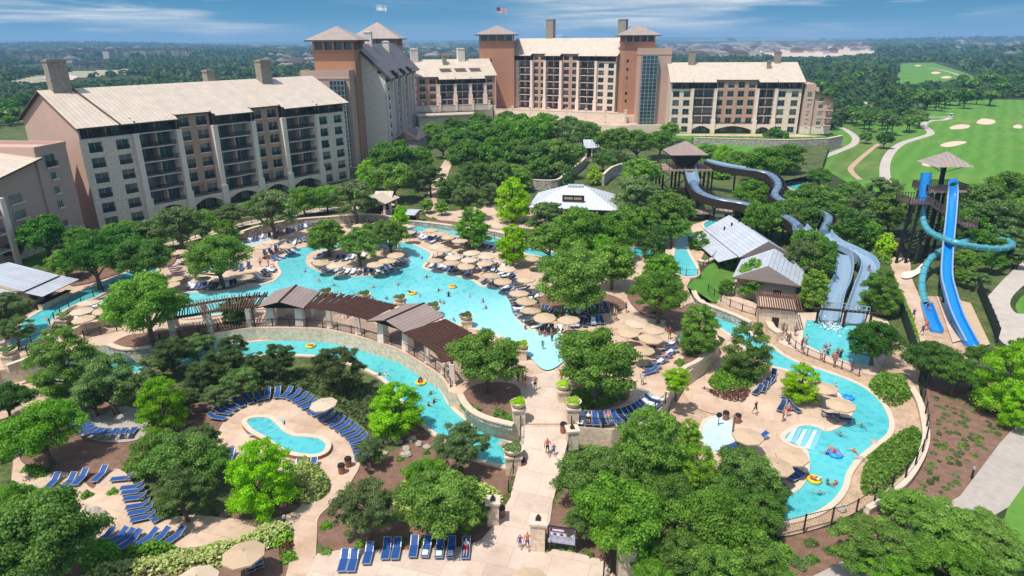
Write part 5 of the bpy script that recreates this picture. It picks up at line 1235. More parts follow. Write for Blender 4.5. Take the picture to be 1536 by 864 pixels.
m.bar((0,-.28,3.7),(u.x,u.y-.28,3.7),.08); m.bar((0,-.28,3.2),(u.x,u.y-.28,3.2),.05); m.build('railing', M_frame, r)
for k in (-.12,.5,1.08): m = MB(); m.box(u.x*k-.12,u.x*k+.12,u.y*k-.12,u.y*k+.12,0,2.5); m.build('post', M_darkwood, r)
# dark deck bridge under the slides
r = empty('timber_bridge', G(1058,330,ZU), 0, 'timber deck bridge below the curving grey slide', 'bridge'); m = MB(); m.box(-4,9,-1.6,1.6,1.6,1.9); m.build('deck', M_ply, r)
m = MB()
for y in (-1.6,1.6):
    m.bar((-4,y,2.95),(9,y,2.95),.08)
    for k in range(14): m.bar((-4+k,y,1.9),(-4+k,y,2.95),.06)
m.build('railing', M_darkwood, r)
for x in (-3,.5,4.5,8): m = MB(); m.box(x-.18,x+.18,-1.4,1.4,-2,1.59); m.build('post', M_darkwood, r)

# blue slide tower ---------------------------------------------------
Yt = 113.0
tc_ = AT(1409,283,Yt); zd = tc_.z; bx, by = tc_.x, Yt
r = empty('slide_tower', (bx,by,0), 0, 'tall open slide tower with pyramid canopy and blue slides at the right', 'slide tower')
m = MB(); m.box(-3.4,3.4,-2.2,2.2,zd-.25,zd); m.build('deck', M_ply, r)
def rails(m, segs, z, h=1.1, slat=.28):
    for a, b in segs:
        m.bar((a[0],a[1],z+h if len(a) < 3 else a[2]+h),(b[0],b[1],z+h if len(b) < 3 else b[2]+h),.08)
        n = max(2,int(math.dist(a[:2],b[:2])/slat))
        for i in range(n+1):
            t = i/n; za = (z if len(a) < 3 else a[2]+(b[2]-a[2])*t); x, y = a[0]+(b[0]-a[0])*t, a[1]+(b[1]-a[1])*t; m.bar((x,y,za-.2),(x,y,za+h),.14,.05)
m = MB(); rails(m, [((-3.4,-2.2),(1.6,-2.2)),((3.4,-2.2),(3.4,2.2)),((3.4,2.2),(-3.4,2.2)),((-3.4,2.2),(-3.4,-2.2))], zd); m.build('railing', M_towerrail, r)
for (x, y) in ((-2.2,-1.8),(2.2,-1.8),(-2.2,1.8),(2.2,1.8)): m = MB(); m.bar((x*1.5,y*1.6,0),(x,y,zd-.26),.42); m.build('leg', M_iron, r)
m = MB(); m.bar((.3,.4,0),(.3,.4,zd+3.9),.55); m.build('mast', M_iron, r)
m = MB(); ze_ = AT(1417,246,Yt).z; za_ = AT(1417,227,Yt).z; w = 3.05; cx = AT(1417,246,Yt).x-bx
m.v = [(cx-w,-w,ze_),(cx+w,-w,ze_),(cx+w,w,ze_),(cx-w,w,ze_),(cx,0,za_)]; m.f = [(0,1,4),(1,2,4),(2,3,4),(3,0,4),(3,2,1,0)]; m.m = [0,0,0,0,1]; m.build('canopy', [M_rooftop, M_soffit], r)
m = MB()
for x, y in ((-1,-1),(1,-1),(1,1),(-1,1)): m.bar((.3,.4,ze_-1.5),(cx+x*w*.7,y*w*.7,ze_-.05),.10)
m.build('canopy_strut', M_iron, r)
m = MB()
for z0_, z1_ in ((.5,4.5),(4.5,8.5),(8.5,zd-.5)):
    for y in (-2.2,2.2): m.bar((-2.9,y,z0_),(2.9,y,z1_),.10); m.bar((2.9,y+.12,z0_),(-2.9,y+.12,z1_),.10); m.bar((-2.8,y+.24,z1_),(2.8,y+.24,z1_),.12)
m.build('bracing', M_iron, r)
l1 = AT(1371,299,Yt-1.5); l2 = AT(1436,332,Yt-1.5); q1, q2 = l1-Vector((bx,by,0)), l2-Vector((bx,by,0)); q1.z -= .3; q2.z -= .3
m = MB(); m.box(q1.x-1.9,q1.x+1.6,-3.5,.5,q1.z-.2,q1.z); rails(m, [((q1.x-1.9,-3.5),(q1.x+1.6,-3.5)),((q1.x-1.9,.5),(q1.x-1.9,-3.5)),((q1.x+1.6,.5),(q1.x-1.9,.5))], q1.z, slat=.5); m.build('landing', M_towerrail, r)
m = MB(); a, b = (q1.x+1.6,-3.0,q1.z), (q2.x,-3.0,q2.z)
for e in (-.6,.6): m.bar((a[0],a[1]+e,a[2]-.1),(b[0],b[1]+e,b[2]-.1),.1,.3); 
rails(m, [((a[0],a[1]-.62,a[2]),(b[0],b[1]-.62,b[2])),((a[0],a[1]+.62,a[2]),(b[0],b[1]+.62,b[2]))], 0, slat=.5)
for k in range(16): t = k/15; x = a[0]+(b[0]-a[0])*t; z = a[2]+(b[2]-a[2])*t; m.box(x-.18,x+.18,a[1]-.55,a[1]+.55,z-.03,z+.03)
m.build('stair_flight', M_towerrail, r)
m = MB(); m.box(q2.x-.3,q2.x+2.2,-3.9,-1,q2.z-.2,q2.z); rails(m, [((q2.x-.2,-3.9),(q2.x+2.2,-3.9)),((q2.x+2.2,-3.9),(q2.x+2.2,-1))], q2.z, slat=.5); m.build('landing', M_towerrail, r)
s0, s1 = (q2.x, -1.6, q2.z), (q1.x, -1.6, q2.z-3.6)
m = MB(); rails(m, [((s0[0],s0[1]+.6,s0[2]),(s1[0],s1[1]+.6,s1[2]))], 0, slat=.6)
for e in (-.6,.6): m.bar((s0[0],s0[1]+e,s0[2]-.1),(s1[0],s1[1]+e,s1[2]-.1),.1,.3)
m.build('stair_flight', M_darkwood, r)
for x in (q1.x-1.0,q1.x+.6): m = MB(); m.bar((x-.5,-2.6,0),(x,-2.6,q1.z-.2),.34); m.build('post', M_iron, r)
b0 = G(1356,388,0)-Vector((bx,by,0)); m = MB()
for k in range(12): m.box(b0.x-1.2,b0.x+1.2,b0.y+k*.34,b0.y+k*.34+.33,.0,.22*(k+1))
for e in (-1.3,1.3): m.bar((b0.x+e,b0.y,1.0),(b0.x+e,b0.y+4,3.6),.07)
m.build('stair_flight', M_towerrail, r)
# open body: straight blue slide
P = [AT(1429,279,Yt-2.6),AT(1428,300,Yt-3.6),AT(1425,335,Yt-7),AT(1421,375,Yt-13),AT(1419,415,Yt-19.5),AT(1424,440,Yt-24),AT(1436,478,Yt-30.5),AT(1455,528,76.6)]
P[-1].z = .25; P = [Vector(p) for p in smooth([tuple(p) for p in P], False, 6)]; O = Vector((P[0].x,P[0].y,0)); Q = [p-O for p in P]
r = empty('water_slide', O, 0, 'straight bright blue body slide running down to the splash deck', 'water slide')
m = MB(); w = .62; m.ribbon(Q, [(-w-.15,-.12),(w+.15,-.12),(w+.15,.62),(w,.62),(w-.12,.2),(.2,0),(-.2,0),(-w+.12,.2),(-w,.62),(-w-.15,.62)]); m.build('chute', M_slideblue, r)
m = MB(); 
for e in (-1,1): m.ribbon([q+Vector((0,0,.66)) for q in Q], [(e*(w+.08)-.11,-.03),(e*(w+.08)+.11,-.03),(e*(w+.08)+.11,.05),(e*(w+.08)-.11,.05)])
m.build('rim', M_slidelow, r)
m = MB(); g = [math.pi*i/8 for i in range(9)]; m.ribbon(Q[:3], [(math.cos(a)*.85, .4+math.sin(a)*.9) for a in g]+[(math.cos(a)*.72, .4+math.sin(a)*.76) for a in g[::-1]]); m.build('hood', M_slideblue, r)
T = cum(Q)
for s in (9,17,25,33):
    p, t = along(Q,T,s)
    if p.z > 1: m = MB(); m.bar((p.x,p.y,0),(p.x,p.y,p.z-.13),.28); m.build('support', M_iron, r)
# teal spiral tube
sp_ = [(1386,276,Yt-.5),(1385,300,Yt-1.5),(1384,326,Yt-2.5),(1391,344,Yt-5.5),(1410,356,Yt-9.5),(1434,364,Yt-13.5),(1467,371,Yt-12.5),(1500,373,Yt-9),(1518,368,Yt-5),(1509,361,Yt-1.5),(1480,358,Yt),(1452,361,Yt-2.5),(1436,366,Yt-4),(1414,375,Yt-6),(1396,388,Yt-9),(1386,406,Yt-12),(1383,432,Yt-16.5),(1389,457,Yt-22)]
P = [Vector(p) for p in smooth([tuple(AT(*q)) for q in sp_], False, 6)]; O = Vector((P[0].x,P[0].y,0)); Q = [p-O for p in P]
r = empty('water_slide', O, 0, 'teal tube slide looping out from the tall tower', 'water slide')
m = MB(); m.tube(Q[6:], .5, 12, caps=False); m.build('tube', M_slideteal, r, True); m = MB(); m.tube([Q[0]+Vector((0,0,1.9)), Q[6]-Vector((0,0,.2))], .8, 14); m.build('tube_head', M_slideblue, r)
m = MB(); k = 8
while k < len(Q): a = Q[k]; t = (Q[min(k+1,len(Q)-1)]-Q[k-1]).normalized(); m.tube([a-t*.06,a+t*.06], .62, 12); k += 3
m.build('joint_rings', M_slideteal, r)
E = [Q[-1], G(1398,482,.5)-O, G(1405,498,.3)-O]; m = MB(); m.ribbon([Vector(p) for p in smooth([tuple(p) for p in E], False, 5)], [(-.75,-.1),(.75,-.1),(.75,.55),(.62,.55),(.4,.1),(-.4,.1),(-.62,.55),(-.75,.55)]); m.build('chute', M_slideblue, r)
for i in (50, 62, 86): p = Q[i]; m = MB(); m.bar((p.x,p.y,0),(p.x,p.y,p.z-.5),.4); m.build('support', M_iron, r)
r = empty('splash_deck_sheet', G(1425,480,0), 0); bpy.data.objects.remove(r)
lower('concrete_ramp', [(1404,448),(1424,451),(1448,512),(1428,518)], M_plaza, .30, False); lower('concrete_ramp', [(1437,454),(1455,458),(1484,520),(1462,530)], M_tan, .30, False)
lower('white_kerb', [(1354,412),(1372,408),(1386,395),(1384,408),(1366,420),(1352,420)], M_trim, .34)

# pillars, planters, signs, bins -------------------------------------
def pillar(p, w, h, label, planter=None, name='gate_pillar', mat=None):
    r = empty(name, p, R(random.choice((0,8,-6))), label, 'pillar'); m = MB(); m.box(-w/2,w/2,-w/2,w/2,-.5,h); m.build('shaft', mat or M_stonewall, r)
    m = MB(); m.box(-w/2-.12,w/2+.12,-w/2-.12,w/2+.12,h,h+.18); m.build('cap', M_coping, r)
    if planter:
        m = MB(); m.tube([(0,0,h+.18),(0,0,h+.3),(0,0,h+.75)], [w*.35,w*.5,w*.72], 14); b = m.build('bowl', M_coping, r)
        o = bpy.data.objects.new('flowers', shrub_mesh(planter, 0, 400, .15)); COL.objects.link(o); o.parent = r; o.location = (0,0,h+.68); o.scale = (w*.68,w*.68,.45)
    else:
        m = MB(); m.frustum(0,0,.45,.45,.1,.1,h+.18,h+.6); m.build('lantern', M_iron, r)
    return r
for x, y, lb, h in ((778,634,'left stone pillar with planter bowl at the head of the bridge',1.6),(859,633,'right stone pillar with planter bowl at the head of the bridge',1.6),(845,601,'stone pillar with orange flowers beside the right tree bed',1.2),(783,538,'stone pillar with planter bowl by the walk-in end of the pool',1.2)):
    pillar(G(x,y,ZU), 1.15, h, lb, L_lime)
for x, y, lb in ((491,452,'first'),(548,456,'second'),(601,462,'third'),(651,474,'fourth'),(700,490,'fifth')):
    p = G(x,y+2,ZU); r = pillar(p, 1.3, 1.1, lb+' of the five planter pillars standing in the pool behind the pergola', L_olive, 'pool_pillar')
    r['group'] = 'planter pillars along the pool edge'
    q, t = min(((along(EP,ET,ET[-1]*i/60)) for i in range(61)), key=lambda k: (k[0]-p).length); d = q-p; L_ = d.length-6.2; d.normalize()
    if L_ > .8:
        m = MB(); m.bar((d.x*.5,d.y*.5,.35),(d.x*L_,d.y*L_,.35),.6,.7); o = m.build('side_wall', M_coping, r); o.rotation_euler.z = -r.rotation_euler.z
pillar(G(100,490,ZU), 1.3, 1.0, 'stone pillar with planter bowl on the left bridge walk', L_grey)
pillar(G(19,548,ZU), 1.3, 1.3, 'stone gate pillar at the lower left bridge end', L_grey)
pillar(G(807,821,.1), 1.1, 2.5, 'tall stone pillar holding the map board on the plaza')
pillar(G(740,784,.1), .95, 2.1, 'stone pillar on the left side of the plaza entrance')
pillar(G(938,866,.1), 1.2, 2.8, 'stone gate pillar at the bottom edge of the photo')
pillar(G(770,700,.6), 1.4, 1.3, 'squat stone pillar with planter on the left of the foot bridge', L_grey)
pillar(G(858,664,1.8), 1.0, 1.4, 'stone pillar at the right side of the foot bridge')
p = G(812,832,.1); r = empty('map_board', p+Vector((.55,.5,0)), R(-12), 'framed map board hung beside the tall stone pillar', 'sign')
m = MB(); m.bar((0,0,0),(0,0,2.3),.09); m.bar((2.1,0,0.3),(2.1,0,2.3),.09); m.bar((0,0,2.3),(2.1,0,2.3),.09); m.bar((0,0,.75),(2.1,0,.75),.09); m.build('frame', M_iron, r)
M_map = vary('printed_map', (.35,.33,.50), .3, 2.5, .5, obj=True, bumps=0, c2=(.62,.62,.75)); M_hdr = plain('printed_header', (.16,.03,.09))
m = MB(); m.box(.05,2.05,-.02,.02,.8,2.25); m.box(.1,2.0,-.035,-.021,1.85,2.2,1); m.box(.3,1.2,-.05,-.036,1.96,2.1,2)
for k in range(7): m.box(.15+.26*k,.15+.26*k+.18,-.04,-.021,1.5+.05*(k%2),1.72,1 if k % 2 else 2)
m.build('board', [M_map, M_hdr, M_flagwhite], r)
def lantern_post(p, label, h=1.0): r = empty('bollard_light', p, 0, label, 'bollard'); m = MB(); m.tube([(0,0,0),(0,0,h)], .09, 8); m.build('shaft', M_iron, r); m = MB(); m.tube([(0,0,h),(0,0,h+.22)], .13, 8); m.build('head', M_frame, r)
lantern_post(G(428,792,.05), 'dark path light beside the round green bush'); lantern_post(G(824,828,.05), 'short dark post below the map board')
lantern_post(G(1457,718,.05), 'dark path light at the edge of the diagonal walk'); lantern_post(G(736,785,.1), 'small path light beside the left plaza pillar', .7)
def bin_(p, label): 
    r = empty('litter_bin', p, 0, label, 'litter bin'); m = MB(); m.tube([(0,0,0),(0,0,.85)], [.30,.33], 12); m.build('body', M_terracotta, r); m = MB(); m.tube([(0,0,.85),(0,0,1.0)], [.36,.30], 12); m.build('lid', M_iron, r)
for x, y, lb in ((21,738,'brown litter bin at the far left garden path'),(513,710,'brown litter bin beside the plunge pool deck'),(523,700,'second brown bin beside the plunge pool deck'),(784,703,'brown litter bin on the foot bridge'),(752,775,'brown litter bin beside the left plaza pillar'),(1088,630,'brown litter bin by the river island flower bed'),(1106,634,'tall brown bin right of the flower bed bin')): bin_(G(x,y,.1 if y != 703 else .6), lb)
bin_(G(845,648,ZU), 'brown litter bin beside the right bridge pillar')
r = empty('wayfinding_sign', G(1077,639,.15), 0, 'small round black sign on a post by the island path', 'sign'); m = MB(); m.bar((0,0,0),(0,0,1.1),.06); m.build('post', M_iron, r); m = MB(); m.tube([(0,-.03,1.3),(0,.03,1.3)], .3, 14); m.build('board', M_iron, r)
r = empty('shower_post', G(1099,650,.15), 0, 'brown shower post on the wet island deck', 'shower'); m = MB(); m.bar((0,0,0),(0,0,2.1),.16); m.build('post', M_pole, r); m = MB(); m.tube([(0,0,2.0),(0,-.4,2.1)], .04, 6); m.build('spout', M_frame, r)
def boulder(p, s, lb):
    rng = random.Random(int(p.x*100)); m = MB(); n, k = 9, 5
    for j in range(k):
        a = -1.2+2.6*j/(k-1)
        for i in range(n): g = 6.283*i/n; q = s*(.8+.35*rng.random()); m.v.append((math.cos(g)*math.cos(a)*q*1.25, math.sin(g)*math.cos(a)*q, max(-.2,math.sin(a)*q*.6+.15)))
    for j in range(k-1):
        for i in range(n): m.f.append((j*n+i,j*n+(i+1)%n,(j+1)*n+(i+1)%n,(j+1)*n+i)); m.m.append(0)
    m.f.append(tuple((k-1)*n+i for i in range(n))); m.m.append(0)
    o = m.build('boulder', M_boulder); o.location = p; o.rotation_euler = (0,0,rng.random()*6); later(o, lb, lb+'s', LOCB, 'rock')
LOCB = 'in the mulch bed right of the plunge pool'
for x, y, s in ((566,645,.35),(574,652,.4),(582,661,.55),(590,654,.35),(597,664,.45),(608,684,.5),(609,674,.4),(618,660,.45),(628,667,.4),(578,681,.3),(556,636,.3),(640,672,.35)): boulder(G(x,y,.05), s, 'pale boulder')
LOCB = 'beside the lower left lounger patio'
for x, y, s in ((100,758,.55),(148,778,.7),(140,770,.6),(152,786,.4),(122,815,.9)): boulder(G(x,y,.05), s, 'grey boulder')
LOCB = 'on the river bank near the bridge'
for x, y, s in ((765,672,.6),(752,668,.4),(722,640,.4),(1310,665,.35),(1288,690,.4),(1262,765,.4)): boulder(G(x,y,.05), s, 'tan boulder')
# ------------------------------------------------------------------ loungers, umbrellas, people
def lounger_parts(sling):
    L_, W_, h = 1.95, .66, .33; a = math.radians(32); bx = .62   # head end raised; x runs from feet (0) to head
    hinge = 1.25; top = (hinge+.78*math.cos(a), h+.78*math.sin(a))
    s = MB(); m = s
    for (x0,z0),(x1,z1) in (((.03,h),(hinge,h)),((hinge,h),top)):
        m.face([(x0,-W_/2+.05,z0),(x1,-W_/2+.05,z1),(x1,W_/2-.05,z1),(x0,W_/2-.05,z0)]); m.face([(x0,-W_/2+.05,z0-.02),(x0,W_/2-.05,z0-.02),(x1,W_/2-.05,z1-.02),(x1,-W_/2+.05,z1-.02)])
    f = MB()
    for y in (-W_/2+.02, W_/2-.02): f.bar((0,y,h),(hinge+.55,y,h),.045); f.bar((hinge,y*.93,h+.02),(top[0],y*.93,top[1]),.045)
    f.bar((0,-W_/2,h),(0,W_/2,h),.045); f.bar((top[0],-W_/2+.02,top[1]),(top[0],W_/2-.02,top[1]),.045); f.bar((hinge+.55,-W_/2,h),(hinge+.55,W_/2,h),.045)
    lg = []
    for x in (.18, 1.6):
        for y in (-W_/2+.03, W_/2-.03): l = MB(); l.bar((x,y,0),(x,y,h-.02),.04); lg.append(l)
    return s, f, lg
def make_lounger(sling, name='sun_lounger'):
    s, f, lg = lounger_parts(sling); r = empty(name); f.build('frame', M_frame, r); s.build('sling', sling, r)
    for l in lg: l.build('leg', M_frame, r)
    return r
def simple_lounger(sling, towel=False):
    s, f, lg = lounger_parts(sling); m = MB()
    for src, mi in [(s,1),(f,0)]+[(l,0) for l in lg]:
        b = len(m.v); m.v += src.v; m.f += [tuple(b+i for i in q) for q in src.f]; m.m += [mi]*len(src.f)
    if towel: m.box(.25,1.28,-.29,.29,.34,.365,2); m.face([(1.28,-.29,.375),(1.75,-.29,.66),(1.75,.29,.66),(1.28,.29,.375)],2)
    o = m.build('sun_lounger', [M_frame, sling, M_towel]); me = o.data; bpy.data.objects.remove(o); return me
LPROTO = {k: make_lounger(k) for k in (M_blue, M_navy)}
LS = [simple_lounger(M_blue), simple_lounger(M_navy), simple_lounger(M_navy), simple_lounger(M_blue, True), simple_lounger(M_towel)]
used_l = set(); NL = [0]; LOUNG = []
def lounger(p, ang, near, loc, mat=None, pick=None):
    """ang: direction from feet to head, in the world"""
    mat = mat or M_blue; NL[0] += 1
    if near:
        o = LPROTO[mat] if mat not in used_l else copy_tree(LPROTO[mat]); used_l.add(mat); kind = 'blue' if mat is M_blue else 'navy'
    else:
        i = random.choices(range(5), (3,5,4,5,2))[0] if pick is None else pick; kind = ['blue','navy','navy','towel covered blue','white towel covered'][i]
        o = bpy.data.objects.new('sun_lounger', LS[i]); COL.objects.link(o)
    d = Vector((math.cos(ang), math.sin(ang), 0)); o.location = Vector(p) - d*.95; o.rotation_euler = (0,0,ang); LOUNG.append((o, p, ang))
    later(o, kind+' sun lounger', 'sun loungers', loc, 'sun lounger')
def lrow(a, b, n, feet, z, near, loc, mat=None, jit=.14, skip=()):
    """n loungers from pixel a to pixel b; feet: pixel the feet point at (or a (dx,dy) world direction)"""
    A, B = G(*a, z), G(*b, z)
    for i in range(n):
        if i in skip: continue
        p = A.lerp(B, i/max(1,n-1)); q = G(*feet, z) if not isinstance(feet, Vector) else p+feet
        d = p-q; ang = math.atan2(d.y, d.x)+random.gauss(0, jit); p.x += random.gauss(0,.10); p.y += random.gauss(0,.22)
        lounger(p, ang, near, loc, mat)
def larc(pts, n, z, near, loc, side=1, mat=None, jit=.06):
    P = [Vector(p) for p in smooth([tuple(v) for v in Gs(pts, z)], False, 6)]; T = cum(P)
    for i in range(n):
        p, t = along(P, T, T[-1]*(i+.5)/n); d = Vector((-t.y,t.x,0))*side; lounger(p, math.atan2(d.y,d.x)+random.gauss(0,jit), near, loc, mat)
zU, zL = ZU+.03, .11
# near the viewer, on the lower decks
for x in (516,530): lounger(G(x,848,.14), R(92), True, 'in the row along the front of the plaza')
for x, y in ((553,837),(580,830),(595,830),(621,827),(640,827),(660,828),(677,828),(699,829)): lounger(G(x,y,.14), R(91)+random.gauss(0,.03), True, 'in the row along the front of the plaza')
for x, y in ((80,728),(104,728),(122,722),(151,717)): lounger(G(x,y,zL), R(86)+random.gauss(0,.06), True, 'at the back of the lower left patio')
for x, y, a in ((184,722,8),(199,735,10),(201,742,10),(204,751,10),(208,763,15),(212,772,17),(216,781,20),(246,778,48)): lounger(G(x,y,zL), R(a), True, 'along the right side of the lower left patio')
for x, y in ((156,812),(176,812),(186,814),(197,816),(221,813),(239,812),(262,811)): lounger(G(x,y,zL), R(62)+random.gauss(0,.05), True, 'along the hedge of the lower left patio')
larc([(121,612),(119,625),(121,638),(130,650),(148,654),(170,654),(205,652)], 13, zL, True, 'curving round the shaded seating patio', -1)
larc([(322,634),(340,619),(358,609),(385,599),(408,595),(430,594),(448,600),(468,614),(490,628),(515,644),(535,660),(545,680),(548,694)], 25, zL, True, 'in the arc round the plunge pool deck', 1)
for x, y in ((448,707),(470,705),(345,690)): lounger(G(x,y,zL), R(95), True, 'behind the round pale bush')
for x, y, a in ((374,852,-60),(388,846,-62)): lounger(G(x,y,zL), R(a), True, 'under the umbrella at the bottom left')
# river island
lrow((1138,592),(1150,578), 3, (1128,600), zL, True, 'in the left cluster on the river island', M_navy)
lrow((1156,574),(1162,568), 2, (1145,585), zL, True, 'in the left cluster on the river island', M_navy)
for x, y, a in ((1172,614,55),(1180,611,100),(1190,615,110),(1233,588,150),(1240,592,150),(1245,626,170),(1262,632,165)): lounger(G(x,y,zL), R(a), True, 'on the right side of the river island', M_navy)
for x, y, a in ((1180,716,120),(1187,713,120),(1193,709,120),(1173,732,100),(1125,662,20),(1138,660,20),(1100,672,30)): lounger(G(x,y,zL), R(a), True, 'at the river end near the steps', M_blue)
# upper terrace
lrow((346,371),(476,337), 22, Vector((.25,-1,0)), zU, False, 'in the top row below the hotel walk')
lrow((398,381),(455,362), 9, Vector((.6,-1,0)), zU, False, 'in the second row behind the splash pool')
lrow((414,392),(446,376), 5, Vector((1,-.6,0)), zU, False, 'at the bend of the pool edge')
lrow((386,422),(412,404), 6, Vector((1,-.8,0)), zU, False, 'on the little point of the left deck')
lrow((284,432),(332,433), 9, Vector((.1,-1,0)), zU, False, 'along the left deck edge of the main pool')
lrow((340,430),(382,420), 7, Vector((.3,-1,0)), zU, False, 'along the left deck edge right of the lone tree')
lrow((262,402),(272,424), 4, Vector((-1,-.4,0)), zU, False, 'at the far left end of the pool deck')
lrow((268,386),(288,378), 4, Vector((.2,-1,0)), zU, False, 'under the umbrella behind the lone tree')
lrow((300,408),(372,402), 9, Vector((.1,-1,0)), zU, False, 'in the shade of the lone left deck tree')
larc([(474,395),(488,405),(512,409),(545,411),(575,408),(596,402),(608,391)], 21, zU+.2, False, 'round the front rim of the pool island', 1)
lrow((478,388),(494,378), 5, Vector((-1,-.5,0)), zU+.2, False, 'at the back left of the pool island')
lrow((506,391),(545,387), 6, Vector((0,-1,0)), zU+.2, False, 'in the middle of the pool island')
lrow((617,352),(650,364), 8, Vector((-.5,-1,0)), zU, False, 'in the upper right rows by the back river')
lrow((652,358),(742,378), 14, Vector((-.5,-1,0)), zU, False, 'along the back river railing')
lrow((646,401),(702,414), 10, Vector((-.3,-1,0)), zU, False, 'in the front row of the main right deck')
lrow((664,386),(762,404), 13, Vector((-.3,-1,0)), zU, False, 'in the middle row of the main right deck')
lrow((700,400),(768,415), 8, Vector((-.3,-1,0)), zU, False, 'in the third row of the main right deck')
larc([(722,424),(745,428),(764,441),(775,456),(780,472),(795,486),(815,496),(845,499)], 22, zU, False, 'following the curved right pool edge', 1)
lrow((752,412),(800,448), 8, Vector((-1,-.6,0)), zU, False, 'in the second line right of the pool curve')
lrow((812,468),(846,480), 6, Vector((-.6,-1,0)), zU, False, 'under the umbrellas left of the bright tree')
lrow((848,470),(908,466), 11, Vector((0,-1,0)), zU, False, 'in the shade below the bright tree')
lrow((858,490),(902,484), 8, Vector((-.2,-1,0)), zU, False, 'in front of the big centre tree', M_blue)
lrow((974,560),(1030,500), 13, Vector((-1,-.35,0)), zU, False, 'in the slanted row beside the shrub bed')
larc([(866,632),(895,634),(925,631),(952,624),(972,612),(984,598)], 15, zU, False, 'along the curved terrace wall right of the bridge', 1)
lrow((955,535),(970,528), 3, Vector((-1,-.5,0)), zU, False, 'under the lowest of the five grouped umbrellas')
lrow((112,484),(135,490), 4, Vector((.3,-1,0)), zU, False, 'under the umbrellas left of the pergola')
lrow((145,462),(158,450), 4, Vector((-.6,-1,0)), zU, False, 'on the deck tip beside the left river')
print('loungers', NL[0])
def make_umbrella():
    r = empty('umbrella'); m = MB(); R_, n, z0, z1 = 1.42, 8, 2.2, 2.55
    ring = [(R_*math.cos(R(22.5+45*i)), R_*math.sin(R(22.5+45*i)), z0) for i in range(n)]
    mid = [(x*.45,y*.45,z1-.17) for x,y,z in ring]
    for i in range(n):
        j = (i+1)%n; m.face([ring[i],ring[j],mid[j],mid[i]]); m.face([mid[i],mid[j],(0,0,z1)]); m.face([ring[i],(ring[i][0],ring[i][1],z0-.13),(ring[j][0],ring[j][1],z0-.13),ring[j]])
    m.tube([(0,0,z1-.02),(0,0,z1+.10)], [.12,.04], 6); m.build('canopy', M_tan, r)
    m = MB(); m.tube([(0,0,0),(0,0,z1-.05)], .035, 6); m.build('pole', M_pole, r)
    m = MB(); m.tube([(0,0,0),(0,0,.1)], .28, 8); m.build('base', M_pole, r)
    m = MB()
    for i in range(n): m.bar((0,0,z1-.5),(ring[i][0]*.97,ring[i][1]*.97,z0-.02),.025)
    m.build('ribs', M_pole, r); return r
U0 = make_umbrella(); first = [True]
M_tan2 = vary('faded_tan_canvas', (.58,.46,.33), .08, 1.2, .9, obj=True, bumps=0); M_tan3 = vary('weathered_tan_canvas', (.50,.37,.24), .08, 1.2, .9, obj=True, bumps=0)
UV = []
def umbrella(px, py, z, loc, s=1):
    if not UV:
        for mt_ in (M_tan, M_tan2, M_tan3):
            c_ = U0.children[0] if mt_ is M_tan else None
            me_ = next(ch for ch in U0.children if ch.name.startswith('canopy')).data
            if mt_ is not M_tan: me_ = me_.copy(); me_.materials[0] = mt_
            UV.append(me_)
    o = U0 if first[0] else copy_tree(U0); first[0] = False
    next(ch for ch in o.children if ch.name.startswith('canopy')).data = random.choice((UV[0],UV[0],UV[1],UV[2]))
    p = G(px, py, z+2.45*s); o.location = (p.x,p.y,z); o.rotation_euler = (random.gauss(0,.035),random.gauss(0,.035),random.random()*6); s *= random.uniform(.96,1.05); o.scale = (s,s,s); later(o, 'tan market umbrella', 'tan market umbrellas', loc, 'umbrella')
for loc, z, L_ in (
  ('on the pool island', ZU+.2, ((480,391),(503,396),(563,394),(580,390))),
  ('in the upper row behind the pool island', ZU, ((539,337),(563,336),(594,381),(610,338),(614,347),(646,343),(656,368),(666,373))),
  ('on the main right hand pool deck', ZU, ((651,388),(664,348),(674,353),(690,360),(680,383),(676,392),(699,397),(704,387),(708,378),(728,392),(730,383),(759,401),(735,411),(754,419),(790,417),(800,385))),
  ('along the curved right pool edge', ZU, ((778,438),(788,450),(794,464),(817,474),(854,478))),
  ('in the group of five by the centre tree', ZU, ((952,481),(943,494),(981,492),(974,506),(965,522))),
  ('on the left pool deck', ZU, ((269,376),(355,347),(260,415),(256,425),(302,417),(366,412),(430,366),(394,367),(406,361))),
  ('between the left river and the pergola', ZU, ((131,452),(122,464),(126,475),(156,463)))):
    for x, y in L_: umbrella(x, y, z, loc)
umbrella(488,603,0,'above the plunge pool loungers',1.0); umbrella(366,829,0,'at the bottom left corner',1.08); umbrella(293,868,0,'cut by the bottom edge on the left'); umbrella(795,866,0,'cut by the bottom edge on the plaza')
for q in ((1122,650),(1191,681),(1163,697),(1262,605),(1236,580)): umbrella(*q, 0, 'on the river island at the lower right', 1.02)

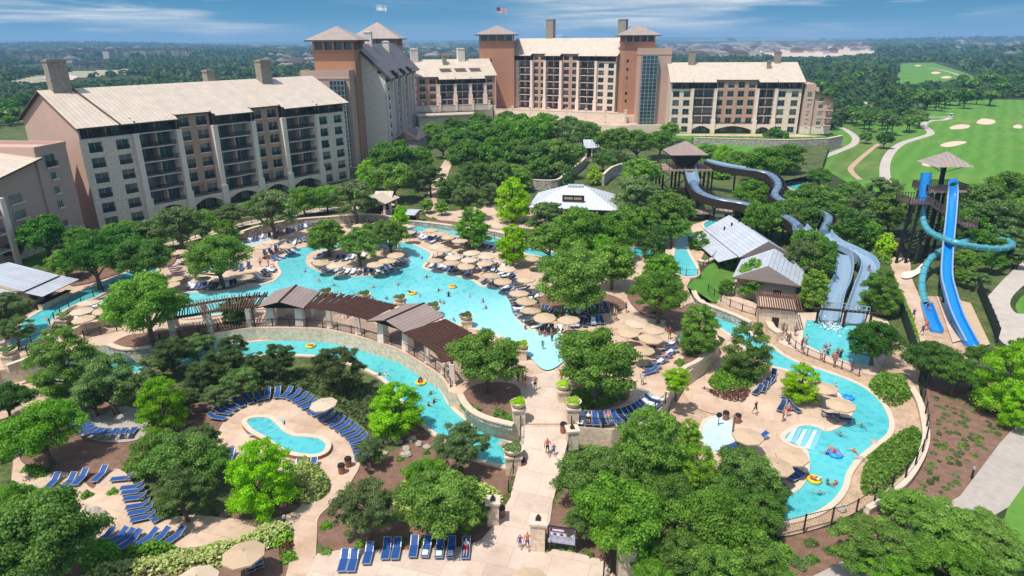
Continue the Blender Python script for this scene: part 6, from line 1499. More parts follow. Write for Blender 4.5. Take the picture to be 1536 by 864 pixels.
# people -----------------------------------------------------------
def skin_body(J, E, name):
    me = bpy.data.meshes.new(name); keys = list(J); me.from_pydata([J[k][0] for k in keys], [(keys.index(a), keys.index(b)) for a, b in E], [])
    o = bpy.data.objects.new(name, me); COL.objects.link(o); md = o.modifiers.new('skin', 'SKIN')
    for i, k in enumerate(keys):
        r = J[k][1]; me.skin_vertices[0].data[i].radius = (r if isinstance(r, tuple) else (r, r)); me.skin_vertices[0].data[i].use_root = (k == 'pel')
    o.modifiers.new('sub', 'SUBSURF').levels = 1; o.modifiers['sub'].render_levels = 1
    dg = bpy.context.evaluated_depsgraph_get(); out = bpy.data.meshes.new_from_object(o.evaluated_get(dg)); bpy.data.objects.remove(o); out.name = name; return out
def body(pose):
    J = {'pel':((0,0,.95),(.15,.11)),'waist':((0,0,1.10),(.125,.095)),'chest':((0,0,1.32),(.165,.11)),'neck':((0,0,1.47),.06),'chin':((0,-.02,1.55),.075),'head':((0,-.01,1.66),.095),'crown':((0,0,1.72),.06),'nose':((0,-.115,1.61),.016)}
    E = [('pel','waist'),('waist','chest'),('chest','neck'),('neck','chin'),('chin','head'),('head','crown'),('head','nose')]
    sw = .28 if pose == 'walk' else 0
    for s, k in ((-1,'l'),(1,'r')):
        f = s*sw
        J.update({k+'hip':((s*.09,0,.88),.09),k+'knee':((s*.10,-f*.6-.01,.50),.058),k+'ank':((s*.11,-f*.75+(.12 if f < 0 else 0),.09),.038),k+'toe':((s*.12,-f*.75-.13+(.1 if f < 0 else 0),.03),.03)})
        E += [('pel',k+'hip'),(k+'hip',k+'knee'),(k+'knee',k+'ank'),(k+'ank',k+'toe')]
        J.update({k+'sh':((s*.20,0,1.40),.055),k+'elb':((s*.27,f*.5+.02,1.13),.042),k+'wr':((s*.29,f*.8-.08,.90),.028),k+'palm':((s*.29,f*.85-.10,.84),.030),k+'fin':((s*.285,f*.9-.12,.76),.016),k+'thumb':((s*.265,f*.85-.14,.82),.012)})
        E += [('chest',k+'sh'),(k+'sh',k+'elb'),(k+'elb',k+'wr'),(k+'wr',k+'palm'),(k+'palm',k+'fin'),(k+'palm',k+'thumb')]
    if pose == 'swim':   # upright in the water with arms spread, legs under the surface
        for s, k in ((-1,'l'),(1,'r')):
            J[k+'elb'] = ((s*.42,-.12,1.33),.042); J[k+'wr'] = ((s*.58,-.28,1.32),.028); J[k+'palm'] = ((s*.62,-.33,1.32),.03); J[k+'fin'] = ((s*.66,-.38,1.31),.016); J[k+'thumb'] = ((s*.6,-.38,1.33),.012)
    if pose == 'sit':
        for s, k in ((-1,'l'),(1,'r')):
            J[k+'knee'] = ((s*.12,-.42,1.0),.06); J[k+'ank'] = ((s*.13,-.78,.86),.038); J[k+'toe'] = ((s*.13,-.92,.94),.03)
    if pose == 'lie':    # reclining on a raised back, axis along -y (feet) to +y (head), seat height 0
        def T(p):
            x, y, z = p; d = z-.92
            if d <= .1: return (x, d-.0, .12-y)
            return (x, .1+(d-.1)*.85-y*.5, .12+(d-.1)*.53-y*.8)
        J = {k: (T(v[0]), v[1]) for k, v in J.items()}
    return skin_body(J, E, 'body')
BODY = {}
for ps in ('stand','walk','swim','sit','lie'):
    me = body(ps); P = [p.center.copy() for p in me.polygons]
    for i in range(4): me.materials.append(M_trim)
    if ps == 'lie': hz = [(p.y, p.z) for p in P]; cls = lambda c: 3 if (c.y > .66 and c.z > .55) else 2 if (.22 < c.y < .5 and abs(c.x) < .19) else 1 if (-.22 < c.y < .1 and abs(c.x) < .2) else 0
    else: cls = lambda c: 3 if (c.z > 1.70 or (c.z > 1.56 and c.y > .02 and abs(c.x) < .12)) else 2 if (1.02 < c.z < 1.44 and abs(c.x) < .23) else 1 if ((.66 if ps != 'sit' else .85) < c.z < 1.02 and abs(c.x) < .21 and c.y > -.3) else 0
    me.polygons.foreach_set('material_index', [cls(c) for c in P]); me.polygons.foreach_set('use_smooth', [True]*len(P)); BODY[ps] = me
SKIN = [plain('skin_'+n, c, .6) for n, c in (('light',(.55,.33,.24)),('tan',(.42,.24,.16)),('brown',(.22,.12,.075)))]
HAIR = [plain('hair_'+n, c, .7) for n, c in (('black',(.02,.015,.012)),('brown',(.08,.045,.025)),('fair',(.35,.24,.12)))]
CLOTH = {n: plain('cloth_'+n, c, .8) for n, c in dict(white=(.7,.7,.7), blue=(.03,.09,.35), navy=(.015,.025,.08), orange=(.65,.16,.07), red=(.5,.02,.03), black=(.015,.015,.015), pink=(.65,.2,.28), teal=(.02,.3,.32), purple=(.15,.06,.3), yellow=(.7,.5,.05), green=(.05,.25,.08)).items()}
cn = list(CLOTH); NP = [0]
def person(px, py, z, pose, label=None, top=None, bottom=None, face=None, s=1.0, loc=None, skin=None, drop=0, raw=None):
    rng = random; top = top or rng.choice(cn+['skin','skin','skin']); bottom = bottom or rng.choice(cn); sk = SKIN[skin if skin is not None else rng.choice((0,0,1,1,2))]
    o = bpy.data.objects.new('person', BODY[pose]); COL.objects.link(o); NP[0] += 1
    for i, m_ in enumerate((sk, CLOTH[bottom], sk if top == 'skin' else CLOTH[top], rng.choice(HAIR))): o.material_slots[i].link = 'OBJECT'; o.material_slots[i].material = m_
    p = raw if raw is not None else G(px, py, z); o.location = (p.x, p.y, (p.z if raw is not None else z)-drop); o.rotation_euler = (0,0, face if face is not None else rng.random()*6.28); o.scale = (s,s,s)
    ct = 'person'
    tw = 'bare chested' if top == 'skin' else 'in a '+top+' top'
    if label: tag(o, label, ct)
    else: later(o, 'person '+tw, 'people', loc, ct)
    return o
F_ = 0; Bk = R(180)
person(821,682,1.58,'walk','man in an orange top walking away over the foot bridge','orange','navy',Bk,1.02); person(830.5,683,1.58,'walk','child in blue walking beside the man on the foot bridge','blue','blue',Bk,.72)
person(780,823,.13,'walk','dark haired girl walking beside the man near the map board','purple','blue',Bk,.8); person(791,825,.13,'walk','man in orange top and blue shorts near the map board','orange','blue',Bk,1.0)
person(803,585,ZU+.1,'stand','woman in an orange top standing at the head of the walkway','orange','black',.6)
for x, y in ((784,577),(788,583),(777,573)): person(x,y,ZU+.1,'stand',loc='in the shade beside the tree left of the bridge head',)
wz = ZU+.19
for x, y in ((511,442),(531,444),(540,444),(559,449),(580,449),(629,445),(658,437),(704,445),(725,453),(729,463),(660,454),(666,455),(664,480),(681,481),(646,464),(593,454),(458,408),(479,422),(501,429),(593,427),(597,428),(603,409),(640,417),(633,388),(644,397),(420,440),(452,436),(560,432),(620,465)): person(x,y,wz,'swim',loc='swimming in the main pool',drop=1.12)
person(673,445,wz,'stand','person in black standing alone in the main pool','black','black',0,drop=.75)
for x, y, d in ((788,494,.7),(809,503,.5),(817,505,.5),(827,504,.35),(828,512,.35),(814,524,.15),(834,521,.15)): person(x,y,wz,'stand',loc='wading at the shallow end of the main pool',drop=d,s=.85)
for x, y in ((570,564),(580,564),(646,592),(643,609),(651,604)): person(x,y,.19,'swim',loc='swimming in the river below the curved wall',drop=1.1)
person(71,481,wz,'swim','person swimming alone in the left river',drop=1.1)
for x, y in ((1240,682),(1281,679),(1241,727),(1252,728),(1229,743),(1292,642),(1254,580),(1260,655)): person(x,y,.19,'swim',loc='swimming in the right hand river',drop=1.1)
for x, y in ((1245,519),(1263,528)): person(x,y,.19,'swim',loc='swimming in the slide pool',drop=1.1)
for x, y in ((1241,533),(1249,537),(1256,534),(1260,537),(1252,541),(1237,528)): person(x,y,.19,'stand',loc='wading at the front of the slide pool',drop=.5)
for x, y in ((1174,500),(1179,503),(1192,504),(1202,525),(1208,519),(1231,540),(1251,551),(1277,557),(1183,517),(1204,531)): person(x,y,.12,'stand',loc='on the strip between slide pool and river')
person(1369,479,.13,'walk','man in a blue shirt on the path by the tall slide tower','blue','black',Bk); person(1382,504,.13,'walk','person in purple walking beside the blue slides','purple','navy',0); person(1388,496,.13,'walk','person in pink walking beside the blue slides','pink','red',0)
person(1132,622,.15,'walk','person in black walking across the river island deck','black','black',.4)
for x, y in ((1174,632),(1181,625)): person(x,y,.15,'stand',loc='standing by the island loungers')
for x, y in ((1067,380),(1070,377),(1075,382),(1079,380),(1082,384),(1072,372)): person(x,y,.12,'stand',loc='in the queue beside the large vented hut')
for x, y in ((917,470),(915,485),(939,469),(924,481),(921,479),(1004,509),(1014,523),(963,578),(842,575),(885,578),(807,462),(800,452),(765,425),(703,372),(697,372)): person(x,y,zU,'stand',loc='on the deck right of the main pool')
for x, y in ((391,400),(403,401),(595,376),(554,339),(536,334),(599,377),(296,425),(470,345)): person(x,y,zU,'stand',loc='on the decks around the pool island')
for x, y in ((1038,247),(1046,248),(1016,246),(1050,245)): person(x,y,c.z,'stand',loc='waiting on the timber slide tower')
person(1416,277,zd,'stand','person waiting on top of the tall slide tower','white','navy',raw=Vector((bx+.8,by-1.0,zd)))
person(1303,404,2.2,'sit','rider sliding down the right grey chute','skin','red',F_,drop=.85)
person(1391,462,.6,'sit','rider in blue at the foot of the teal slide','blue','navy',F_,drop=.7)
person(1419,176,.1,'stand','golfer beside the parked cart on the path','white','navy'); person(1492,170,.1,'stand','golfer in black on the far fairway','black','black'); person(1533,176,.1,'stand','golfer in black at the right edge','black','black')
M_ring = {'yellow': M_yellow, 'blue': M_bluevinyl}
def swimring(px, py, z, col, label, rider=True):
    p = G(px, py, z); r = empty('swim_ring', (p.x,p.y,z+.05), 0, label, 'swim ring'); m = MB(); n = 20; pts = [(.48*math.cos(6.283*i/n), .48*math.sin(6.283*i/n), .08) for i in range(n+1)]; m.tube(pts, .17, 8, caps=False); m.build('tube', M_ring[col], r, True)
    m = MB(); m.tube([(.62,0,.2),(.62,.12,.24),(.58,.2,.2)], .02, 5); m.build('handle', M_flagwhite, r)
    if rider: person(px, py, z, 'lie', 'person lying in the '+label, drop=-.12)
for x, y, z, cl, lb in ((618,441,wz,'yellow','yellow ring left of the main pool centre'),(679,431,wz,'yellow','yellow ring near the right deck corner'),(466,520,.19,'yellow','yellow ring by the start of the curved river'),(631,575,.19,'yellow','yellow ring under the curved wall'),
    (1221,721,.19,'yellow','yellow ring at the bottom of the right river'),(1251,680,.19,'blue','blue ring in the middle of the right river'),(1272,597,.19,'blue','pale blue ring high in the right river'),(1012,395,wz,'blue','blue ring in the small back river'),(1253,683,.19,'blue','second blue ring in the right river')): swimring(x,y,z,cl,lb, lb != 'second blue ring in the right river' and 'high' not in lb)
rng_ = random.Random(5); pickl = [q for q in LOUNG if q[0].type == 'MESH']; rng_.shuffle(pickl)
for o, p, ang in pickl[:34]: person(0,0,0,'lie',loc='sunbathing on the upper terrace loungers',face=ang-R(90),raw=Vector((p.x,p.y,p.z+.30)))
nl = [q for q in LOUNG if q[0].type != 'MESH']
o, p, ang = nl[9]; person(0,0,0,'lie','sunbather on the last lounger of the plaza row','white','red',ang-R(90),raw=Vector((p.x,p.y,p.z+.30)))
for o, p, ang in (nl[7], nl[8], nl[6]):
    m = MB(); m.box(-.25,.2,-.22,.22,0,.07); m.box(-.1,.22,-.15,.2,.07,.12); t = m.build('towel', M_towel); t.location = (p.x-math.cos(ang)*.55, p.y-math.sin(ang)*.55, p.z+.36); t.rotation_euler.z = ang; later(t, 'white folded towel', 'white folded towels', 'on the foot of a plaza lounger', 'towel')
# golf cart
r = empty('golf_cart', G(1426,176,.1), R(20), 'white golf cart parked on the path beside the fairway', 'golf cart')
m = MB(); m.box(-1.2,1.2,-.55,.55,.25,.6); m.frustum(.85,0,.7,1.0,.4,.8,.6,.95); m.box(-1.2,-.6,-.5,.5,.6,.8); m.build('body', M_flagwhite, r)
m = MB(); m.box(-1.0,.9,-.6,.6,1.8,1.88); m.build('canopy', M_flagwhite, r); m = MB(); m.box(-.5,.05,-.5,.5,.6,.85); m.box(-.6,-.45,-.5,.5,.85,1.25); m.build('seat', M_iron, r)
m = MB()
for x in (-.95,.8):
    for y in (-.52,.52): m.bar((x,y,.6),(x,y,1.8),.05)
m.build('canopy_posts', M_iron, r)
for x in (-.8,.8):
    for y in (-.55,.55): m = MB(); m.tube([(x,y-.08,.23),(x,y+.08,.23)], .23, 10); m.build('wheel', M_iron, r)

rs = np.random.default_rng(4); pc = G(1243,490,.25); C_ = rs.normal(size=(260,3))*np.array([.8,1.0,.25])+np.array([pc.x,pc.y,.35]); C_[:,2] = np.abs(C_[:,2])
o = bpy.data.objects.new('splash', leaf_mesh('splash', C_, np.tile([0,0,1.],(260,1)), .13, rs.random(260), M_flagwhite, rs)); COL.objects.link(o); tag(o, 'white splash where the left grey slide meets its pool', kind='stuff')
# ------------------------------------------------------------------ trees of the resort: (x, y, width in the photo, kind)
def grove(loc, z, L_):
    for q in L_: tree(q[0], q[1], q[2], q[3], loc, z, q[4] if len(q) > 4 else None)
grove('in front of the left hotel wing', ZU, ((300,335,58,'R'),(345,322,50,'W'),(455,300,50,'R'),(232,348,64,'R'),(490,296,44,'M'),(200,352,56,'D'),(65,352,84,'D'),(118,362,62,'O'),(270,340,92,'W'),(408,315,92,'O'),(533,298,82,'O'),(185,350,60,'O'),(15,375,40,'O')))
grove('between the left hotel wing and the river', ZU, ((140,388,100,'D'),(212,388,98,'D'),(180,365,70,'D'),(95,395,50,'O')))
grove('by the left river and the pergola end', ZU, ((215,458,128,'R'),(0,470,90,'R'),(20,495,60,'W')))
grove('on the left pool deck', ZU, ((328,385,104,'R',.72),(340,352,42,'C')))
grove('on and behind the pool island', ZU, ((491,355,64,'R'),(538,368,74,'R'),(585,352,66,'R'),(560,350,50,'O')))
grove('along the back river', ZU, ((708,340,62,'C',.9),(600,326,30,'B')))
grove('by the walk to the side wing', ZU, ((551,262,38,'B'),(592,268,68,'O'),(645,268,52,'V'),(590,238,82,'O'),(668,290,28,'M'),(630,240,50,'O'),(625,262,46,'V')))
grove('around the planted garden walk', ZU, ((640,308,24,'M'),(662,311,24,'M'),(700,300,60,'W'),(716,265,70,'R'),(745,262,60,'R'),(680,280,50,'O'),(770,262,40,'M'),(735,290,40,'W')))
grove('in the grove below the central block', ZU, ((690,212,62,'O'),(725,205,70,'O'),(760,200,66,'O'),(800,205,72,'O'),(840,203,66,'O'),(880,200,56,'O'),(700,235,72,'O'),(745,232,78,'O'),(792,232,76,'O'),(835,235,66,'R'),(925,212,58,'R'),(958,215,56,'R'),(990,212,50,'O'),(680,190,40,'O'),(778,185,46,'O'),(720,185,46,'O'),(810,250,50,'O'),(760,180,40,'O'),(865,228,36,'O'),(1005,196,34,'O'),(815,190,50,'O'),(855,190,46,'O'),(665,215,46,'O'),(650,200,40,'O')))
grove('round the silver roofed pool bar', ZU, ((768,298,62,'Y'),(820,327,74,'W',.8),(892,262,27,'Y'),(852,264,22,'K'),(783,268,38,'M'),(905,240,40,'O'),(925,238,40,'W'),(830,258,34,'W')))
grove('between the pool bar and the black slides', ZU, ((958,262,70,'R'),(955,292,86,'O'),(1000,318,86,'R'),(940,332,66,'R'),(965,338,66,'R'),(1010,345,56,'R'),(982,362,50,'K',1.1)))
grove('right of the main pool', ZU, ((768,366,58,'Y'),(868,350,96,'R'),(825,362,72,'R'),(915,352,76,'R'),(920,396,78,'O'),(862,420,118,'R'),(990,440,92,'R'),(993,405,60,'M'),(900,375,60,'R')))
grove('around the bridge head', ZU, ((893,542,132,'R'),(727,538,112,'R')))
grove('beside the shrub bed above the island path', ZU, ((1050,492,72,'C'),(1016,572,50,'S')))
grove('on the river island', 0, ((1122,522,80,'C'),(1204,572,64,'Y',.85),(1035,650,40,'B')))
grove('around the silver roofed huts', 0, ((1048,366,38,'C'),(1093,396,26,'M'),(1128,415,52,'C'),(1118,320,46,'C'),(1203,390,66,'V',1.1),(1230,392,64,'O',1.1),(1212,372,66,'O',1.1),(1236,376,40,'O',1.2),(1222,432,52,'B'),(1322,436,64,'C'),(1160,330,66,'O'),(1190,318,50,'O'),(1090,430,26,'M'),(1232,405,46,'V')))
grove('below the black tube slides', 0, ((1142,330,64,'R',1.0),(1176,324,62,'O',1.0),(1206,326,58,'O',1.0),(1128,318,44,'R',1.0),(1192,306,50,'O',1.0),(1080,262,32,'R'),(1130,290,56,'R'),(1145,248,74,'R'),(1105,245,50,'R'),(1180,240,60,'O'),(1085,240,40,'B'),(1230,265,40,'O'),(1220,300,74,'O'),(1277,288,46,'O'),(1060,228,36,'R'),(1163,204,34,'D')))
grove('between the grey slides and the tall slide tower', 0, ((1272,345,66,'K',.95),(1300,350,50,'O'),(1330,366,34,'Y'),(1337,318,72,'O'),(1325,285,60,'W'),(1310,330,50,'O'),(1250,320,50,'O'),(1290,305,50,'O')))
grove('in the wood right of the tall slide', 0, ((1470,300,80,'O'),(1510,290,80,'O'),(1500,330,90,'W'),(1455,335,70,'O'),(1540,320,70,'O'),(1470,365,60,'O'),(1450,390,40,'M'),(1520,360,60,'W'),(1468,420,36,'W'),(1445,415,30,'M'),(1490,390,44,'O'),(1530,385,40,'O')))
grove('between the slide pool and the splash deck', 0, ((1314,512,84,'D'),(1400,540,80,'D'),(1435,562,74,'O'),(1462,560,60,'O'),(1470,535,50,'O')))
grove('at the right edge above the mulch slope', 0, ((1512,565,92,'B'),(1530,610,60,'B'),(1540,530,60,'M')))
grove('over the diagonal walk at the lower right', 0, ((1398,790,150,'Q'),(1310,820,130,'Q'),(1500,830,140,'Q'),(1430,850,150,'Q'),(1360,760,80,'Q'),(1470,790,90,'Q'),(1340,860,110,'Q')))
grove('at the left edge of the lower garden', 0, ((95,540,108,'C',.9),(8,600,72,'D'),(65,645,116,'R'),(0,655,60,'R')))
grove('in the thicket left of the plunge pool', 0, ((165,572,116,'R'),(240,604,82,'B',1),(270,690,110,'O'),(235,680,80,'O'),(305,695,86,'O'),(275,740,96,'V'),(300,660,70,'W'),(140,600,60,'O')))
grove('in the wild garden below the curved wall', 0, ((255,532,72,'V'),(295,520,60,'W'),(335,545,66,'V'),(300,565,62,'V'),(360,575,66,'W'),(350,520,50,'V'),(415,540,66,'V'),(508,550,88,'V'),(355,470,64,'W'),(320,595,50,'W'),(230,550,50,'W'),(380,550,50,'V'),(280,600,44,'V')))
grove('beside the river below the right pavilion', 0, ((594,612,92,'B',.85),(690,668,100,'R')))
grove('along the path from the plunge pool', 0, ((392,712,118,'B',.95),(548,765,112,'V'),(555,678,56,'W'),(665,755,128,'R'),(640,720,80,'O'),(700,770,70,'R')))
grove('in the lower left corner', 0, ((60,808,196,'R'),(15,760,90,'R'),(10,850,100,'R')))
grove('in the wooded strip right of the foot bridge', 0, ((888,712,118,'O'),(930,775,150,'R'),(975,672,124,'C'),(1045,705,76,'B'),(1068,785,136,'R'),(1120,712,108,'O'),(1010,745,90,'O'),(1145,770,80,'O'),(880,780,70,'O'),(1150,740,70,'O'),(960,820,90,'R'),(1000,690,70,'O'),(1085,740,80,'O')))
grove('at the bottom edge right of the gate pillar', 0, ((1020,835,96,'M'),(1130,840,96,'M'),(1075,860,100,'M'),(980,868,70,'M'),(1165,868,60,'M')))

grove('along the foot of the left hotel wing', ZU, [(x, 346-(x-165)*.165, 22, 'MR'[i%2]) for i, x in enumerate(range(170, 520, 34))])
# shrubs and beds
def bushes(loc, z, L_, si, pl, mat, r=.6, cat='shrub'):
    for x, y, *q in L_: shrub(G(x,y,z), q[0] if q else r, mat, si, pl, loc, cat)
rg = random.Random(11)
slope = [(p.x,p.y) for p in Gs([(1400,585),(1480,590),(1520,625),(1440,735),(1360,770),(1300,800),(1330,765),(1395,700),(1405,640)],0)]
k = 0
for (x, y) in scatter(slope, 150, rg): shrub((x,y,.04), rg.uniform(.17,.33), rg.choice((L_grey,L_mid,L_grey,L_olive)), 'small round shrub', 'small round shrubs', 'dotted over the mulch slope at the right')
sl2 = [(p.x,p.y) for p in Gs([(1175,815),(1270,790),(1290,800),(1240,840),(1190,860)],0)]
for (x, y) in scatter(sl2, 16, rg): shrub((x,y,.04), rg.uniform(.3,.5), rg.choice((L_grey,L_mid)), 'low grey green shrub', 'low grey green shrubs', 'below the fence at the lower right')
sl3 = [(p.x,p.y) for p in Gs([(812,828),(838,790),(860,800),(900,838),(880,842),(830,832)],0)]
for (x, y) in scatter(sl3, 20, rg): shrub((x,y,.05), rg.uniform(.22,.38), rg.choice((L_pale,L_grey,L_mid)), 'spiky yellow green plant', 'spiky yellow green plants', 'in the mulch behind the map board', 'plant')
bushes('on the plaza side mulch beds', .05, ((540,818),(556,822),(600,812),(490,790),(640,812),(700,800),(170,740,.5),(130,745,.6),(200,700,.9),(225,680,.7),(215,712,.8),(60,712,.8),(45,705,.7),(490,830,.5),(433,838,.7),(600,690,.4),(640,680,.4),(620,712,.35),(605,708,.35),(635,715,.35),(650,705,.35),(1325,575,.9)), 'small dark green shrub', 'small dark green shrubs', L_mid, .5)
bushes('by the curved terrace walls', ZU+.07, ((700,612),(712,618),(748,622),(765,628),(880,610),(905,606),(930,596),(870,598),(1020,545),(1035,530),(1060,515),(1045,500),(812,470),(835,474),(860,474),(890,470),(985,470),(1000,460),(960,455),(515,388),(545,390),(560,386)), 'low dark shrub', 'low dark shrubs', L_oak, .7)
bushes('among the flower beds of the upper gardens', ZU+.05, ((560,320,.8),(580,336,.7),(620,334,.6),(650,330,.7),(690,340,.6),(725,344,.6),(150,468,.6),(140,475,.6),(95,490,.7),(105,480,.6),(250,385,.6),(620,290,.9),(770,330,.9),(785,335,.7)), 'garden shrub', 'garden shrubs', L_mid, .6)
def bed(name, pts, z, h, dens, size, mat, lab, cat, seed=1, kind=None, edge=.5, z0=0):
    o = leafbed(name, smooth([(p.x,p.y) for p in Gs(pts, z0)]), z0+z, h, dens, size, mat, seed, edge)
    if kind: tag(o, kind=kind, label=lab)
    else: tag(o, lab, cat)
bed('ground_cover', [(1292,740),(1296,700),(1310,680),(1345,655),(1372,648),(1384,662),(1374,690),(1350,715),(1320,742)], .05, .9, 26, .17, L_mid, 'dense green ground cover between the river and black fence', None, 4, 'stuff')
bed('hedge', [(255,838),(300,826),(360,815),(400,792),(430,790),(440,800),(420,818),(380,835),(340,850),(280,862),(180,872),(120,870),(180,850)], .05, .9, 30, .15, L_pale, 'long pale clipped hedge at the bottom left', 'hedge', 5)
bed('clipped_bush', [(432,722),(450,708),(475,706),(492,720),(493,740),(476,754),(452,758),(435,746)], .05, 2.1, 50, .14, L_pale, 'big round pale green bush by the garden path', 'bush', 6, edge=1.4)
bed('hedge', [(590,745),(610,728),(650,725),(700,735),(745,742),(752,755),(730,765),(690,770),(640,790),(605,785),(590,768)], .05, 1.5, 34, .15, L_pale, 'pale green hedge mass between the two front trees', 'hedge', 7, edge=1)
bed('hedge', [(122,838),(140,822),(172,820),(186,835),(180,858),(150,868),(125,860)], .05, 1.6, 40, .15, L_mid, 'round dark green bush below the grey boulders', 'bush', 8, edge=1)
bed('hedge', [(190,830),(220,824),(262,824),(270,834),(240,846),(200,850)], .05, 1.1, 36, .15, L_mid, 'low green bush row behind the patio loungers', 'bush', 9)
bed('ground_cover', [(398,795),(425,792),(440,805),(430,822),(405,824),(395,810)], .05, .6, 40, .14, L_bright, 'bright green ground cover patch by the garden path', None, 10, 'stuff')
bed('flower_bed', [(418,822),(440,812),(442,838),(425,845)], .05, .35, 30, .12, L_red, 'dark red flower bed left of the grey path', 'flower bed', 11)
bed('flower_bed', [(1052,582),(1060,590),(1080,600),(1110,606),(1125,592),(1120,584),(1085,590)], .05, .4, 26, .13, L_red, 'dark red flower bed at the tip of the river island', 'flower bed', 12)
bed('ground_cover', [(1062,575),(1085,555),(1120,555),(1135,575),(1110,588),(1080,590)], .1, .7, 22, .17, L_mid, 'green planting under the island cypress', None, 13, 'stuff')
bed('ground_cover', [(845,600),(860,585),(900,583),(935,590),(930,602),(900,612),(865,618)], .08, .4, 26, .16, L_mid, 'dark green planting around the bridge head tree', None, 14, 'stuff', z0=ZU)
bed('ground_cover', [(430,560),(480,555),(540,575),(575,600),(600,640),(560,650),(520,620),(470,590),(430,590),(380,585),(330,600),(300,590),(300,560),(360,560)], .05, .55, 16, .2, L_olive, 'wild low undergrowth between plunge pool and river', None, 15, 'stuff')
bed('ground_cover', [(60,585),(110,578),(118,590),(90,600),(70,596),(52,585)], .05, .5, 26, .16, L_mid, 'green planting beside the lower left path', None, 16, 'stuff')
bed('ground_cover', [(1305,575),(1335,568),(1362,585),(1364,600),(1335,612),(1308,592)], .05, 1.2, 26, .18, L_mid, 'dense green shrubbery beside the river bend', None, 17, 'stuff')
bed('hedge', [(1350,450),(1356,449),(1376,500),(1380,528),(1373,530),(1362,490)], .05, .9, 30, .16, L_mid, 'narrow green hedge along the green screened fence', 'hedge', 18)
bed('hedge', [(1300,372),(1312,375),(1335,390),(1334,398),(1312,388)], .05, 1.0, 20, .2, L_mid, 'green hedge by the tall slide tower stairs', 'hedge', 19)
bed('ground_cover', [(1130,800),(1165,790),(1165,812),(1190,830),(1180,850),(1140,850)], .05, .5, 22, .18, L_mid, 'green planting at the end of the right river', None, 20, 'stuff')
bed('ground_cover', [(140,465),(150,470),(110,498),(84,498),(92,478)], .08, .4, 18, .18, L_grey, 'mixed planting along the left river bank', None, 21, 'stuff', z0=ZU)
# ------------------------------------------------------------------ golf course trees, far woods, houses, haze
fairway = [(p.x,p.y) for p in Gs(lawn_far, 0)]
resort = UP
clear = [[(p.x,p.y) for p in Gs(q,0)] for q in (
  [(1285,150),(1300,150),(1310,165),(1340,172),(1300,190),(1285,175)], [(1340,96),(1352,94),(1412,93),(1470,112),(1475,124),(1420,130),(1340,134)],
  [(15,122),(60,113),(120,108),(200,105),(190,112),(130,118),(60,126),(20,128)], [(20,98),(150,92),(165,100),(150,108),(30,108)],
  [(985,66),(1060,62),(1150,60),(1230,60),(1300,66),(1316,76),(1318,83),(1240,90),(1180,90),(1145,88),(1060,88),(985,84)], [(1385,155),(1700,140),(1900,300),(1700,420),(1545,300),(1440,275),(1340,290),(1290,275),(1250,225),(1300,190),(1380,205)])]
# near tree belts, one by one
HZ = [[(p.x,p.y) for p in Gs(q,0)] for q in ([(395,100),(400,78),(470,80),(472,102),(420,106)], [(600,86),(610,66),(680,67),(718,72),(720,90),(640,92)], [(1400,80),(1430,64),(1560,60),(1560,78),(1470,82)], [(0,92),(10,76),(150,74),(300,74),(300,90),(150,94)])]
rt = random.Random(3)
def belt(loc, pts, n, ks, hmin=2.4, hmax=3.9, sp=5.5):
    """stand n separate trees inside a pixel polygon on the ground"""
    P = [(p.x,p.y) for p in Gs(pts,0)]; got = []
    for _ in range(n*40):
        if len(got) >= n: break
        q = scatter(P, 1, rt)
        if not q: break
        x, y = q[0]
        if any((x-a)**2+(y-b)**2 < sp*sp for a, b in got): continue
        got.append((x,y)); r = rt.uniform(hmin,hmax); k = rt.choice(ks); d = math.hypot(x,y)
        place_tree((x,y,0), r, r*.85, r*1.15+1.0, k, loc, 'far' if d < 330 else 'tiny')
belt('beside the cart path below the right wing', [(1250,178),(1300,176),(1330,180),(1370,186),(1388,196),(1360,206),(1330,210),(1290,200),(1256,190)], 26, 'OOOW')
belt('in the dark oak row along the fairway', [(1320,158),(1350,163),(1400,167),(1480,162),(1490,157),(1420,154),(1340,152)], 26, 'DDO', 3, 4.8, 6)
belt('between the right wing and the upper fairway', [(1215,115),(1260,100),(1330,103),(1345,125),(1340,145),(1290,150),(1262,165),(1225,150)], 34, 'OODW', 3.5, 5.5, 8)
belt('behind the upper fairway at the right edge', [(1440,128),(1536,115),(1600,125),(1600,150),(1500,152),(1430,142)], 22, 'OOD', 3.5, 5.5, 8)
belt('left of the hotel annex', [(-40,200),(0,170),(45,160),(50,190),(0,200)], 18, 'OOD', 3, 5, 7)
for q in ((1328,209,28,'D'),(1270,170,30,'W'),(1300,205,20,'O')): tree(*q, 'standing alone on the rough by the cart path', 0)
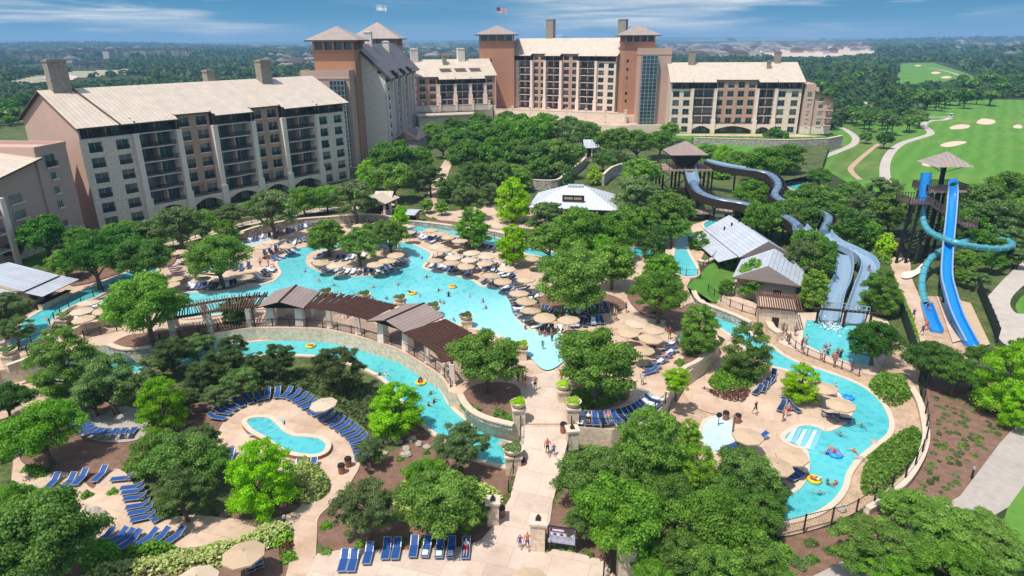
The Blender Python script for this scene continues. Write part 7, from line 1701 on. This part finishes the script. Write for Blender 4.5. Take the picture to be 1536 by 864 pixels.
# the woodland beyond, too many to count: one object
rng = np.random.default_rng(9)
def woods(n, d0, d1, r0, r1, nq, seed, half=.86):
    """crowns as rounded heaps of leaf clumps"""
    u = rng.random(n); d = np.sqrt(d0*d0+(d1*d1-d0*d0)*u); a = (rng.random(n)*2-1)*half; x = d*np.sin(a); y = d*np.cos(a)
    keep = np.ones(n, bool)
    for i in range(n):
        if (y[i] < 430 and inside(resort, x[i], y[i])) or (-75 < x[i] < 130 and y[i] < 335) or any(inside(c_, x[i], y[i]) for c_ in clear): keep[i] = False
        elif x[i] > 0 and y[i] < 330 and inside(fairway, x[i], y[i]): keep[i] = False
        elif rng.random() < .6 and any(inside(c_, x[i], y[i]) for c_ in HZ): keep[i] = False
        elif math.sin(x[i]*.006+1)*math.cos(y[i]*.0045) > .93: keep[i] = False
    x, y = x[keep], y[keep]; m = len(x); z = np.array([hills(a_, b_) for a_, b_ in zip(x,y)]); r = rng.uniform(r0, r1, m)
    dd = rng.normal(size=(m,nq,3)); dd /= np.linalg.norm(dd,axis=2,keepdims=True); dd[:,:,2] = np.abs(dd[:,:,2])
    C = dd*np.array([1,1,.8])*r[:,None,None]*(.8+.25*rng.random((m,nq,1))); C[:,:,0] += x[:,None]; C[:,:,1] += y[:,None]; C[:,:,2] += (z+r*.35)[:,None]
    t = np.repeat(rng.random(m), nq)*.6+rng.random(m*nq)*.35
    S = np.repeat(r, nq)[:,None]*(1.9/math.sqrt(nq)); return C.reshape(-1,3), dd.reshape(-1,3), t, S
parts = [woods(9000, 270, 760, 2.6, 4.8, 44, 1), woods(15000, 740, 1900, 3.5, 6.5, 18, 2), woods(15000, 1800, 4800, 7, 13, 9, 3, .8)]
mw = MATS.get('x')
C = np.concatenate([p[0] for p in parts]); D_ = np.concatenate([p[1] for p in parts]); T_ = np.concatenate([p[2] for p in parts]); S_ = np.concatenate([p[3] for p in parts])
me = leaf_mesh('woodland', C, D_, S_, T_, leafmat('leaf_woodland', (.018,.046,.013), (.045,.088,.022), (.095,.14,.045), .2), rng, .5)
o = bpy.data.objects.new('woodland', me); COL.objects.link(o); tag(o, 'endless dark green oak woodland to the horizon', kind='stuff'); print('wood quads', len(C))

M_suburb = vary('suburb_ground', (.17,.19,.11), .4, .012, .95, bumps=0, c2=(.36,.32,.24))
def drape(name, pts, mat, dz=.6, n=26):
    """a ground patch that follows the terrain, from a grid of small quads"""
    xs = [p[0] for p in pts]; ys = [p[1] for p in pts]; m = MB(); W_, H_ = (max(xs)-min(xs))/n, (max(ys)-min(ys))/14
    def V(x, y):
        p = G(x,y,0); 
        for _ in range(4): p = G(x,y,hills(p.x,p.y)) if hills(p.x,p.y) < CAMH-4 else p
        return (p.x,p.y,hills(p.x,p.y)+dz)
    for i in range(n):
        for j in range(14):
            x, y = min(xs)+i*W_, min(ys)+j*H_
            if inside(pts, x+W_/2, y+H_/2): m.face([V(x,y+H_),V(x+W_,y+H_),V(x+W_,y),V(x,y)])
    return tag(m.build(name, mat), kind='structure')
M_field = vary('dry_field', (.32,.30,.16), .3, .01, .95, bumps=0, c2=(.50,.42,.30)); M_bare = vary('bare_earth', (.62,.48,.36), .2, .01, .95, bumps=0, c2=(.74,.60,.48))
drape('bare_ground', [(1140,78),(1160,70),(1190,72),(1230,70),(1262,71),(1300,74),(1318,80),(1306,85),(1270,88),(1235,88),(1200,86),(1160,86)], M_bare)
drape('dry_field', [(18,122),(60,114),(110,108),(150,106),(200,104),(190,112),(130,116),(70,124),(30,127)], M_field); drape('bare_ground', [(62,118),(80,112),(100,112),(118,116),(110,121),(80,122)], M_bare, 1.0)
drape('bare_ground', [(385,112),(430,106),(470,106),(475,120),(420,122)], M_bare, 1.0); drape('bare_ground', [(985,92),(1030,86),(1090,90),(1110,96),(1000,98)], M_bare, 1.0)
# houses
drape('suburb_ground', [(985,84),(990,67),(1060,63),(1150,62),(1230,62),(1300,68),(1240,72),(1150,74),(1145,86),(1060,88)], M_suburb, .3)
drape('suburb_ground', [(600,84),(612,68),(680,69),(716,74),(718,88),(640,90)], M_suburb, .3)
drape('suburb_ground', [(396,100),(402,82),(466,84),(468,101),(420,104)], M_suburb, .3)
roofs = [plain('roof_'+n, c, .9) for n, c in (('brown',(.13,.085,.065)),('grey',(.16,.15,.15)),('tan',(.32,.23,.16)),('dark',(.07,.06,.06)))]
walls = [plain('house_'+n, c, .9) for n, c in (('cream',(.55,.47,.37)),('brick',(.33,.20,.14)),('white',(.68,.65,.6)),('stone',(.42,.37,.30)))]
HM = []
for i in range(8):
    m = MB(); w, d, h = 9+i%3*2.5, 7+i%2*2, 3.2+2.6*(i%2); m.box(-w,w,-d,d,-2,h,0); b = len(m.v); o_ = 1
    m.v += [(-w-o_,-d-o_,h),(w+o_,-d-o_,h),(w+o_,d+o_,h),(-w-o_,d+o_,h),(-w+d,0,h+d*.6),(w-d,0,h+d*.6)]
    for q in ((0,1,5,4),(1,2,5),(2,3,4,5),(3,0,4)): m.f.append(tuple(b+k for k in q)); m.m.append(1)
    if i % 2: m.box(w*.3,w+4,-d-5,-d+2,-2,3,0); b = len(m.v); m.v += [(w*.3-1,-d-6,3),(w+5,-d-6,3),(w+5,-d+2,3),(w*.3-1,-d+2,3),(w*.65+2,-d-2,5.6)]; [ (m.f.append((b+k,b+(k+1)%4,b+4)), m.m.append(1)) for k in range(4) ]
    for k in (-.6,-.1,.35): m.box(w*k,w*k+1.8,-d-.08,-d-.02,1,2.4,2)
    o = m.build('house', [walls[i%4], roofs[(i*3)%4], M_glassdark]); HM.append(o.data); bpy.data.objects.remove(o)
rh = random.Random(21)
def houses(loc, pts, n, s=1.0):
    got = []
    for _ in range(n*20):
        if len(got) >= n: break
        x, y = scatter(pts, 1, rh)[0]
        if any(abs(x-a) < 4.2*s and abs(y-b) < 1.1*s for a, b in got): continue
        got.append((x,y)); p = G(x,y,0); 
        for _k in range(5): p = G(x,y,hills(p.x,p.y)) if hills(p.x,p.y) < CAMH-5 else p
        d = math.hypot(p.x,p.y)
        if d > 6500 or d < (700 if y > 76 else 1500) or abs((CROT.transposed() @ (Vector((p.x,p.y,p.z))-CP)).y/(CROT.transposed() @ (Vector((p.x,p.y,p.z))-CP)).z*-F-(432-y)) > 4: continue
        o = bpy.data.objects.new('house', rh.choice(HM)); COL.objects.link(o); o.location = (p.x,p.y,hills(p.x,p.y)+ (3 if d > 1500 else .5)); o.rotation_euler.z = rh.choice((0,.3,1.57,1.2)); k = min(2.0, max(1.0, d/1900))*s; o.scale = (k,k,k); later(o, 'suburban house', 'suburban houses', loc, 'house')
houses('behind the left tower and chimney', [(395,100),(400,84),(440,84),(470,86),(470,102),(420,104)], 22)
houses('between the side wing and the centre tower', [(600,84),(610,68),(680,70),(718,74),(718,88),(640,90)], 44)
houses('right of the central block', [(985,84),(990,66),(1060,63),(1150,64),(1150,84),(1060,88)], 66)
houses('round the bare earth building site', [(1150,84),(1150,66),(1230,62),(1300,68),(1312,76),(1250,80),(1190,80)], 60)
houses('on the far ridge at the right edge', [(1420,72),(1440,62),(1540,58),(1540,74),(1470,76)], 36)
houses('on the wooded hills behind the left wing', [(5,84),(20,72),(150,70),(300,70),(460,72),(460,80),(300,84),(150,78)], 22)
def apartments(px0, px1, yb, hpx, lb, n, tower=False):
    A, B = G(px0,yb,0), G(px1,yb-1,0); u = B-A; W_ = u.length; H = hpx*DEP(A)/F; r = empty('apartment_block', A, math.atan2(u.y,u.x), lb, 'apartment building')
    m = MB(); seg = W_/n
    for i in range(n): m.box(i*seg+.01,(i+1)*seg-.01,(0 if i % 2 else 4),16,-1,H*(1 if i % 3 else .9))
    m.build('wall', walls[0] if tower else walls[3], r); m = MB()
    for i in range(n): m.box(i*seg-.6,(i+1)*seg-.6,(-1 if i % 2 else 3),17,H*(1 if i % 3 else .9)+.02,H*(1 if i % 3 else .9)+1.4+.03*i)
    m.build('roof', roofs[0], r); nf = max(3, int(H/3.4))
    for i in range(n):
        m = MB()
        for f in range(nf):
            for q in (.15,.42,.68): m.box(i*seg+seg*q,i*seg+seg*q+seg*.17,(0 if i % 2 else 4)-.12,(0 if i % 2 else 4)-.02,(f+.25)*H*.88/nf,(f+.8)*H*.88/nf)
        m.build('window_bay', M_glassdark, r)
apartments(27, 92, 93, 14, 'far apartment block at the left behind the dry field', 7); apartments(92, 148, 90, 15, 'far apartment block right of the first one', 6)
apartments(168, 186, 92, 17, 'far pale end tower of the long brown block', 2, True); apartments(187, 290, 88, 13, 'long dark far block stretching right of the pale tower', 10)
apartments(110, 165, 103, 8, 'low club house in front of the far apartments', 6); apartments(-10, 14, 98, 18, 'far apartment block cut by the left edge', 3)
p = G(840,66,0); p = Vector((p.x*.8,p.y*.8,0)); r = empty('water_tower', p, 0, 'far pale blue water tank on the skyline behind the central block', 'water tower'); dd = DEP((p.x,p.y,35))
w_ = 17*dd/F/2; zt = 37+7*dd/F; m = MB(); m.tube([(0,0,zt-6*dd/F),(0,0,zt-1.2*dd/F),(0,0,zt)], [w_,w_,w_*.5], 20); m.build('tank', M_flagpale, r); m = MB(); m.tube([(0,0,0),(0,0,zt-6*dd/F)], w_*.35, 12); m.build('stem', M_frame, r)
for x, yt, lb in ((1406,46,'far dark tower on the right horizon'),(1433,42,'far thin mast on the right horizon'),(612,42,'far thin mast left of the centre tower')):
    p = Vector((ray(x,60).x/ray(x,60).y*3800, 3800, 0)); r = empty('mast', p, 0, lb, 'mast'); h = AT(x,yt,3800).z; m = MB(); wd = 7 if x == 1406 else 2.2; m.frustum(0,0,wd,wd,wd*.6,wd*.6,0,h*.93); m.build('shaft', M_frame, r); m = MB(); m.frustum(0,0,wd*1.2,wd*1.2,wd*.2,wd*.2,h*.93+.1,h); m.build('head', M_frame, r)
# air: one box of thin haze round camera and scene, under the sky
m = MB(); m.box(-13500,13500,-700,13500,-40,130); hz = bpy.data.materials.new('haze'); hz.use_nodes = True; nt = hz.node_tree; nt.nodes.remove(nt.nodes['Principled BSDF'])
pv = nt.nodes.new('ShaderNodeVolumePrincipled'); pv.inputs['Density'].default_value = 1.9e-4; pv.inputs['Color'].default_value = (.36,.66,1.0,1); pv.inputs['Anisotropy'].default_value = .0
nt.links.new(pv.outputs[0], nt.nodes['Material Output'].inputs['Volume']); o = m.build('haze', hz); tag(o, kind='stuff')
flush()
for o in ():
    if o.get('label') and len(o['label'].split()) > 16: print('LONG', o['label'])
bpy.context.view_layer.update()
